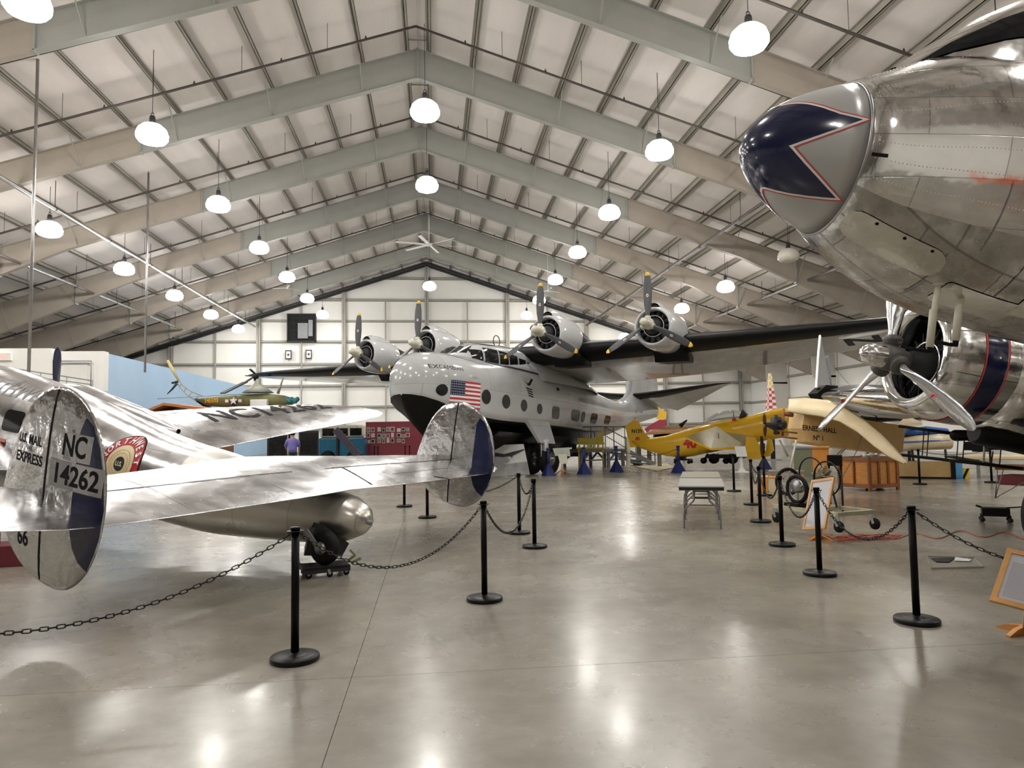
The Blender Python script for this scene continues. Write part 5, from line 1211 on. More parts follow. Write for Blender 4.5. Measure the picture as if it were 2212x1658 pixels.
# ================================================================== EASEL SIGNS
M['sheet'] = mat('sign_sheet_lilac', (0.50, 0.49, 0.54), 0.3, var=0.05, coat=0.3)
M['frameo'] = mat('oak_frame', (0.62, 0.33, 0.12), 0.4, var=0.15, vscale=8)
def sign_stand(name, lab, corners, foot, lines=True, back=True):
    """corners: top-left, top-right, bottom-right, bottom-left as points in the hall"""
    tl, tr, br, bl = [Vector(c_) for c_ in corners]; base = Vector((foot[0], foot[1], 0))
    t = thing(name, lab, 'sign', base); o = base
    tl, tr, br, bl = tl-o, tr-o, br-o, bl-o; u = (tr-tl).normalized(); v = (bl-tl).normalized(); n = u.cross(v).normalized()
    if n.dot(EYE-o) < 0: n = -n
    W_, H_ = (tr-tl).length, (bl-tl).length; T = Matrix((u, -v, n)).transposed().to_4x4(); T.translation = tl
    f = 0.035; mb = MB()
    for x0, x1, y0, y1 in ((0, W_, -f, 0), (0, W_, -H_, -H_+f), (0, f, -H_+f, -f), (W_-f, W_, -H_+f, -f)): mb.box(x0, x1, y0, y1, -0.012, 0.012, 0, T)
    mb.build('frame', M['frameo'], t, 0.003)
    mb = MB(); mb.box(f, W_-f, -H_+f, -f, -0.006, 0.004, 0, T); mb.build('sheet', M['sheet'], t)
    if lines:
        mb = MB(); k = -f-0.07
        while k > -H_+f+0.02: mb.box(f+0.02, W_-f-0.02-0.03*random.random(), k-0.0035, k, 0.0042, 0.005, 0, T); k -= 0.0125
        mb.build('printed_text', M['mgrey'], t)
    mid = (bl+br)/2; top = (tl+tr)/2; mb = MB()
    mb.bar(top.lerp(mid, 0.35)-n*0.03, Vector((0, 0, 0.04)), 0.035, 0.035); mb.build('post', M['frameo'], t)
    for a in (0.3, 0.3+PI/2):
        mb = MB(); d = Vector((math.cos(a), math.sin(a), 0)); mb.loft([[Vector((*(d*x).xy, z))+Vector((-d.y*w2, d.x*w2, 0)) for z, w2 in ((0, -0.02), (h, -0.02), (h, 0.02), (0, 0.02))] for x, h in ((-0.22, 0.012), (-0.12, 0.05), (0, 0.07), (0.12, 0.05), (0.22, 0.012))], smooth=False); mb.build('foot', M['wood'], t)
    return t
sign_stand('easel_sign', 'orange framed text board on wooden easel, cut by the right edge', [at(2176, 1184, 4.95), at(2300, 1212, 4.75), at(2262, 1335, 4.55), at(2137, 1297, 4.75)], gp(2215, 1368)[:2])
sign_stand('board_sign', 'oak framed pale board leaning on a foot behind the stanchion, left of the red cords', [at(1754, 1037, 9.3), at(1803, 1030, 8.9), at(1783, 1136, 8.75), at(1734, 1144, 9.1)], gp(1773, 1165)[:2], lines=False)
# ================================================================== CRATE, CORDS, TRAY
c0 = gp(1880, 1061); cr = gp(1940, 1057); cl = gp(1820, 1058); cr_ = thing('panelled_crate', 'brown framed wooden crate with orange panels below the wooden monoplane', 'crate', c0)
U = (cr-c0).normalized(); V = Vector((-U.y, U.x, 0)); 
if V.dot(cl-c0) < 0: V = -V
W1 = (cr-c0).length*1.0; W2 = 0.95; H_ = 0.86
fm = MB(); pn = []
def P3(a, b, z): return U*a+V*b+Vector((0, 0, z))
for a, b in ((0, 0), (W1, 0), (0, W2), (W1, W2)): fm.bar(P3(a, b, 0), P3(a, b, H_), 0.07, 0.07)
for z in (0.12, H_-0.05):
    for (a, b), (c_, d) in (((0, 0), (W1, 0)), ((0, 0), (0, W2)), ((W1, 0), (W1, W2)), ((0, W2), (W1, W2))): fm.bar(P3(a, b, z), P3(c_, d, z), 0.05, 0.10)
for k in (1, 2): fm.bar(P3(W1*k/3, 0, 0.1), P3(W1*k/3, 0, H_-0.05), 0.06, 0.05)
fm.bar(P3(0, W2/2, 0.1), P3(0, W2/2, H_-0.05), 0.06, 0.05)
fm.build('frame', M['woodd'], cr_)
for k in range(3): mb = MB(); mb.bar(P3(W1*(k+0.5)/3, 0.02, 0.16), P3(W1*(k+0.5)/3, 0.02, H_-0.1), W1/3-0.06, 0.015, up=V); mb.build('panel', M['wood'], cr_)
for k in range(2): mb = MB(); mb.bar(P3(0.02, W2*(k+0.5)/2, 0.16), P3(0.02, W2*(k+0.5)/2, H_-0.1), W2/2-0.08, 0.015, up=U); mb.build('panel', M['wood'], cr_)
mb = MB(); mb.prism([(0, 0), (W1, 0), (W1, W2), (0, W2)], 0.14, 0.16, Matrix(((U.x, V.x, 0, 0), (U.y, V.y, 0, 0), (0, 0, 1, 0), (0, 0, 0, 1)))); mb.build('floor_board', M['woodd'], cr_)
for i, (a, b, r) in enumerate(((0.3, 0.35, 0.16), (0.7, 0.5, 0.18))):
    p = c0+P3(a*W1/0.9, b, 0.16); t = thing('engine_cylinder', ['grey finned engine cylinder inside the crate, left one', 'grey finned engine cylinder inside the crate, right one'][i], 'engine part', p, 0, 'engine parts in the crate')
    mb = MB(); mb.lathe([(0, 0), (r*0.6, 0), (r*0.6, 0.4)]+[(r*(1.0 if k % 2 else 0.75), 0.42+0.03*k) for k in range(12)]+[(0, 0.8)], 18); mb.build('barrel', M['steel'], t)
    mb = MB(); mb.tube([(0, 0, 0.78), (0.05, 0, 0.86), (0.12, 0.02, 0.84)], 0.02, 8); mb.build('stub_pipe', M['mgrey'], t)
M['cordm'] = mat('red_cord', (0.48, 0.09, 0.05), 0.5, var=0.1)
mb = MB(); rnd = random.Random(5)
cc = gp(1860, 1163)
for k in range(9):
    a0 = rnd.random()*6.28; rx = 0.15+0.36*rnd.random(); ry = 0.06+0.14*rnd.random(); ox = rnd.uniform(-0.22, 0.22); ph = rnd.uniform(-0.3, 0.3)
    pts = []
    for q in range(25):
        a = a0+q/24*rnd.uniform(4.5, 5.5) if False else a0+q/24*5.2
        x = ox+rx*math.cos(a)*(1+0.15*math.sin(3*a+k)); y = ry*math.sin(a)+0.06*math.sin(2*a+k)
        pts.append((cc.x+x*math.cos(ph)-y*math.sin(ph), cc.y+x*math.sin(ph)+y*math.cos(ph), 0.006+0.012*rnd.random()+0.002*k))
    mb.tube(pts, 0.006, 5)
tag(mb.build('cord_pile', M['cordm'], fix=False), 'tangled pile of red extension cord on the floor behind the second right stanchion', 'cord')
pts = []
for i in range(40):
    q = gp(1905+8.5*i, 1156+7*math.sin(i*0.55)+3*math.sin(i*0.21)); pts.append((q.x, q.y, 0.007))
mb = MB(); mb.tube(pts, 0.006, 5); tag(mb.build('extension_cord', M['cordm'], fix=False), 'single red extension cord running along the floor to the right edge', 'cord')
q0, q1, q2, q3 = gp(2003, 1203), gp(2105, 1206), gp(2125, 1226), gp(2012, 1229); tr_ = thing('drip_tray', 'flat pale tray with dark papers on the floor right of the large stanchion', 'tray', (q0+q2)/2)
o = (q0+q2)/2; mb = MB(); mb.add([a-o for a in (q0, q1, q2, q3)]+[a-o+Vector((0, 0, 0.004)) for a in (q0, q1, q2, q3)], [(0, 1, 2, 3), (4, 7, 6, 5), (0, 4, 5, 1), (1, 5, 6, 2), (2, 6, 7, 3), (3, 7, 4, 0)])
for a, b in ((q0, q1), (q1, q2), (q2, q3), (q3, q0)): mb.bar(a-o+Vector((0, 0, 0.01)), b-o+Vector((0, 0, 0.01)), 0.01, 0.02)
mb.build('pan', mat('tray_aluminium', (0.42, 0.40, 0.35), 0.35, 0.4, var=0.1), tr_)
pp = [gp(2010, 1207), gp(2062, 1206), gp(2050, 1216), gp(2022, 1215)]; mb = MB(); mb.add([a-o+Vector((0, 0, 0.012)) for a in pp]+[a-o+Vector((0, 0, 0.016)) for a in pp], [(0, 1, 2, 3), (4, 7, 6, 5), (0, 4, 5, 1), (1, 5, 6, 2), (2, 6, 7, 3), (3, 7, 4, 0)])
mb.build('dark_papers', M['dgrey'], tr_)
pp = [gp(2064, 1205), gp(2098, 1210), gp(2095, 1214), gp(2062, 1213)]; mb = MB(); mb.add([a-o+Vector((0, 0, 0.012)) for a in pp]+[a-o+Vector((0, 0, 0.016)) for a in pp], [(0, 1, 2, 3), (4, 7, 6, 5), (0, 4, 5, 1), (1, 5, 6, 2), (2, 6, 7, 3), (3, 7, 4, 0)])
mb.build('white_papers', M['white'], tr_)
# ================================================================== BACKGROUND AIRCRAFT AND DISPLAYS
def axisframe(name, label, cat, a, b, group=None):
    """Empty at a with +X towards b (level), returns (object, world->local function, local-from-pixel function)"""
    a, b = Vector(a), Vector(b); f = (b-a); f.z = 0; f.normalize(); l = Vector((0, 0, 1)).cross(f); u = Vector((0, 0, 1))
    m = Matrix((f, l, u)).transposed().to_4x4(); m.translation = a
    e = link(name, None); e.matrix_world = m; tag(e, label, cat, group); inv = m.inverted()
    def lp(px, py, lat=0.0):
        o = inv @ EYE; d = inv.to_3x3() @ ray(px, py); t = (lat-o.y)/d.y; return o+d*t
    return e, inv, lp
def side_loft(top, bot, hw, lat=0.0, n=20, p=2.2):
    """top/bot: matching lists of local points along a body seen from the side; hw list of half widths"""
    rings = []
    for t, b, w_ in zip(top, bot, hw):
        cx_ = (t.x+b.x)/2; r = []
        for k in range(n):
            a = 2*PI*k/n; c, s = math.cos(a), math.sin(a); cc = math.copysign(abs(c)**(2/p), c); ss = math.copysign(abs(s)**(2/p), s)
            r.append(Vector((cx_+(t.x-b.x)/2*cc, lat+w_*ss, (t.z+b.z)/2+(t.z-b.z)/2*cc)))
        rings.append(r)
    m = MB(); m.loft(rings); return m
def plate(pts, th, axis='y'):
    """solid plate from local outline points, thickness th along local y"""
    n = len(pts); v = [Vector(p)+Vector((0, -th/2, 0)) for p in pts]+[Vector(p)+Vector((0, th/2, 0)) for p in pts]
    m = MB(); m.add(v, [tuple(range(n))[::-1], tuple(range(n, 2*n))]+[(i, (i+1) % n, n+(i+1) % n, n+i) for i in range(n)]); return m
M['ryel'] = mat('racer_yellow', (0.86, 0.50, 0.02), 0.22, var=0.05, coat=0.6)
M['wtan'] = mat('racer_wing_tan', (0.42, 0.36, 0.20), 0.3, var=0.12)
M['canopy'] = mat('clear_canopy', (0.85, 0.88, 0.9), 0.03, trans=0.9, ior=1.1, var=0.02)
# ---- yellow racing plane
ry, rinv, rp = axisframe('racing_plane', 'bright yellow single seat racing plane with red racing number, tail at left', 'airplane', at(1375, 1000, 30.0), at(1725, 960, 27.0))
def rl(pts, lat=0.0): return [rp(x, y, lat) for x, y in pts]
xs_ = [1362, 1385, 1415, 1440, 1470, 1500, 1530, 1560, 1590, 1620, 1660, 1690, 1712, 1728]
tp_ = [950, 949, 944, 940, 931, 922, 914, 907, 903, 897, 886, 880, 882, 892]; bt_ = [954, 968, 978, 985, 988, 985, 978, 972, 965, 958, 950, 945, 938, 920]
hw_ = [0.03, 0.14, 0.24, 0.3, 0.36, 0.4, 0.42, 0.44, 0.44, 0.44, 0.42, 0.38, 0.3, 0.12]
mb = side_loft(rl(zip(xs_, tp_)), rl(zip(xs_, bt_)), hw_); fy = mb.build('fuselage', M['ryel'], ry)
mb = plate(rl([(1352, 925), (1354, 918), (1366, 907), (1373, 906), (1379, 909), (1392, 933), (1402, 944), (1416, 948), (1416, 960), (1362, 966), (1358, 950)]), 0.08); fn = mb.build('fin', M['ryel'], ry, 0.015)
def side_text(nm, txt, size, px, py, ma, par, tgt, xs=1.0, off=0.01, bold=0.006, d=None):
    p = rp(px, py); decal(nm, text_mesh(txt, size, xs=xs, bold=bold), ma, par, (p.x, 0, p.z), (1, 0, 0), (0, 0, 1), tgt, off, 0.1)
side_text('registration', 'N13Y', 0.22, 1377, 931, M['ink'], ry, fn.data, 0.92)
decal('tail_emblem', poly_mesh([circ(0.10, 20)]), M['redl'], ry, (rp(1378, 948).x, 0, rp(1378, 948).z), (1, 0, 0), (0, 0, 1), fn.data, 0.01)
p = rp(1496, 957); decal('racing_number', text_mesh('40', 0.52, bold=0.03), M['red'], ry, (p.x, 0, p.z), (1, 0, 0), (0.0, 0, 1), fy.data, 0.01, 0.12)
# wing: from the root towards the viewer, tan on its upper and lower faces
def w3(px, py, lat): return rp(px, py, lat)
mb = MB(); root_le, root_te = w3(1640, 940, -0.3), w3(1530, 945, -0.3); tip_le, tip_te = w3(1550, 968, -2.9), w3(1512, 972, -2.9)
mb.loft([wing_ring(root_le, root_te, 1, 0.12, 10), wing_ring(root_le.lerp(tip_le, 0.5), root_te.lerp(tip_te, 0.5), 1, 0.1, 10), wing_ring(tip_le, tip_te, 1, 0.07, 10)], mif=lambda i, k: 0)
# polygonal wing matched to its outline: tip at left, trailing edge at right
mb = MB(); A_ = w3(1480, 946, -2.4); B_ = w3(1548, 926, -0.9); C_ = w3(1628, 938, -0.4); D_ = w3(1618, 966, -0.4); E_ = w3(1536, 971, -2.0)
th = Vector((0, 0, 0.06)); up_ = [A_+th, B_+th*1.8, C_+th*1.8, D_+th, E_+th]; lo_ = [A_-th*0.3, B_-th, C_-th*1.2, D_-th, E_-th*0.3]
mb.add(up_, [(0, 1, 2, 3, 4)], 1); mb.add(lo_, [(4, 3, 2, 1, 0)], 1); mb.add(up_+lo_, [(i, 5+i, 5+(i+1) % 5, (i+1) % 5) for i in range(5)], 0); mb.build('wing', [M['ryel'], M['wtan']], ry)
mb = MB(); c = w3(1551, 944, -1.5); mb.tube([w3(1552, 932, -1.3)-Vector((0, 0, 0.05)), w3(1554, 968, -1.3)], 0.012, 6); mb.build('aileron_rod', M['dgrey'], ry)
cps = [(1517, 913), (1528, 903), (1545, 893), (1565, 887), (1585, 885), (1600, 888), (1612, 898)]; cbs = [(1518, 914), (1528, 911), (1545, 909), (1565, 907), (1585, 905), (1600, 903), (1612, 899)]
mb = side_loft(rl(cps), rl(cbs), [0.05, 0.18, 0.26, 0.3, 0.3, 0.26, 0.1]); mb.build('canopy', M['canopy'], ry)
mb = MB(); c = rp(1588, 905); mb.tube([c+Vector((0, -0.25, 0)), c+Vector((0, -0.25, 0.3)), c+Vector((-0.1, -0.1, 0.36)), c+Vector((-0.1, 0.1, 0.36))], 0.02, 6); mb.build('roll_bar', M['mgrey'], ry)
mb = MB(); c = rp(1604, 896); mb.add([c+Vector((-0.1, -0.27, -0.12)), c+Vector((0.18, -0.2, 0.0)), c+Vector((0.02, -0.2, 0.2)), c+Vector((-0.1, 0.27, -0.12)), c+Vector((0.18, 0.2, 0.0)), c+Vector((0.02, 0.2, 0.2))], [(0, 1, 2), (3, 5, 4), (0, 3, 4, 1), (1, 4, 5, 2), (2, 5, 3, 0)]); mb.build('windscreen', M['dgrey'], ry)
mb = MB(); c = rp(1586, 906, -0.42); mb.box(c.x-0.07, c.x+0.07, -0.46, -0.40, c.z-0.05, c.z+0.05); mb.build('red_marker', M['red'], ry)
mb = plate(rl([(1612, 941), (1632, 945), (1642, 965), (1652, 985), (1640, 992), (1614, 990), (1610, 962)], -0.6), 0.06); mb.build('gear_door', M['ryel'], ry)
mb = plate(rl([(1658, 945), (1668, 950), (1672, 972), (1662, 985), (1648, 988), (1655, 970)], -0.5), 0.05); mb.build('gear_door', M['ryel'], ry)
b = blade_mesh(1.0, [(0.03, 0.2, 0.1, 1.2), (0.2, 0.34, 0.09, 1.2), (0.45, 0.62, 0.07, 1.2), (0.7, 0.66, 0.05, 1.2), (0.9, 0.42, 0.03, 1.2), (1.0, 0.1, 0.02, 1.2)]); c = rp(1645, 940, -0.9)
b.v = [tuple(c+Vector((y, x, -z*0.82))) for x, y, z in b.v]; b.build('propeller_blade', M['black'], ry)
c = rp(1475, 1003, 0); mb = MB(); mb.box(c.x-0.3, c.x+0.35, -0.25, 0.25, 0.14, 0.2); mb.box(c.x-0.12, c.x+0.12, -0.15, 0.15, 0.2, 0.42)
for a in (-0.25, 0.3):
    for y in (-0.2, 0.2): mb.lathe([(0, y-0.02), (0.07, y-0.02), (0.07, y+0.02), (0, y+0.02)], 12, Matrix.Translation((c.x+a, 0, 0.07)), axis='y')
mb.build('tail_skid_dolly', M['black'], ry)
mb = MB(); c1, c2 = rp(1520, 973), rp(1600, 975)
mb.box(c1.x+0.2, c2.x+0.2, -0.5, 0.5, c1.z-0.28, c1.z-0.14)
for k, (px, r) in enumerate(((1524, 0.12), (1546, 0.2), (1572, 0.12), (1586, 0.2))):
    q = rp(px, 990); mb.lathe([(0, -0.08), (r, -0.08), (r, 0.08), (0, 0.08)], 16, Matrix.Translation((q.x, -0.3, r+0.02)), axis='y'); mb.tube([(q.x, -0.3, r), (q.x+0.1, 0, c1.z-0.14)], 0.05, 6)
mb.build('undercarriage', M['black'], ry)
# ---- wooden monoplane ERNEST HALL No 1
M['ply'] = mat('varnished_fabric', (0.74, 0.49, 0.20), 0.38, var=0.12, vscale=2.5, coat=0.15)
M['ply2'] = mat('pale_fabric', (0.74, 0.61, 0.38), 0.42, var=0.08, vscale=2)
hm, hinv, hp = axisframe('wooden_monoplane', 'early wooden monoplane with fabric sides lettered ERNEST HALL No 1', 'airplane', at(1700, 1045, 15.6), at(1960, 1045, 16.2))
def hl(pts, lat=0.0): return [hp(x, y, lat) for x, y in pts]
P_ = hl([(1721, 892), (1716, 925), (1722, 955), (1775, 963), (1850, 972), (1915, 980), (1932, 975), (1937, 922), (1920, 917), (1840, 905), (1780, 896)])
mb = plate(P_, 0.55); hf = mb.build('fuselage', M['ply'], hm, 0.02)
mb = MB()
for z in (935, 947): mb.tube([hp(1722, z, -0.2), hp(1682, z-5, -0.15)], 0.018, 6)
mb.build('engine_bearer', M['woodd'], hm)
p = hp(1770, 927, -0.275); decal('name_lettering', text_mesh('ERNEST HALL', 0.155, xs=0.88, bold=0.002), M['ink'], hm, (p.x, 0, p.z), (1, 0, -0.10), (0.0, 0, 1), hf.data, 0.006)
p = hp(1768, 946, -0.275); decal('name_lettering', text_mesh('N\u00ba 1', 0.155, xs=0.9, bold=0.002), M['ink'], hm, (p.x, 0, p.z), (1, 0, -0.10), (0.0, 0, 1), hf.data, 0.006)
# wing sweeping down towards the viewer, thin cambered surface with a true thickness
LE = [(1704, 862, 0.35), (1740, 860, 0.1), (1790, 865, -0.3), (1830, 884, -0.8), (1870, 908, -1.3), (1905, 936, -1.8), (1935, 968, -2.3), (1958, 1003, -2.7)]
TE = [(1701, 888, -0.1), (1735, 893, -0.35), (1775, 899, -0.6), (1815, 910, -0.95), (1853, 932, -1.4), (1888, 962, -1.85), (1920, 985, -2.3), (1952, 1001, -2.65)]
rings = []
for (a, b, c_), (d, e, f_) in zip(LE, TE):
    A0, B0 = hp(a, b, c_), hp(d, e, f_); r = []; 
    for t in (0, 0.25, 0.5, 0.75, 1.0): r.append(A0.lerp(B0, t)+Vector((0, -0.05*math.sin(PI*t), 0.04*math.sin(PI*t)+0.012)))
    for t in (1.0, 0.75, 0.5, 0.25, 0): r.append(A0.lerp(B0, t)+Vector((0, 0.03-0.05*math.sin(PI*t), 0.04*math.sin(PI*t)-0.012)))
    rings.append(r)
mb = MB(); mb.loft(rings); mb.build('wing', M['ply2'], hm)
LE2 = [(1800, 893, -0.4), (1840, 915, -0.9), (1880, 942, -1.5), (1915, 970, -2.0), (1958, 1003, -2.72)]
b = blade_mesh(0.27, [(0.04, 0.06, 0.05, -1.3), (0.3, 0.13, 0.03, -1.2), (0.7, 0.11, 0.02, -1.2), (1.0, 0.02, 0.01, -1.2)])
hubc = hp(1652, 917, 0); bb = MB()
for sg in (1, -1): bb.v += [tuple(hubc+Vector((x, y, z*sg))) for x, y, z in b.v]; k_ = len(bb.v)-len(b.v); bb.f += [[i+k_ for i in f] for f in b.f]; bb.mi += b.mi; bb.sm += b.sm
bb.build('propeller', mat('dark_walnut', (0.08, 0.035, 0.015), 0.4, var=0.2), hm)
mb = MB(); c = hp(1677, 917, 0); mb.lathe([(0, -0.25), (0.05, -0.25), (0.06, -0.1), (0.12, -0.08), (0.14, 0.1), (0.1, 0.2), (0, 0.2)], 14, Matrix.Translation(c), axis='x')
for k in range(7): a = 2*PI*k/7; mb.tube([c, c+Vector((0.03*math.sin(3*a), 0.22*math.sin(a), 0.22*math.cos(a)))], [0.05, 0.045], 8)
mb.build('engine', M['dgrey'], hm)
mb = MB(); mb.tube([hp(1693, 882, -0.1), hp(1690, 945, -0.1)], 0.03, 6); mb.tube([hp(1693, 893, -0.1), hp(1712, 896, -0.1)], 0.05, 8); mb.build('engine_mount', M['woodd'], hm)
M['awp'] = mat('aged_white_paint', (0.55, 0.54, 0.48), 0.5, var=0.15)
for P_, r_ in (((hp(1720, 950, -0.4), hp(1703, 1032, -0.5)), 0.022), ((hp(1718, 955, 0.4), hp(1704, 1030, 0.4)), 0.016), ((hp(1826, 968, -0.3), hp(1786, 1010, -0.4)), 0.02), ((hp(1820, 968, 0.3), hp(1784, 1004, 0.3)), 0.02), ((hp(1683, 950, 0), hp(1702, 985, 0)), 0.03)):
    mb = MB(); mb.tube(P_, r_, 6); mb.build('landing_strut', M['awp'], hm)
mb = MB(); mb.tube([hp(1862, 940, -0.3), hp(1850, 975, -0.32), hp(1820, 1030, -0.3)], 0.008, 5); mb.build('rigging_wire', M['mgrey'], hm)
for lat in (-0.5, 0.5):
    mb = MB(); c = hp(1702, 1040, lat); mb.torus(c, 0.27, 0.03, Matrix.Rotation(PI/2, 4, 'X'), 28, 8); w_ = mb.build('wheel', M['rubber'], hm)
    mb = MB()
    for k in range(10): a = PI*k/10; mb.tube([c+Vector((0.25*math.cos(a), 0, 0.25*math.sin(a))), c-Vector((0.25*math.cos(a), 0, 0.25*math.sin(a)))], 0.004, 4)
    mb.lathe([(0, -0.06), (0.03, -0.06), (0.03, 0.06), (0, 0.06)], 10, Matrix.Translation(c), axis='y'); mb.build('spokes', M['steel'], w_)
# ---- cart with wheel, hoops and engine frame
ec_, ei, ep = axisframe('engine_cart', 'pale wheeled cart carrying a black tyred wheel, thin hoops and a rusty engine', 'cart', at(1710, 1125, 11.6), at(1850, 1165, 10.4))
M['cartp'] = mat('cart_cream', (0.50, 0.48, 0.34), 0.5, var=0.15)
L1 = ep(1712, 1103); L2_ = ep(1848, 1112)
mb = MB(); zz = 0.26
mb.bar((L1.x, -0.35, zz), (L2_.x, -0.35, zz), 0.05, 0.06); mb.bar((L1.x, 0.35, zz), (L2_.x, 0.35, zz), 0.05, 0.06)
for x in (L1.x, (L1.x+L2_.x)/2, L2_.x): mb.bar((x, -0.37, zz), (x, 0.37, zz), 0.05, 0.06)
mb.build('frame', M['cartp'], ec_)
for x in (L1.x, L2_.x):
    for y in (-0.35, 0.35):
        mb = MB(); mb.bar((x-0.03, y-0.03, 0.23), (x+0.02, y-0.03, 0.09), 0.006, 0.05); mb.bar((x-0.03, y+0.03, 0.23), (x+0.02, y+0.03, 0.09), 0.006, 0.05); cs = mb.build('caster', M['steel'], ec_)
        mb = MB(); mb.lathe([(0, -0.02), (0.08, -0.022), (0.085, 0), (0.08, 0.022), (0, 0.02)], 18, Matrix.Translation((x+0.02, y, 0.085)), axis='y'); mb.build('caster_wheel', M['rubber'], cs)
c = ep(1722, 1056, -0.2); TW = Matrix.Rotation(PI/2, 4, 'X')
mb = MB(); mb.torus(c, 0.20, 0.035, TW, 32, 10); wh = mb.build('tyred_wheel', M['rubber'], ec_)
mb = MB(); mb.torus(c, 0.172, 0.012, TW, 28, 6)
for k in range(3): a = 2*PI*k/3-PI/2; mb.bar(c, c+Vector((0.17*math.cos(a), 0, 0.17*math.sin(a))), 0.03, 0.02)
mb.lathe([(0, -0.05), (0.1, -0.05), (0.11, 0.05), (0, 0.05)], 16, Matrix.Translation(c+Vector((-0.02, 0.03, 0.04))), axis='y'); mb.build('rim', M['steel'], wh)
mb = MB(); mb.box(c.x-0.14, c.x+0.14, -0.35, 0.05, c.z-0.30, c.z-0.21); mb.bar((c.x-0.12, -0.3, c.z-0.3), (c.x-0.12, -0.3, 0.28), 0.05); mb.bar((c.x+0.14, -0.3, c.z-0.3), (c.x+0.14, -0.3, 0.28), 0.05); mb.build('wheel_cradle', M['black'], ec_)
for i, (px, py, r, lat) in enumerate(((1786, 1033, 0.26, 0.0), (1752, 1022, 0.26, 0.4))):
    c = ep(px, py, lat); mb = MB(); mb.torus(c, r, 0.013, TW, 36, 6); mb.build('hoop', M['black'], ec_)
c = ep(1778, 1030, 0.15); mb = MB(); r9 = random.Random(3)
for k in range(9):
    a = 2*PI*k/9; mb.tube([c, c+Vector((0.19*math.cos(a), 0.03*r9.random(), 0.19*math.sin(a)))], [0.035, 0.03], 8)
    mb.tube([c+Vector((0.19*math.cos(a), -0.05, 0.19*math.sin(a))), c+Vector((0.06*math.cos(a+0.4), -0.1, 0.06*math.sin(a+0.4)))], 0.008, 5)
mb.lathe([(0, -0.15), (0.05, -0.14), (0.07, -0.05), (0.07, 0.1), (0, 0.12)], 14, Matrix.Translation(c), axis='y'); mb.build('engine', mat('rusty_engine', (0.20, 0.16, 0.10), 0.5, 0.4, var=0.35), ec_)
mb = MB(); mb.bar((c.x-0.15, 0.15, c.z-0.1), (c.x-0.2, 0.2, 0.28), 0.03); mb.bar((c.x+0.15, 0.15, c.z-0.1), (c.x+0.2, 0.2, 0.28), 0.03); mb.build('engine_stand', M['dgrey'], ec_)
# ---- clutter behind: work bench, orange panel, small frame cart
def boxy(name, lab, cat, px0, py0, px1, py1, d, dep, ma, part='body', extra=None, bevel=0.0, group=None, zfloor=False):
    a = at(px0, py1, d); b = at(px1, py0, d); z0 = 0.0 if zfloor else a.z; r = ray((px0+px1)/2, 900); yaw = math.atan2(-r.x, r.y)
    w_ = abs((b-a).dot(WR)); t = thing(name, lab, cat, ((a.x+b.x)/2, (a.y+b.y)/2, z0), yaw, group); h = b.z-z0
    mb = MB(); mb.box(-w_/2, w_/2, 0, dep, 0, h); mb.build(part, ma, t, bevel)
    return t, w_, h
M['orp'] = mat('orange_plywood', (0.75, 0.30, 0.06), 0.45, var=0.12, vscale=4)
t, w_, h = boxy('orange_cabinet', 'orange wooden box standing behind the engine cart', 'cabinet', 1757, 968, 1790, 1035, 14.0, 0.5, M['orp'], zfloor=True)
mb = MB(); mb.box(-w_/2-0.02, w_/2+0.02, -0.02, 0.52, h, h+0.03); mb.build('lid', M['wood'], t)
t, w_, h = boxy('black_box', 'small black box on posts behind the engine cart', 'box', 1788, 983, 1818, 1006, 13.5, 0.3, M['black']); 
mb = MB()
for s in (-1, 1): mb.tube([(s*w_/2*0.8, 0.15, 0), (s*w_/2*0.8, 0.15, -t.location.z)], 0.02, 6)
mb.build('support', M['dgrey'], t)
t, w_, h = boxy('work_bench', 'pale metal topped work bench behind the stanchions at right', 'bench', 1662, 1017, 1735, 1022, 19.5, 0.7, M['steel'], 'bench_top')
for x in (-w_/2+0.05, w_/2-0.05):
    for y in (0.05, 0.65): mb = MB(); mb.box(x-0.03, x+0.03, y-0.03, y+0.03, -t.location.z, 0); mb.build('leg', M['orp'], t)
t, w_, h = boxy('storage_box', 'orange and tan box under the work bench, left one', 'box', 1636, 1030, 1658, 1058, 18.5, 0.4, M['orp'], zfloor=True, bevel=0.01, group='boxes by the work bench'); mb = MB(); mb.box(-w_/2-0.01, w_/2+0.01, -0.01, 0.41, h, h+0.02); mb.build('lid', M['ply2'], t)
t, w_, h = boxy('storage_box', 'tan box under the work bench, right one', 'box', 1662, 1032, 1690, 1058, 18.3, 0.4, M['ply2'], zfloor=True, bevel=0.01, group='boxes by the work bench'); mb = MB(); mb.box(-w_/2-0.01, w_/2+0.01, -0.01, 0.41, h, h+0.02); mb.build('lid', M['orp'], t)
t, w_, h = boxy('olive_cabinet', 'low olive grey cabinet seen under the wooden monoplane', 'cabinet', 1716, 968, 1772, 990, 24, 0.7, mat('olive_steel', (0.20, 0.21, 0.14), 0.5, var=0.12), zfloor=True); mb = MB(); mb.box(-w_/2-0.03, w_/2+0.03, -0.03, 0.73, h, h+0.05); mb.build('top', M['mgrey'], t)
# white pedestal sign
p = gp(1602, 1020); t = thing('pedestal_sign', 'white sign sheet on a round footed white pedestal before the yellow racer', 'sign', p, -0.1)
mb = MB(); mb.lathe([(0, 0), (0.42, 0), (0.42, 0.03), (0.15, 0.06), (0.07, 0.2), (0.06, 0.6), (0, 0.6)], 24); mb.build('pedestal', M['white'], t)
mb = MB(); T = Matrix.Translation((0, 0, 0.78)) @ Matrix.Rotation(math.radians(60), 4, 'X'); mb.box(-0.2, 0.2, -0.22, 0.22, -0.01, 0.01, 0, T); mb.tube([(0, 0, 0.6), (0, 0, 0.78)], 0.03, 8); mb.build('sign_panel', M['white'], t)
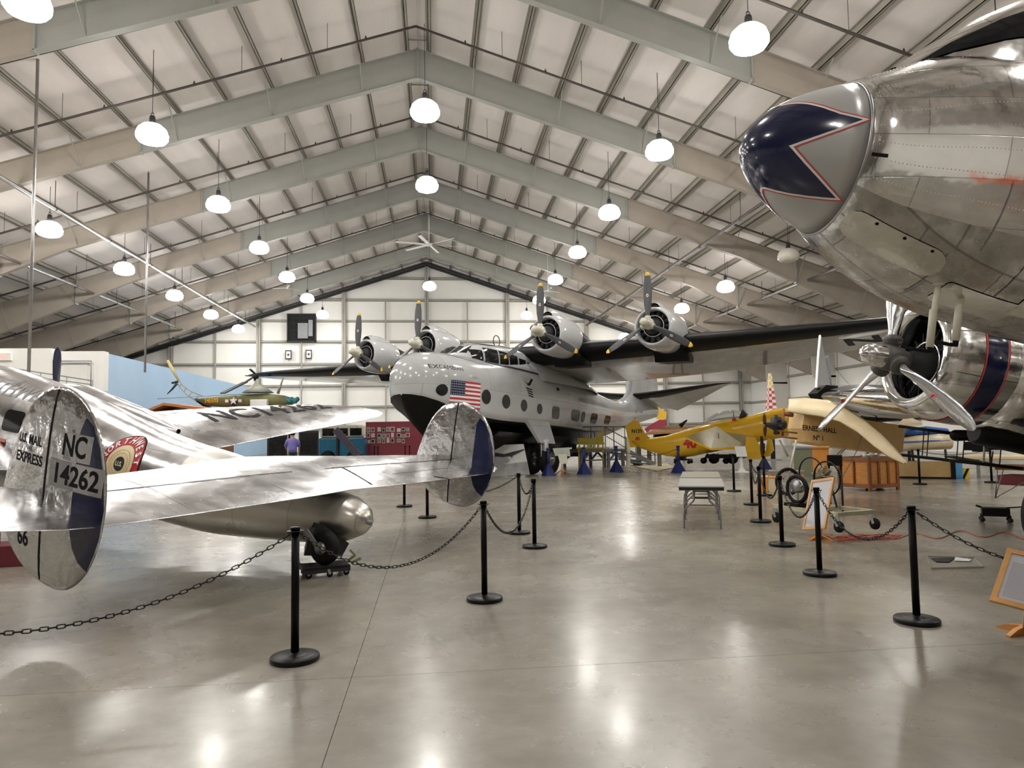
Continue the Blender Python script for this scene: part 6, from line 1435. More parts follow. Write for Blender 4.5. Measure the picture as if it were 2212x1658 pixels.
# red topped lecterns, mat, tape, stair platform by the flying boat
M['redtop'] = mat('maroon_sign', (0.34, 0.08, 0.10), 0.3, var=0.2, coat=0.4); M['greyp'] = mat('platform_grey', (0.20, 0.21, 0.24), 0.5, var=0.1); M['railm'] = mat('rail_brown', (0.10, 0.08, 0.05), 0.5, var=0.2)
p = gp(1425, 1008); t = thing('lectern_sign', 'maroon slanted information sign on a grey post before the yellow tail', 'sign', p, 0)
mb = MB(); T = Matrix.Translation((0, 0, 1.0)) @ Matrix.Rotation(math.radians(35), 4, 'X'); mb.box(-0.32, 0.32, -0.25, 0.25, -0.012, 0.012, 0, T); mb.build('sign_panel', M['redtop'], t)
mb = MB(); mb.box(-0.26, 0.26, -0.2, 0.2, 0.012, 0.014, 0, T); mb.build('printed_sheet', M['mgrey'], t)
mb = MB(); mb.box(-0.08, 0.08, -0.05, 0.05, 0, 0.95); mb.build('post', mat('post_olive', (0.20, 0.19, 0.14), 0.5, var=0.1), t)
for i, px in enumerate((1381, 1403)):
    p = gp(px, 1003-i); t = thing('display_post', ['dark brown upright display post under the yellow tail, left one', 'dark upright display post under the yellow tail, right one'][i], 'post', p, 0.2, 'upright posts under the yellow tail'); mb = MB(); mb.box(-0.09, 0.09, -0.06, 0.06, 0, 1.05); mb.build('post', M['railm'], t, 0.01)
    mb = MB(); mb.box(-0.14, 0.14, -0.1, 0.1, 0, 0.03); mb.build('foot_plate', M['dgrey'], t)
q = [gp(1370, 1008), gp(1440, 1002), gp(1458, 1010), gp(1420, 1018)]; o = q[0]; mb = MB()
mb.add([a-o for a in q]+[a-o+Vector((0, 0, 0.04)) for a in q], [(0, 1, 2, 3), (4, 7, 6, 5), (0, 4, 5, 1), (1, 5, 6, 2), (2, 6, 7, 3), (3, 7, 4, 0)]); bo = mb.build('plywood_sheet', mat('plywood_pale', (0.55, 0.50, 0.32), 0.5, var=0.08)); bo.location = o; tag(bo, 'pale plywood sheet lying on the floor under the maroon slanted sign', 'sheet')
mb = MB(); a, b = gp(1362, 1017.5), gp(1404, 1018.5)
for k in range(10): mb.bar(a.lerp(b, k/10)+Vector((0, 0, 0.01)), a.lerp(b, (k+1)/10)+Vector((0, 0, 0.01)), 0.3, 0.012, mi=k % 2)
tag(mb.build('striped_strip', [M['red'], M['fwhite']]), 'red and white striped strip on the floor beside the plywood sheet', 'strip')
pt, pi_, pp_ = axisframe('boarding_platform', 'grey boarding platform with brown railings and stairs beside the flying boat', 'platform', gp(1252, 1012), gp(1352, 1008))
dz = pp_(1300, 970).z; xa, xb = 0.0, pp_(1350, 1000).x
mb = MB(); mb.box(xa, xb, -0.1, 1.7, dz-0.12, dz); mb.build('deck', M['greyp'], pt)
for x in (xa+0.1, (xa+xb)/2+0.3, xb-0.1):
    for y in (0.0, 1.6): mb = MB(); mb.box(x-0.06, x+0.06, y-0.05, y+0.05, 0, dz-0.12); mb.bar((x, y, dz-0.55), (x+(0.4 if x < xb-0.3 else -0.4), y, dz-0.15), 0.08); mb.build('leg', M['greyp'], pt)
mb = MB(); mb.tube([(xa, 0, 0.35), (xb, 0, 0.35)], 0.03, 6); mb.build('cross_rail', M['greyp'], pt)
rz = pp_(1300, 921).z
for y in (-0.05, 1.65):
    mb = MB(); mb.tube([(xa, y, rz), (xb+0.6, y, rz)], 0.025, 6)
    for k in range(5): x = xa+(xb-xa)*k/4; mb.tube([(x, y, dz), (x, y, rz)], 0.022, 6)
    for k in range(26): x = xa+(xb-xa)*k/26; mb.tube([(x, y, dz), (x, y, rz)], 0.006, 4)
    mb.build('railing', M['railm'], pt)
s0, s1 = xb, xb+1.6
for y in (0.0, 1.55):
    mb = MB(); mb.bar((s0, y, dz-0.05), (s1, y, 0.05), 0.05, 0.2); mb.build('stringer', M['greyp'], pt)
    mb = MB(); mb.tube([(s0-0.1, y, rz), (s1, y, 0.95)], 0.025, 6); mb.tube([(s1, y, 0.95), (s1, y, 0.0)], 0.025, 6); mb.tube([(s0, y, rz-0.45), (s1, y, 0.5)], 0.02, 6); mb.build('stair_rail', M['railm'], pt)
for k in range(5): mb = MB(); f_ = (k+0.5)/5; x = s0+(s1-s0)*f_; mb.box(x-0.14, x+0.14, 0, 1.55, dz*(1-f_)-0.02, dz*(1-f_)+0.02); mb.build('step', M['greyp'], pt)
mb = MB(); mb.box(xb+0.0, xb+0.16, -0.2, -0.1, 0, 1.3); mb.box(xb-0.2, xb+0.5, -0.3, 0.0, 0, 0.04); mb.build('white_post', M['cream'], pt)
# yellow bench / tool cage seen through the platform
yb, yi, yp = axisframe('yellow_rack', 'yellow slatted rack with curved side standing on the grey platform', 'rack', at(1247, 968, 30.5), at(1310, 968, 30.5))
M['rackm'] = mat('rack_yellow', (0.50, 0.40, 0.05), 0.45, var=0.12)
mb = plate([yp(1248, 960), yp(1248, 945), yp(1280, 947), yp(1296, 938), (yp(1302, 918)), yp(1304, 960)], 0.06); mb.build('side_panel', M['rackm'], yb)
mb = MB()
for py in (957, 968): mb.tube([yp(1246, py), yp(1306, py)], 0.035, 6)
for k in range(5): mb.tube([yp(1262+10*k, 957), yp(1262+10*k, 968)], 0.03, 6)
mb.build('frame', M['rackm'], yb)
for px in (1250, 1302): mb = MB(); a = yp(px, 962); mb.tube([a, Vector((a.x, 0, -yb.matrix_world.translation.z))], 0.03, 6); mb.build('leg', M['rackm'], yb)
# photograph panel leaning under the nose of the flying boat, with an orange easel and map
a, b, c_, d_ = at(1067, 961, 26.6), at(1131, 958.5, 26.4), at(1144.5, 1024, 26.0), at(1061, 1030, 26.1)
pnl = thing('photo_panel', 'large grey photograph panel of a flying boat on water, under the black hull', 'poster', d_)
a, b, c_, d0 = a-d_, b-d_, c_-d_, Vector((0, 0, 0)); n_ = (b-a).cross(d0-a).normalized()
if n_.dot(EYE-d_) < 0: n_ = -n_
mb = MB(); q = [a, b, c_, d0]; mb.add(q+[v-n_*0.05 for v in q], [(0, 1, 2, 3), (4, 7, 6, 5), (0, 4, 5, 1), (1, 5, 6, 2), (2, 6, 7, 3), (3, 7, 4, 0)]); mb.build('board', mat('photo_sky', (0.50, 0.50, 0.48), 0.25, var=0.06, coat=0.3), pnl)
def pq(u, v, k=1): return a.lerp(b, u).lerp(d0.lerp(c_, u), v)+n_*(0.004*k)
def flat(nm, pts, ma, k=1): m_ = MB(); m_.add([pq(u, v, k) for u, v in pts], [tuple(range(len(pts)))]); m_.build(nm, ma, pnl, fix=False)
flat('printed_water', [(0, 0.62), (0.45, 0.62), (1, 0.58), (1, 1), (0, 1)], mat('photo_water', (0.24, 0.24, 0.24), 0.3, var=0.25, vscale=3))
flat('printed_hull', [(0, 0.36), (0.12, 0.32), (0.35, 0.33), (0.5, 0.5), (0.55, 0.45), (0.45, 0.57), (0.2, 0.63), (0, 0.58)], M['mgrey'], 2)
flat('printed_wing', [(0.05, 0.24), (0.35, 0.30), (0.98, 0.17), (1.0, 0.2), (0.62, 0.36), (0.3, 0.40), (0.05, 0.36)], M['dgrey'], 3)
flat('printed_float', [(0.5, 0.33), (0.62, 0.31), (0.58, 0.44)], M['dgrey'], 3)
es_ = thing('map_easel', 'orange footed easel with pale sheets, right of the flying boat wheels', 'sign', gp(1214, 1025))
o = es_.location; mb = MB(); mb.tube([(0, 0, 0), (0, 0, 0.5)], 0.02, 6); 
for aa in (0.3, 2.3, 4.4): mb.tube([(0, 0, 0.2), (0.3*math.cos(aa), 0.3*math.sin(aa), 0.01)], 0.02, 6)
mb.build('stand', M['orp'], es_)
def quadp(nm, pts, d, ma, th=0.02): q = [at(x, y, d)-o for x, y in pts]; m_ = MB(); v = [p for p in q]+[p+Vector((0, th, 0)) for p in q]; m_.add(v, [(0, 1, 2, 3), (4, 7, 6, 5), (0, 4, 5, 1), (1, 5, 6, 2), (2, 6, 7, 3), (3, 7, 4, 0)]); m_.build(nm, ma, es_)
quadp('map_board', [(1194, 968), (1230, 966), (1232, 985), (1199, 984)], 26.2, mat('pale_green_board', (0.50, 0.55, 0.48), 0.4, var=0.1), 0.02); quadp('sheet', [(1205, 981), (1223, 980), (1228, 1000), (1210, 1002)], 26.0, M['cream'])
# ---- helicopter
M['olive'] = mat('olive_drab', (0.16, 0.16, 0.06), 0.5, var=0.15); M['frameg'] = mat('tube_frame_grey', (0.35, 0.36, 0.30), 0.5, var=0.1)
hc, hi_, kp = axisframe('helicopter', 'olive drab military helicopter with star emblem and bare tube tail, raised behind the silver wing', 'helicopter', at(430, 950, 36), at(640, 950, 36))
def kl(pts, lat=0.0): return [kp(x, y, lat) for x, y in pts]
mb = side_loft(kl([(424, 862), (470, 856), (530, 852), (580, 850), (615, 854), (632, 860)]), kl([(452, 877), (480, 879), (530, 880), (580, 882), (615, 880), (634, 872)]), [0.25, 0.55, 0.6, 0.6, 0.55, 0.25], p=3.2); hb = mb.build('fuselage', M['olive'], hc)
mb = plate(kl([(419, 862), (427, 860), (455, 878), (445, 880)]), 0.3); mb.build('tail_fairing', M['black'], hc)
def ktxt(nm, me, px, py, ma, off=0.02): p = kp(px, py); decal(nm, me, ma, hc, (p.x, 0, p.z), (1, 0, 0), (0, 0, 1), hb.data, off)
ktxt('serial_number', text_mesh('346503', 0.26, bold=0.008), 465, 866, mat('serial_yellow', (0.7, 0.38, 0.03), 0.5, var=0.05))
ktxt('star_disc', poly_mesh([circ(0.24, 24)]), 514, 866, M['navy'], 0.012)
ktxt('star_emblem', poly_mesh([[(0.22*math.sin(k*PI/5)*(1 if k % 2 == 0 else 0.4), 0.22*math.cos(k*PI/5)*(1 if k % 2 == 0 else 0.4)) for k in range(10)], rrect(-0.42, -0.25, -0.08, 0.06, 0.01), rrect(0.25, 0.42, -0.08, 0.06, 0.01)]), 514, 866, M['fwhite'], 0.02)
mb = MB()
for l in (-0.2, 0.2):
    mb.tube(kl([(438, 855), (415, 846), (395, 832), (386, 820)], l), 0.03, 6); mb.tube(kl([(424, 866), (405, 853), (390, 838), (384, 828)], l), 0.03, 6)
for (x, y), (u, v) in zip(((430, 852), (415, 846), (402, 837), (392, 828)), ((422, 864), (408, 855), (398, 846), (388, 834))): mb.tube([kp(x, y, -0.2), kp(u, v, -0.2)], 0.02, 5); mb.tube([kp(x, y, -0.2), kp(x, y, 0.2)], 0.02, 5)
mb.build('tail_frame', M['frameg'], hc)
mb = MB(); c = kp(386, 821); mb.tube(kl([(386, 821), (372, 797), (362, 778)], -0.3), [0.05, 0.09, 0.07], 8); mb.build('tail_rotor_blade', mat('rotor_straw', (0.55, 0.48, 0.22), 0.5, var=0.1), hc)
for pts in ([(384, 824), (371, 827)], [(382, 828), (372, 840), (361, 851)]): mb = MB(); mb.tube(kl(pts, -0.3), [0.07, 0.05, 0.02][:len(pts)], 8); mb.build('tail_rotor_blade', M['dgrey'], hc)
mb = MB(); mb.loft([[Vector((kp(px, py).x, w_*math.cos(a), kp(px, py).z+w_*0)) + Vector((w_*1.0*math.sin(a), 0, 0)) for a in [2*PI*k/12 for k in range(12)]] for px, py, w_ in ((558, 848, 0.8), (557, 838, 0.45), (556, 828, 0.16), (556, 818, 0.1))]); mb.build('rotor_mast_fairing', M['frameg'], hc)
mb = MB(); c = kp(553, 812); mb.lathe([(0, -0.25), (0.1, -0.25), (0.14, -0.05), (0.1, 0.1), (0, 0.12)], 12, Matrix.Translation(c)); mb.build('rotor_hub', M['black'], hc)
for pts, lats in (([(548, 814), (530, 825), (481, 849)], (0, -0.6, -2.0)), ([(545, 812), (532, 811)], (0, 0.5)), ([(560, 812), (592, 811)], (0, 1.2)), ([(550, 806), (540, 797)], (0, -0.3))):
    mb = MB(); P = [kp(x, y, l) for (x, y), l in zip(pts, lats)]
    for k in range(len(P)-1): mb.bar(P[k], P[k+1], 0.12 if k == 0 else 0.32, 0.05)
    mb.build('rotor_blade', M['dgrey'], hc)
mb = MB(); mb.tube([kp(340, 861, -0.8), kp(540, 850, -0.8)], 0.02, 5); mb.build('tie_cable', M['mgrey'], hc)
mb = MB(); mb.tube([kp(600, 850, 0), kp(612, 815, 0)], [0.08, 0.03], 8); mb.build('antenna_mast', M['frameg'], hc)
mb = MB(); a = kp(547, 868, -0.7); mb.box(a.x-0.1, a.x+0.75, -0.9, -0.6, a.z-0.3, a.z+0.12); mb.build('white_case', M['white'], hc, 0.04)
mb = MB()
for k in range(7): a = kp(618+4*k, 862+2*(k % 3), -0.3); mb.sphere(a, 0.13, 8)
mb.build('nose_clutter', mat('teal_gear', (0.05, 0.22, 0.26), 0.5, var=0.3), hc)
mb = MB(); a = kp(440, 885); b = kp(640, 885)
for x in (a.x+1.0, b.x-0.5):
    for y in (-0.5, 0.5): mb.tube([(x, y, kp(500, 880).z), (x, y, -hc.matrix_world.translation.z)], 0.06, 8)
mb.build('display_stand', M['dgrey'], hc)
# ---- brown roofed kiosk behind the silver body
kk, ki, kq = axisframe('display_hut', 'small hut with orange brown low gable roof behind the silver airliner', 'hut', at(318, 1000, 33), at(480, 1000, 33))
z0 = -kk.matrix_world.translation.z; A_, B_, C_, D_ = kq(318, 888), kq(362, 870), kq(480, 885), kq(395, 880)
mb = MB(); mb.loft([[Vector((p.x, y, p.z+dz_)) for p, dz_ in ((A_, 0), (B_, 0), (C_, 0), (C_, -0.12), (B_, -0.12), (A_, -0.12))] for y in (-0.4, 2.5)], smooth=False); mb.build('roof', mat('hut_roof_brown', (0.42, 0.15, 0.05), 0.5, var=0.15), kk)
mb = MB(); mb.box(A_.x+0.2, C_.x-0.3, 0, 2.2, z0, A_.z-0.1); mb.build('hut_wall', M['woodd'], kk)
mb = MB(); p = kq(330, 892); mb.box(p.x-0.3, p.x+0.2, -0.42, -0.4, p.z-0.2, p.z+0.05); mb.build('lit_sign', mat('warm_sign', (0.9, 0.5, 0.15), 0.4, var=0.1), kk)
# ---- maroon display wall with framed pictures
dw = axisframe('display_wall', 'maroon display wall hung with rows of small pictures, below the flying boat nose', 'display wall', at(788, 1005, 38), at(905, 1005, 38)); de, di, dp = dw
z0 = -de.matrix_world.translation.z; a, b = dp(790, 911), dp(945, 911); M['marw'] = mat('maroon_wall', (0.30, 0.05, 0.07), 0.5, var=0.06)
mb = MB(); mb.box(a.x, b.x, 0, 0.12, z0, a.z); mb.build('panel', M['marw'], de)
rp9 = random.Random(11)
for k in range(26):
    col = k % 9; row = k//9; px = 796+col*9.6+(4 if col > 1 else 0)+(4 if col > 5 else 0); py = 928+row*12+rp9.uniform(-1.5, 1.5); p = dp(px, py); w_ = rp9.uniform(0.07, 0.11); h_ = rp9.uniform(0.09, 0.13)
    pic = thing('wall_picture', 'small pale framed picture on the maroon display wall', 'picture', de.matrix_world @ Vector((p.x, -0.02, p.z)), 0, 'small pictures on the maroon wall'); pic.rotation_euler = de.matrix_world.to_euler()
    mb = MB(); mb.box(-w_, w_, -0.01, 0.018, -h_, h_); mb.build('frame', M['white'] if k % 4 else M['cream'], pic); mb = MB(); mb.box(-w_*0.75, w_*0.75, -0.014, -0.01, -h_*0.75, h_*0.75); mb.build('print', [M['mgrey'], M['marw'], M['cream'], M['dgrey']][k % 4], pic)
for k, px in enumerate((815, 826, 880, 892)):
    p = de.matrix_world @ Vector((dp(px, 960).x, -0.8-0.45*(k % 2), 0)); p.z = 0; dup(p0, p, 0, ['far stanchion before the maroon wall, first from the left', 'far stanchion before the maroon wall, second from the left', 'far stanchion before the maroon wall, third from the left', 'far stanchion before the maroon wall, fourth from the left'][k])
# blue and cream bus shaped vehicle, dark boarding stair, person in purple
vb, vi, vp = axisframe('blue_vehicle', 'teal blue vehicle with pale window band, behind the silver wing', 'vehicle', at(690, 1010, 37), at(790, 1010, 37)); z0 = -vb.matrix_world.translation.z
M['teal'] = mat('teal_paint', (0.03, 0.17, 0.30), 0.3, var=0.1, coat=0.4)
a, b = vp(688, 925), vp(786, 925); mb = MB(); mb.box(a.x, b.x, 0, 2.2, z0+0.4, vp(700, 945).z); mb.build('body', M['teal'], vb, 0.08)
mb = MB(); mb.box(a.x+0.05, b.x-0.3, 0.05, 2.1, vp(700, 945).z, vp(700, 918).z); mb.build('cabin', M['cream'], vb, 0.1)
mb = MB()
for k in range(3): mb.box(a.x+0.2+0.72*k, a.x+0.8+0.72*k, 0.0, 0.06, vp(700, 941).z, vp(700, 925).z)
mb.build('window', M['glassd'], vb)
for x in (a.x+0.5, b.x-0.5): mb = MB(); mb.lathe([(0, -0.1), (0.4, -0.1), (0.4, 0.1), (0, 0.1)], 20, Matrix.Translation((x, 0.05, z0+0.4)), axis='y'); mb.build('wheel', M['rubber'], vb)
sb, si, sp_ = axisframe('boarding_stair', 'dark slanting boarding stair in front of the teal vehicle', 'stair', at(722, 1010, 34), at(785, 1010, 34)); z0 = -sb.matrix_world.translation.z
for y in (0, 0.9): mb = MB(); mb.bar(sp_(724, 927, y), sp_(775, 985, y), 0.06, 0.35); mb.build('side_beam', mat('stair_plum', (0.06, 0.05, 0.075), 0.4, var=0.2), sb)
for k in range(8): mb = MB(); p = sp_(724, 927, 0).lerp(sp_(775, 985, 0), (k+0.5)/8); mb.box(p.x-0.12, p.x+0.12, 0, 0.9, p.z-0.02, p.z+0.02); mb.build('tread', M['dgrey'], sb)
mb = MB(); p = sp_(730, 935, 0.45); mb.box(p.x-0.05, p.x+0.05, 0.3, 0.6, z0, p.z); p = sp_(760, 968, 0.45); mb.box(p.x-0.05, p.x+0.05, 0.3, 0.6, z0, p.z); mb.build('support', M['dgrey'], sb)
for i, px in enumerate((600, 668)):
    t, w_, h = boxy('dark_cabinet', ['dark display cabinet behind the silver wing, left of the person in purple', 'dark display cabinet behind the silver wing, right of the person in purple'][i], 'cabinet', px-22, 938+i*-8, px+20, 1005, 33.5, 0.8, M['dgrey'], 'case', zfloor=True); mb = MB(); mb.box(-w_/2+0.08, w_/2-0.08, -0.02, 0.0, h*0.4, h-0.1); mb.build('glass_door', M['glassd'], t)
# exhibit light panels glowing blue by the maroon wall
t, w_, h = boxy('light_panel', 'bright pale blue lit panel at the left end of the maroon wall', 'lamp', 772, 922, 788, 985, 40.2, 0.1, mat('panel_glow', (0.7, 0.9, 1), 0.5, emit=(0.55, 0.85, 1.0), es=2.2, var=0.05), 'screen', zfloor=True); mb = MB(); mb.box(-w_/2-0.04, w_/2+0.04, 0.02, 0.14, 0, h+0.05); mb.build('housing', M['white'], t)
# person in purple shirt and dark cap, back turned, bending slightly
def person():
    base = at(632, 1010, 31.0); base.z = 0; t = thing('person', 'person in purple shirt and dark cap standing with back turned, behind the silver wing', 'person', base, 0.2)
    me = bpy.data.meshes.new('body'); J = {'pel': (0, 0, 0.95, .16), 'sp': (0, 0.02, 1.15, .15), 'ch': (0, 0.05, 1.38, .17), 'nk': (0, 0.08, 1.52, .065), 'hd': (0, 0.10, 1.64, .095), 'ht': (0, 0.10, 1.74, .07),
        'sl': (-.19, 0.05, 1.42, .07), 'el': (-.30, 0.12, 1.16, .05), 'wl': (-.26, 0.34, 1.05, .035), 'hl': (-.24, 0.42, 1.03, .035), 'sr': (.19, 0.05, 1.42, .07), 'er': (.27, 0.08, 1.14, .05), 'wr': (.26, 0.2, 0.92, .035), 'hr': (.25, 0.25, 0.85, .035),
        'tl': (-.1, 0, .88, .10), 'kl': (-.12, .03, .5, .07), 'al': (-.13, -.02, .1, .045), 'fl': (-.14, .14, .04, .04), 'tr': (.1, 0, .88, .10), 'kr': (.12, .03, .5, .07), 'ar': (.13, -.02, .1, .045), 'fr': (.14, .14, .04, .04)}
    E_ = [('pel', 'sp'), ('sp', 'ch'), ('ch', 'nk'), ('nk', 'hd'), ('hd', 'ht'), ('ch', 'sl'), ('sl', 'el'), ('el', 'wl'), ('wl', 'hl'), ('ch', 'sr'), ('sr', 'er'), ('er', 'wr'), ('wr', 'hr'), ('pel', 'tl'), ('tl', 'kl'), ('kl', 'al'), ('al', 'fl'), ('pel', 'tr'), ('tr', 'kr'), ('kr', 'ar'), ('ar', 'fr')]
    K = list(J); me.from_pydata([J[k][:3] for k in K], [(K.index(a), K.index(b)) for a, b in E_], [])
    o = link('body', me, t); md = o.modifiers.new('skin', 'SKIN'); md.use_smooth_shade = True
    for i, k in enumerate(K): r = J[k][3]; me.skin_vertices[0].data[i].radius = (r, r*0.85)
    me.skin_vertices[0].data[0].use_root = True; o.modifiers.new('sub', 'SUBSURF').levels = 2; o.modifiers['sub'].render_levels = 2
    me.materials.append(mat('skin_tone', (0.45, 0.27, 0.19), 0.5, var=0.06))
    for sx in (-1, 1):      # small fingers
        w_ = Vector(J['hl' if sx < 0 else 'hr'][:3]); mb = MB()
        for q in range(5): mb.tube([w_+Vector((0.012*(q-2), 0.02, 0)), w_+Vector((0.014*(q-2), 0.06-0.005*abs(q-2), -0.02)), w_+Vector((0.014*(q-2), 0.075, -0.05))], [0.009, 0.008, 0.006], 6)
        mb.build('fingers', MATS['skin_tone'], t)
    mb = MB(); mb.loft([ring_ellipse(0, 0, 0, 1, 1, 20)]*2) if False else None
    def ringz(z, rx, ry, cy_=0.0, n=20): return [Vector((rx*math.cos(2*PI*k/n), cy_+ry*math.sin(2*PI*k/n), z)) for k in range(n)]
    mb.loft([ringz(0.90, .19, .15), ringz(1.05, .185, .15, 0.01), ringz(1.25, .205, .16, .03), ringz(1.40, .225, .15, .05), ringz(1.47, .17, .12, .06), ringz(1.515, .075, .075, .08)])
    for sx in (-1, 1): s_, e_ = Vector(J['sl' if sx < 0 else 'sr'][:3]), Vector(J['el' if sx < 0 else 'er'][:3]); mb.tube([s_, s_.lerp(e_, 0.5), e_], [0.09, 0.08, 0.072], 12)
    mb.build('shirt', mat('purple_shirt', (0.16, 0.14, 0.42), 0.7, var=0.1), t)
    mb = MB(); mb.loft([ringz(0.98, .18, .145), ringz(0.86, .19, .15), ringz(0.8, .18, .13)])
    for sx in (-1, 1): mb.tube([(sx*.095, 0, .86), (sx*.12, .03, .5), (sx*.13, -.02, .07)], [.105, .085, .07], 12)
    mb.build('trousers', M['dgrey'], t)
    mb = MB(); mb.sphere((0, .10, 1.70), .112, 14, sc=(1, 1.1, 0.75)); mb.box(-.07, .07, .19, .28, 1.69, 1.70); mb.build('cap', M['black'], t)
    for sx in (-1, 1): mb = MB(); mb.loft([[Vector((sx*.135+x, y, z)) for x, z in ((-.05, 0), (.05, 0), (.045, h), (-.045, h))] for y, h in ((-.09, .07), (.05, .09), (.17, .05), (.21, .02))]); mb.build('shoe', M['black'], t)
person()
# ---- silver jet tail behind the wooden monoplane
sj, sji, jp = axisframe('silver_jet', 'silver jet seen from its open black tailpipe, with tall fin and tailplane', 'airplane', at(1790, 1000, 18.9), at(1900, 1000, 19.4))
M['jets'] = mat('jet_silver', (0.72, 0.73, 0.75), 0.25, 0.9, var=0.08)
mb = plate([jp(1762, 838), jp(1767, 760), jp(1771, 722), (jp(1778, 760)), jp(1792, 838)], 0.10); mb.build('fin', M['jets'], sj, 0.02)
mb = plate([jp(1786, 838), jp(1784, 770), jp(1789, 768), jp(1797, 838)], 0.06); mb.build('rudder', M['mgrey'], sj, 0.01)
rings = []
for px, py, ry_, rz_, in ((1792, 857, 0.27, 0.27), (1795, 856, 0.32, 0.31), (1830, 860, 0.38, 0.36), (1880, 866, 0.44, 0.42), (1960, 872, 0.42, 0.42), (2060, 872, 0.3, 0.3)):
    c = jp(px, py, 0); rings.append([Vector((c.x+0.12*math.cos(2*PI*k/24), ry_*math.sin(2*PI*k/24), c.z+rz_*math.cos(2*PI*k/24))) for k in range(24)])
mb = MB(); mb.loft(rings, cap0=False); mb.build('fuselage', M['jets'], sj)
mb = MB(); c = jp(1792, 857, 0); mb.lathe([(0.0, 0.4), (0.25, 0.4), (0.28, 0.02)], 24, Matrix.Translation(c), axis='x'); mb.build('tailpipe', M['boot'], sj)
mb = plate([jp(1768, 872), jp(1755, 850), jp(1775, 832), jp(1800, 834), jp(1845, 892), jp(1800, 880)], 0.35); mb.build('tail_fairing', M['hull'], sj)
mb = MB(); mb.loft([wing_ring(jp(1880, 838, -0.3), jp(1792, 842, -0.3), 1, 0.12, 10), wing_ring(jp(1905, 842, -1.4), jp(1850, 846, -1.4), 1, 0.10, 10)]); mb.loft([wing_ring(jp(1880, 838, 0.3), jp(1792, 842, 0.3), 1, 0.12, 10), wing_ring(jp(1950, 836, 1.9), jp(1890, 838, 1.9), 1, 0.10, 10)]); mb.build('tailplane', M['jets'], sj)
mb = MB(); c = jp(1860, 880, 0)
for x in (0.5,):
    mb = MB(); mb.tube([(c.x+x, 0, c.z-0.2), (c.x+x, 0, -sj.matrix_world.translation.z+0.3)], 0.025, 8); mb.lathe([(0, -0.05), (0.14, -0.05), (0.15, 0), (0.14, 0.05), (0, 0.05)], 18, Matrix.Translation((c.x+x, 0, -sj.matrix_world.translation.z+0.15)), axis='y'); mb.build('undercarriage_leg', M['rubber'], sj)
# checkered pylon
cp_, ci, cq = axisframe('racing_pylon', 'slender red white and yellow checkered pylon behind the yellow racer', 'pylon', at(1662, 1000, 36), at(1680, 1000, 36)); z0 = -cp_.matrix_world.translation.z
zt = cq(1671, 806).z; N = 16; mb = MB(); zl = z0; mb.tube([(0.2, 0, zl), (0.2, 0, zl+2.2)], 0.12, 8); mb.build('mast', M['dgrey'], cp_); z0 = zl+2.0; mb = MB()
for k in range(N):
    za, zb_ = z0+(zt-z0)*k/N, z0+(zt-z0)*(k+1)/N; wa, wb = 0.50-0.37*k/N, 0.50-0.37*(k+1)/N
    for s_, (u, v) in enumerate(((1, 0), (0, 1), (-1, 0), (0, -1))):
        for h in range(2):
            def cn(w_, z, t): 
                p = Vector((u, v, 0))*w_/2+Vector((-v, u, 0))*(t-0.5)*w_; return (p.x+0.2, p.y, z)
            t0, t1 = h*0.5, h*0.5+0.5; mb.add([cn(wa, za, t0), cn(wa, za, t1), cn(wb, zb_, t1), cn(wb, zb_, t0)], [(0, 1, 2, 3)], (0 if (k+h) % 2 else (1 if k < 11 else 2)))
mb.build('checkered_tower', [M['fwhite'], M['redl'], M['yellow']], cp_); mb = MB(); mb.box(-0.15, 0.55, -0.35, 0.35, zl, zl+0.06); mb.build('base', M['mgrey'], cp_)
# old biplane tail and wing behind the yellow racer
ob, oi, op = axisframe('old_biplane', 'old brown winged plane lettered NR with maroon and yellow tail, behind the yellow racer', 'airplane', at(1400, 1000, 37), at(1530, 1000, 37))
mb = plate([op(1404, 928), op(1398, 934), op(1392, 926), op(1410, 914), op(1425, 906), op(1438, 906), op(1441, 918), op(1420, 926)], 0.12); mb.build('tail_fin', mat('maroon_dope', (0.35, 0.05, 0.09), 0.4, var=0.1), ob)
mb = plate([op(1418, 905), op(1424, 890), op(1421, 878), op(1432, 886), op(1440, 890), op(1438, 905)], 0.1); mb.build('rudder_tip', M['yellow'], ob)
mb = MB(); mb.loft([wing_ring(op(1392, 931, -1.5), op(1386, 926, 0.5), 1, 0.1, 10), wing_ring(op(1520, 925, -1.5), op(1520, 919, 0.5), 1, 0.1, 10)])
mb = MB(); q = [op(1395, 934, -1.2), op(1520, 926, -1.2), op(1526, 919, 1.0), op(1430, 920, 1.0)]; mb.add([v for v in q]+[v-Vector((0, 0, 0.12)) for v in q], [(0, 1, 2, 3), (4, 7, 6, 5), (0, 4, 5, 1), (1, 5, 6, 2), (2, 6, 7, 3), (3, 7, 4, 0)]); mb.build('wing', mat('brown_dope', (0.36, 0.20, 0.10), 0.45, var=0.12), ob)
mb = MB(); tm = text_mesh('NR 105', 0.55, bold=0.01); c = op(1468, 924, -0.2); ta_ = (op(1520, 922, -0.2)-op(1440, 927, -0.2)).normalized()
decal('wing_lettering', tm, M['ink'], ob, c+Vector((0, 0, 0.01)), ta_, (0.3, 1, 0.0), None, 0.06)
mb = side_loft([op(1412, 938), op(1450, 930), (op(1490, 931))], [op(1412, 945), op(1450, 955), op(1490, 955)], [0.2, 0.4, 0.4]); mb.build('fuselage', M['black'], ob)
mb = MB(); mb.tube([op(1455, 940, -0.5), Vector((op(1455, 940).x, -0.5, -ob.matrix_world.translation.z))], 0.05, 6); mb.tube([op(1480, 940, 0.5), Vector((op(1480, 940).x, 0.5, -ob.matrix_world.translation.z))], 0.05, 6); mb.build('undercarriage', M['dgrey'], ob)
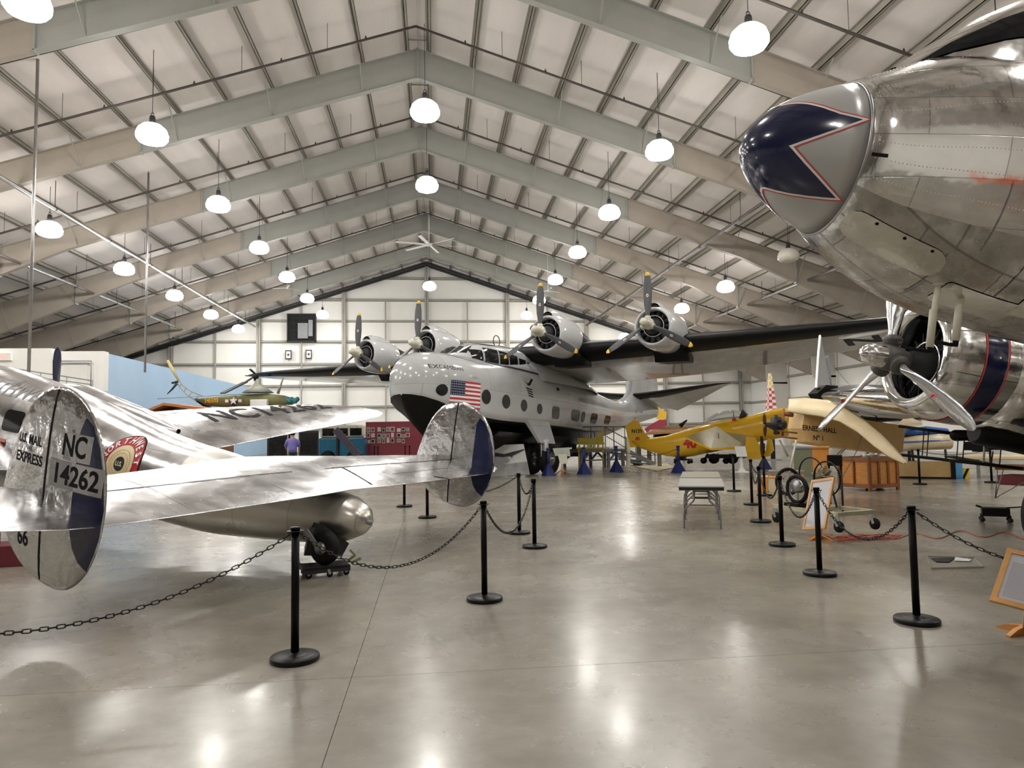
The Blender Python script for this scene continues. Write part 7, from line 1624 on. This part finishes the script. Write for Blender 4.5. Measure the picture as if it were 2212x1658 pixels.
b = MB(); b.tube([op(1469, 920, 0), op(1484, 907, 0)], [0.12, 0.04], 8); b.build('propeller', M['black'], ob)
# ---- blue and cream light plane at right with tan wing panel, crates and ultralight boom
lb, li, lp_ = axisframe('blue_light_plane', 'blue and cream cabin plane standing behind the far right stanchions', 'airplane', at(1930, 1015, 24.5), at(2080, 1015, 24.0))
M['lblue'] = mat('enamel_blue', (0.02, 0.12, 0.45), 0.25, var=0.08, coat=0.6); M['lcream'] = mat('enamel_cream', (0.80, 0.66, 0.42), 0.35, var=0.05, coat=0.3)
mb = side_loft([lp_(1925, 948), lp_(1970, 938), lp_(2020, 934), lp_(2046, 935)], [lp_(1925, 975), lp_(1970, 973), lp_(2020, 971), lp_(2046, 970)], [0.3, 0.55, 0.6, 0.6], p=3); lf = mb.build('fuselage', M['lcream'], lb)
p0_ = [(lp_(x, y).x, lp_(x, y).z) for x, y in ((1925, 944), (1940, 935), (2046, 930), (2046, 950), (1985, 954), (1925, 958))]
decal('blue_band', poly_mesh([p0_]), M['lblue'], lb, (0, 0, 0), (1, 0, 0), (0, 0, 1), lf.data, 0.012, 0.2)
mb = side_loft([lp_(1925, 946), lp_(1955, 926), lp_(2000, 920), lp_(2040, 924)], [lp_(1925, 948), lp_(1955, 942), lp_(2000, 938), lp_(2040, 938)], [0.2, 0.45, 0.5, 0.45]); mb.build('cabin', M['lblue'], lb)
decal('cabin_window', poly_mesh([[(lp_(x, y).x, lp_(x, y).z) for x, y in ((1945, 941), (1960, 929), (1985, 927), (1982, 941))]]), M['glassd'], lb, (0, 0, 0), (1, 0, 0), (0, 0, 1), [c_ for c_ in C.objects if c_.parent == lb and c_.name.startswith('cabin')][0].data, 0.02, 0.2)
mb = MB(); q = [lp_(1940, 915, -2), lp_(1992, 912, -2), lp_(1965, 900, 1.0), lp_(1955, 900, 1.0)]; mb.add([v for v in q]+[v-Vector((0, 0, 0.1)) for v in q], [(0, 1, 2, 3), (4, 7, 6, 5), (0, 4, 5, 1), (1, 5, 6, 2), (2, 6, 7, 3), (3, 7, 4, 0)]); mb.build('wing', M['lcream'], lb)
z0 = -lb.matrix_world.translation.z
for x in (lp_(1960, 960).x, lp_(2030, 960).x):
    mb = MB(); mb.tube([(x, -0.5, lp_(1960, 970).z), (x, -0.6, z0+0.25)], 0.04, 6); mb.lathe([(0, -0.68), (0.22, -0.68), (0.25, -0.6), (0.22, -0.52), (0, -0.52)], 16, Matrix.Translation((x, 0, z0+0.25)), axis='y'); mb.build('landing_leg', M['dgrey'], lb)
t, w_, h = boxy('tan_panel', 'long tan panel standing on the floor behind the orange panelled crate', 'panel', 1925, 995, 2044, 1021, 22.3, 0.06, mat('tan_panel', (0.42, 0.28, 0.12), 0.5, var=0.1), 'board', zfloor=True); mb = MB(); mb.box(-w_/2, w_/2, -0.03, 0.0, 0, 0.06); mb.box(w_/2-0.01, w_/2+0.12, -0.03, 0.08, 0, h+0.02); mb.build('edge_strip', M['black'], t)
t, w_, h = boxy('blue_bin', 'bright sky blue bin at the end of the tan panel', 'bin', 2051, 1000, 2077, 1023, 22.1, 0.4, mat('bin_blue', (0.12, 0.42, 0.78), 0.4, var=0.05), 'bin_body', zfloor=True, bevel=0.01); mb = MB(); mb.box(-w_/2-0.01, w_/2+0.01, -0.01, 0.41, h, h+0.02); mb.build('lid', M['mgrey'], t)
t, w_, h = boxy('hazard_block', 'yellow and black striped block beside the sky blue bin', 'block', 2079, 1011, 2093, 1021, 22.0, 0.3, M['yellow'], 'block', zfloor=True); mb = MB(); mb.prism([(-0.11, 0.0), (-0.04, 0.0), (0.1, h), (0.03, h)], 0, 0.006, Matrix(((1, 0, 0, 0), (0, 0, -1, -0.001), (0, 1, 0, 0), (0, 0, 0, 1)))); mb.build('stripe', M['black'], t)
t, w_, h = boxy('cream_wing', 'long cream wing lying along the right side behind the black boom', 'wing', 2093, 981, 2300, 995, 21.6, 0.9, M['lcream'], 'panel', bevel=0.05); mb = MB()
for x in (-w_/2+0.4, 0.2): mb.box(x, x+0.08, 0.2, 0.7, -t.location.z, 0)
mb.build('trestle', M['mgrey'], t)
# ultralight with long black double boom, wires and small dolly
ul, ui, up2 = axisframe('ultralight', 'spindly ultralight with long black boom, wires and hanging engine, at right', 'airplane', at(1945, 1060, 14.5), at(2212, 1080, 12.5))
def ub(a, b, r=0.02, l=0.0): return ([up2(*a, l), up2(*b, l)], r)
mb = MB()
for (a, b) in (((1946, 982), (2212, 1012)), ): mb.tube([up2(*a, -0.2), up2(*b, -0.2)], 0.03, 8)
mb.build('boom', M['black'], ul)
mb = MB(); mb.tube([up2(1942, 920, 0.4), up2(2060, 936, 0.4)], 0.032, 8); mb.tube([up2(2160, 948, 0.4), up2(2290, 965, 0.4)], 0.035, 8); mb.build('upper_boom', M['black'], ul)
for i, (x, y0_, y1_) in enumerate(((1994, 930, 985), (2004, 932, 988), (2068, 945, 997), (2081, 950, 999), (2143, 975, 1005), (2161, 960, 1006), (2126, 940, 1003))):
    mb = MB(); mb.tube([up2(x+2, y0_, 0.1), up2(x-2, y1_, -0.1)], 0.011 if i < 6 else 0.022, 6); mb.build('strut', M['dgrey'] if i < 6 else M['cream'], ul)
mb = MB(); c = up2(2065, 940, 0.2); mb.sphere(c, 0.11, 16); mb.lathe([(0.11, 0), (0.1, 0.3), (0.0, 0.34)], 16, Matrix.Translation(c), axis='x'); mb.build('tank', M['black'], ul)
mb = MB(); 
for k in range(10): rr_9 = random.Random(k); q = up2(2100+9*k, 945+rr_9.uniform(-5, 22), 0.1); mb.box(q.x-0.1, q.x+0.1, q.y-0.1, q.y+0.1, q.z-0.08, q.z+0.08)
mb.build('engine', M['black'], ul)
mb = MB(); mb.bar(up2(2050, 985, 0), up2(2160, 1006, 0), 0.3, 0.02); mb.build('footboard', M['dgrey'], ul)
zf = -ul.matrix_world.translation.z
mb = MB(); f0 = up2(2150, 1075, -0.2)
for a in ((2155, 1012), (2168, 1012), (2212, 1040)): mb.tube([up2(*a, -0.2), f0], 0.009, 6)
mb.build('undercarriage_wires', M['steel'], ul)
mb = MB(); q = up2(2167, 1024, 0.2); mb.box(q.x, q.x+0.45, 0, 0.5, up2(2167, 1047).z, q.z); mb.build('red_seat', mat('seat_red', (0.30, 0.05, 0.06), 0.5, var=0.1), ul, 0.02)
mb = MB(); q = up2(2155, 1003, 0.2); mb.box(q.x, q.x+0.45, 0.1, 0.5, up2(2155, 1015).z, q.z); mb.build('orange_box', M['orp'], ul)
ud = thing('small_dolly', 'small black four wheeled dolly under the ultralight at right', 'dolly', at(2150, 1104, 12.3), 0.0); ud.location.z = 0; ud.rotation_euler = (0, 0, -0.6)
mb = MB(); mb.box(-0.2, 0.2, -0.12, 0.12, 0.10, 0.24); mb.build('body', M['black'], ud)
mb = MB(); mb.bar((-0.2, 0, 0.24), (-0.28, 0, 0.27), 0.03); mb.bar((0.15, 0, 0.24), (0.42, 0, 0.27), 0.02); mb.build('handle', M['black'], ud)
for x in (-0.2, 0.2):
    for y in (-0.1, 0.1): mb = MB(); mb.bar((x, y, 0.12), (x, y, 0.05), 0.03); mb.lathe([(0, y-0.015), (0.04, y-0.015), (0.04, y+0.015), (0, y+0.015)], 12, Matrix.Translation((x, 0, 0.04)), axis='y'); mb.build('caster', M['dgrey'], ud)
# small biplane with white fuselage far behind (between jet and cowling)
wb_, wi, wp_ = axisframe('white_plane', 'white and black small plane behind the silver propeller blade', 'airplane', at(1840, 1000, 28), at(1990, 1000, 28))
mb = side_loft([wp_(1838, 870), wp_(1870, 868), wp_(1920, 875), wp_(1985, 900)], [wp_(1838, 900), wp_(1870, 905), wp_(1920, 908), wp_(1985, 912)], [0.5, 0.6, 0.5, 0.15]); mb.build('fuselage', M['white'], wb_)
mb = side_loft([wp_(1850, 892), wp_(1900, 894), wp_(1990, 896)], [wp_(1850, 912), wp_(1900, 912), wp_(1990, 906)], [0.55, 0.62, 0.3]); mb.build('belly', M['black'], wb_)
mb = plate([wp_(1836, 868, -0.8), wp_(1852, 868, -0.8), wp_(1858, 900, -0.8), wp_(1838, 900, -0.8)], 0.1); mb.build('access_door', mat('sage_green', (0.30, 0.33, 0.24), 0.5, var=0.1), wb_)
z0 = -wb_.matrix_world.translation.z; mb = MB()
for x in (wp_(1870, 900).x, wp_(1960, 900).x): mb.tube([(x, 0, wp_(1870, 908).z), (x, 0, z0)], 0.06, 8)
mb.build('support', M['dgrey'], wb_)
# orange and blue biplane behind the viewer, mirrored in the polished nose
rb, ri_, rq = axisframe('orange_biplane', 'orange plane with blue wheel fairings standing behind the viewer, mirrored in the nose skin', 'airplane', (5.5, -7.5, 0), (10, -7.5, 0))
M['oran'] = mat('reflected_orange', (0.75, 0.13, 0.03), 0.4, var=0.08)
mb = side_loft([Vector((x, 0, z)) for x, z in ((-3, 2.0), (-1, 2.3), (1, 2.6), (3, 2.5), (3.6, 2.2))], [Vector((x, 0, z)) for x, z in ((-3, 1.7), (-1, 1.3), (1, 1.1), (3, 1.2), (3.6, 1.5))], [0.1, 0.4, 0.6, 0.6, 0.3]); mb.build('fuselage', M['oran'], rb)
mb = MB(); mb.box(0.2, 1.8, -4.5, 4.5, 2.9, 3.0); mb.box(0.2, 1.8, -4.5, 4.5, 1.2, 1.3); mb.build('wings', M['oran'], rb)
mb = plate([Vector((-3.2, 0, 1.9)), Vector((-3.4, 0, 2.9)), Vector((-2.7, 0, 2.9)), Vector((-2.2, 0, 2.1))], 0.08); mb.build('fin', M['oran'], rb)
for y in (-0.9, 0.9): mb = MB(); mb.sphere((2.2, y, 0.4), 0.4, 14, sc=(1.5, 0.5, 1)); mb.tube([(2.2, y, 0.6), (1.9, y*0.5, 1.2)], 0.06, 8); mb.build('wheel_fairing', M['lblue'], rb)
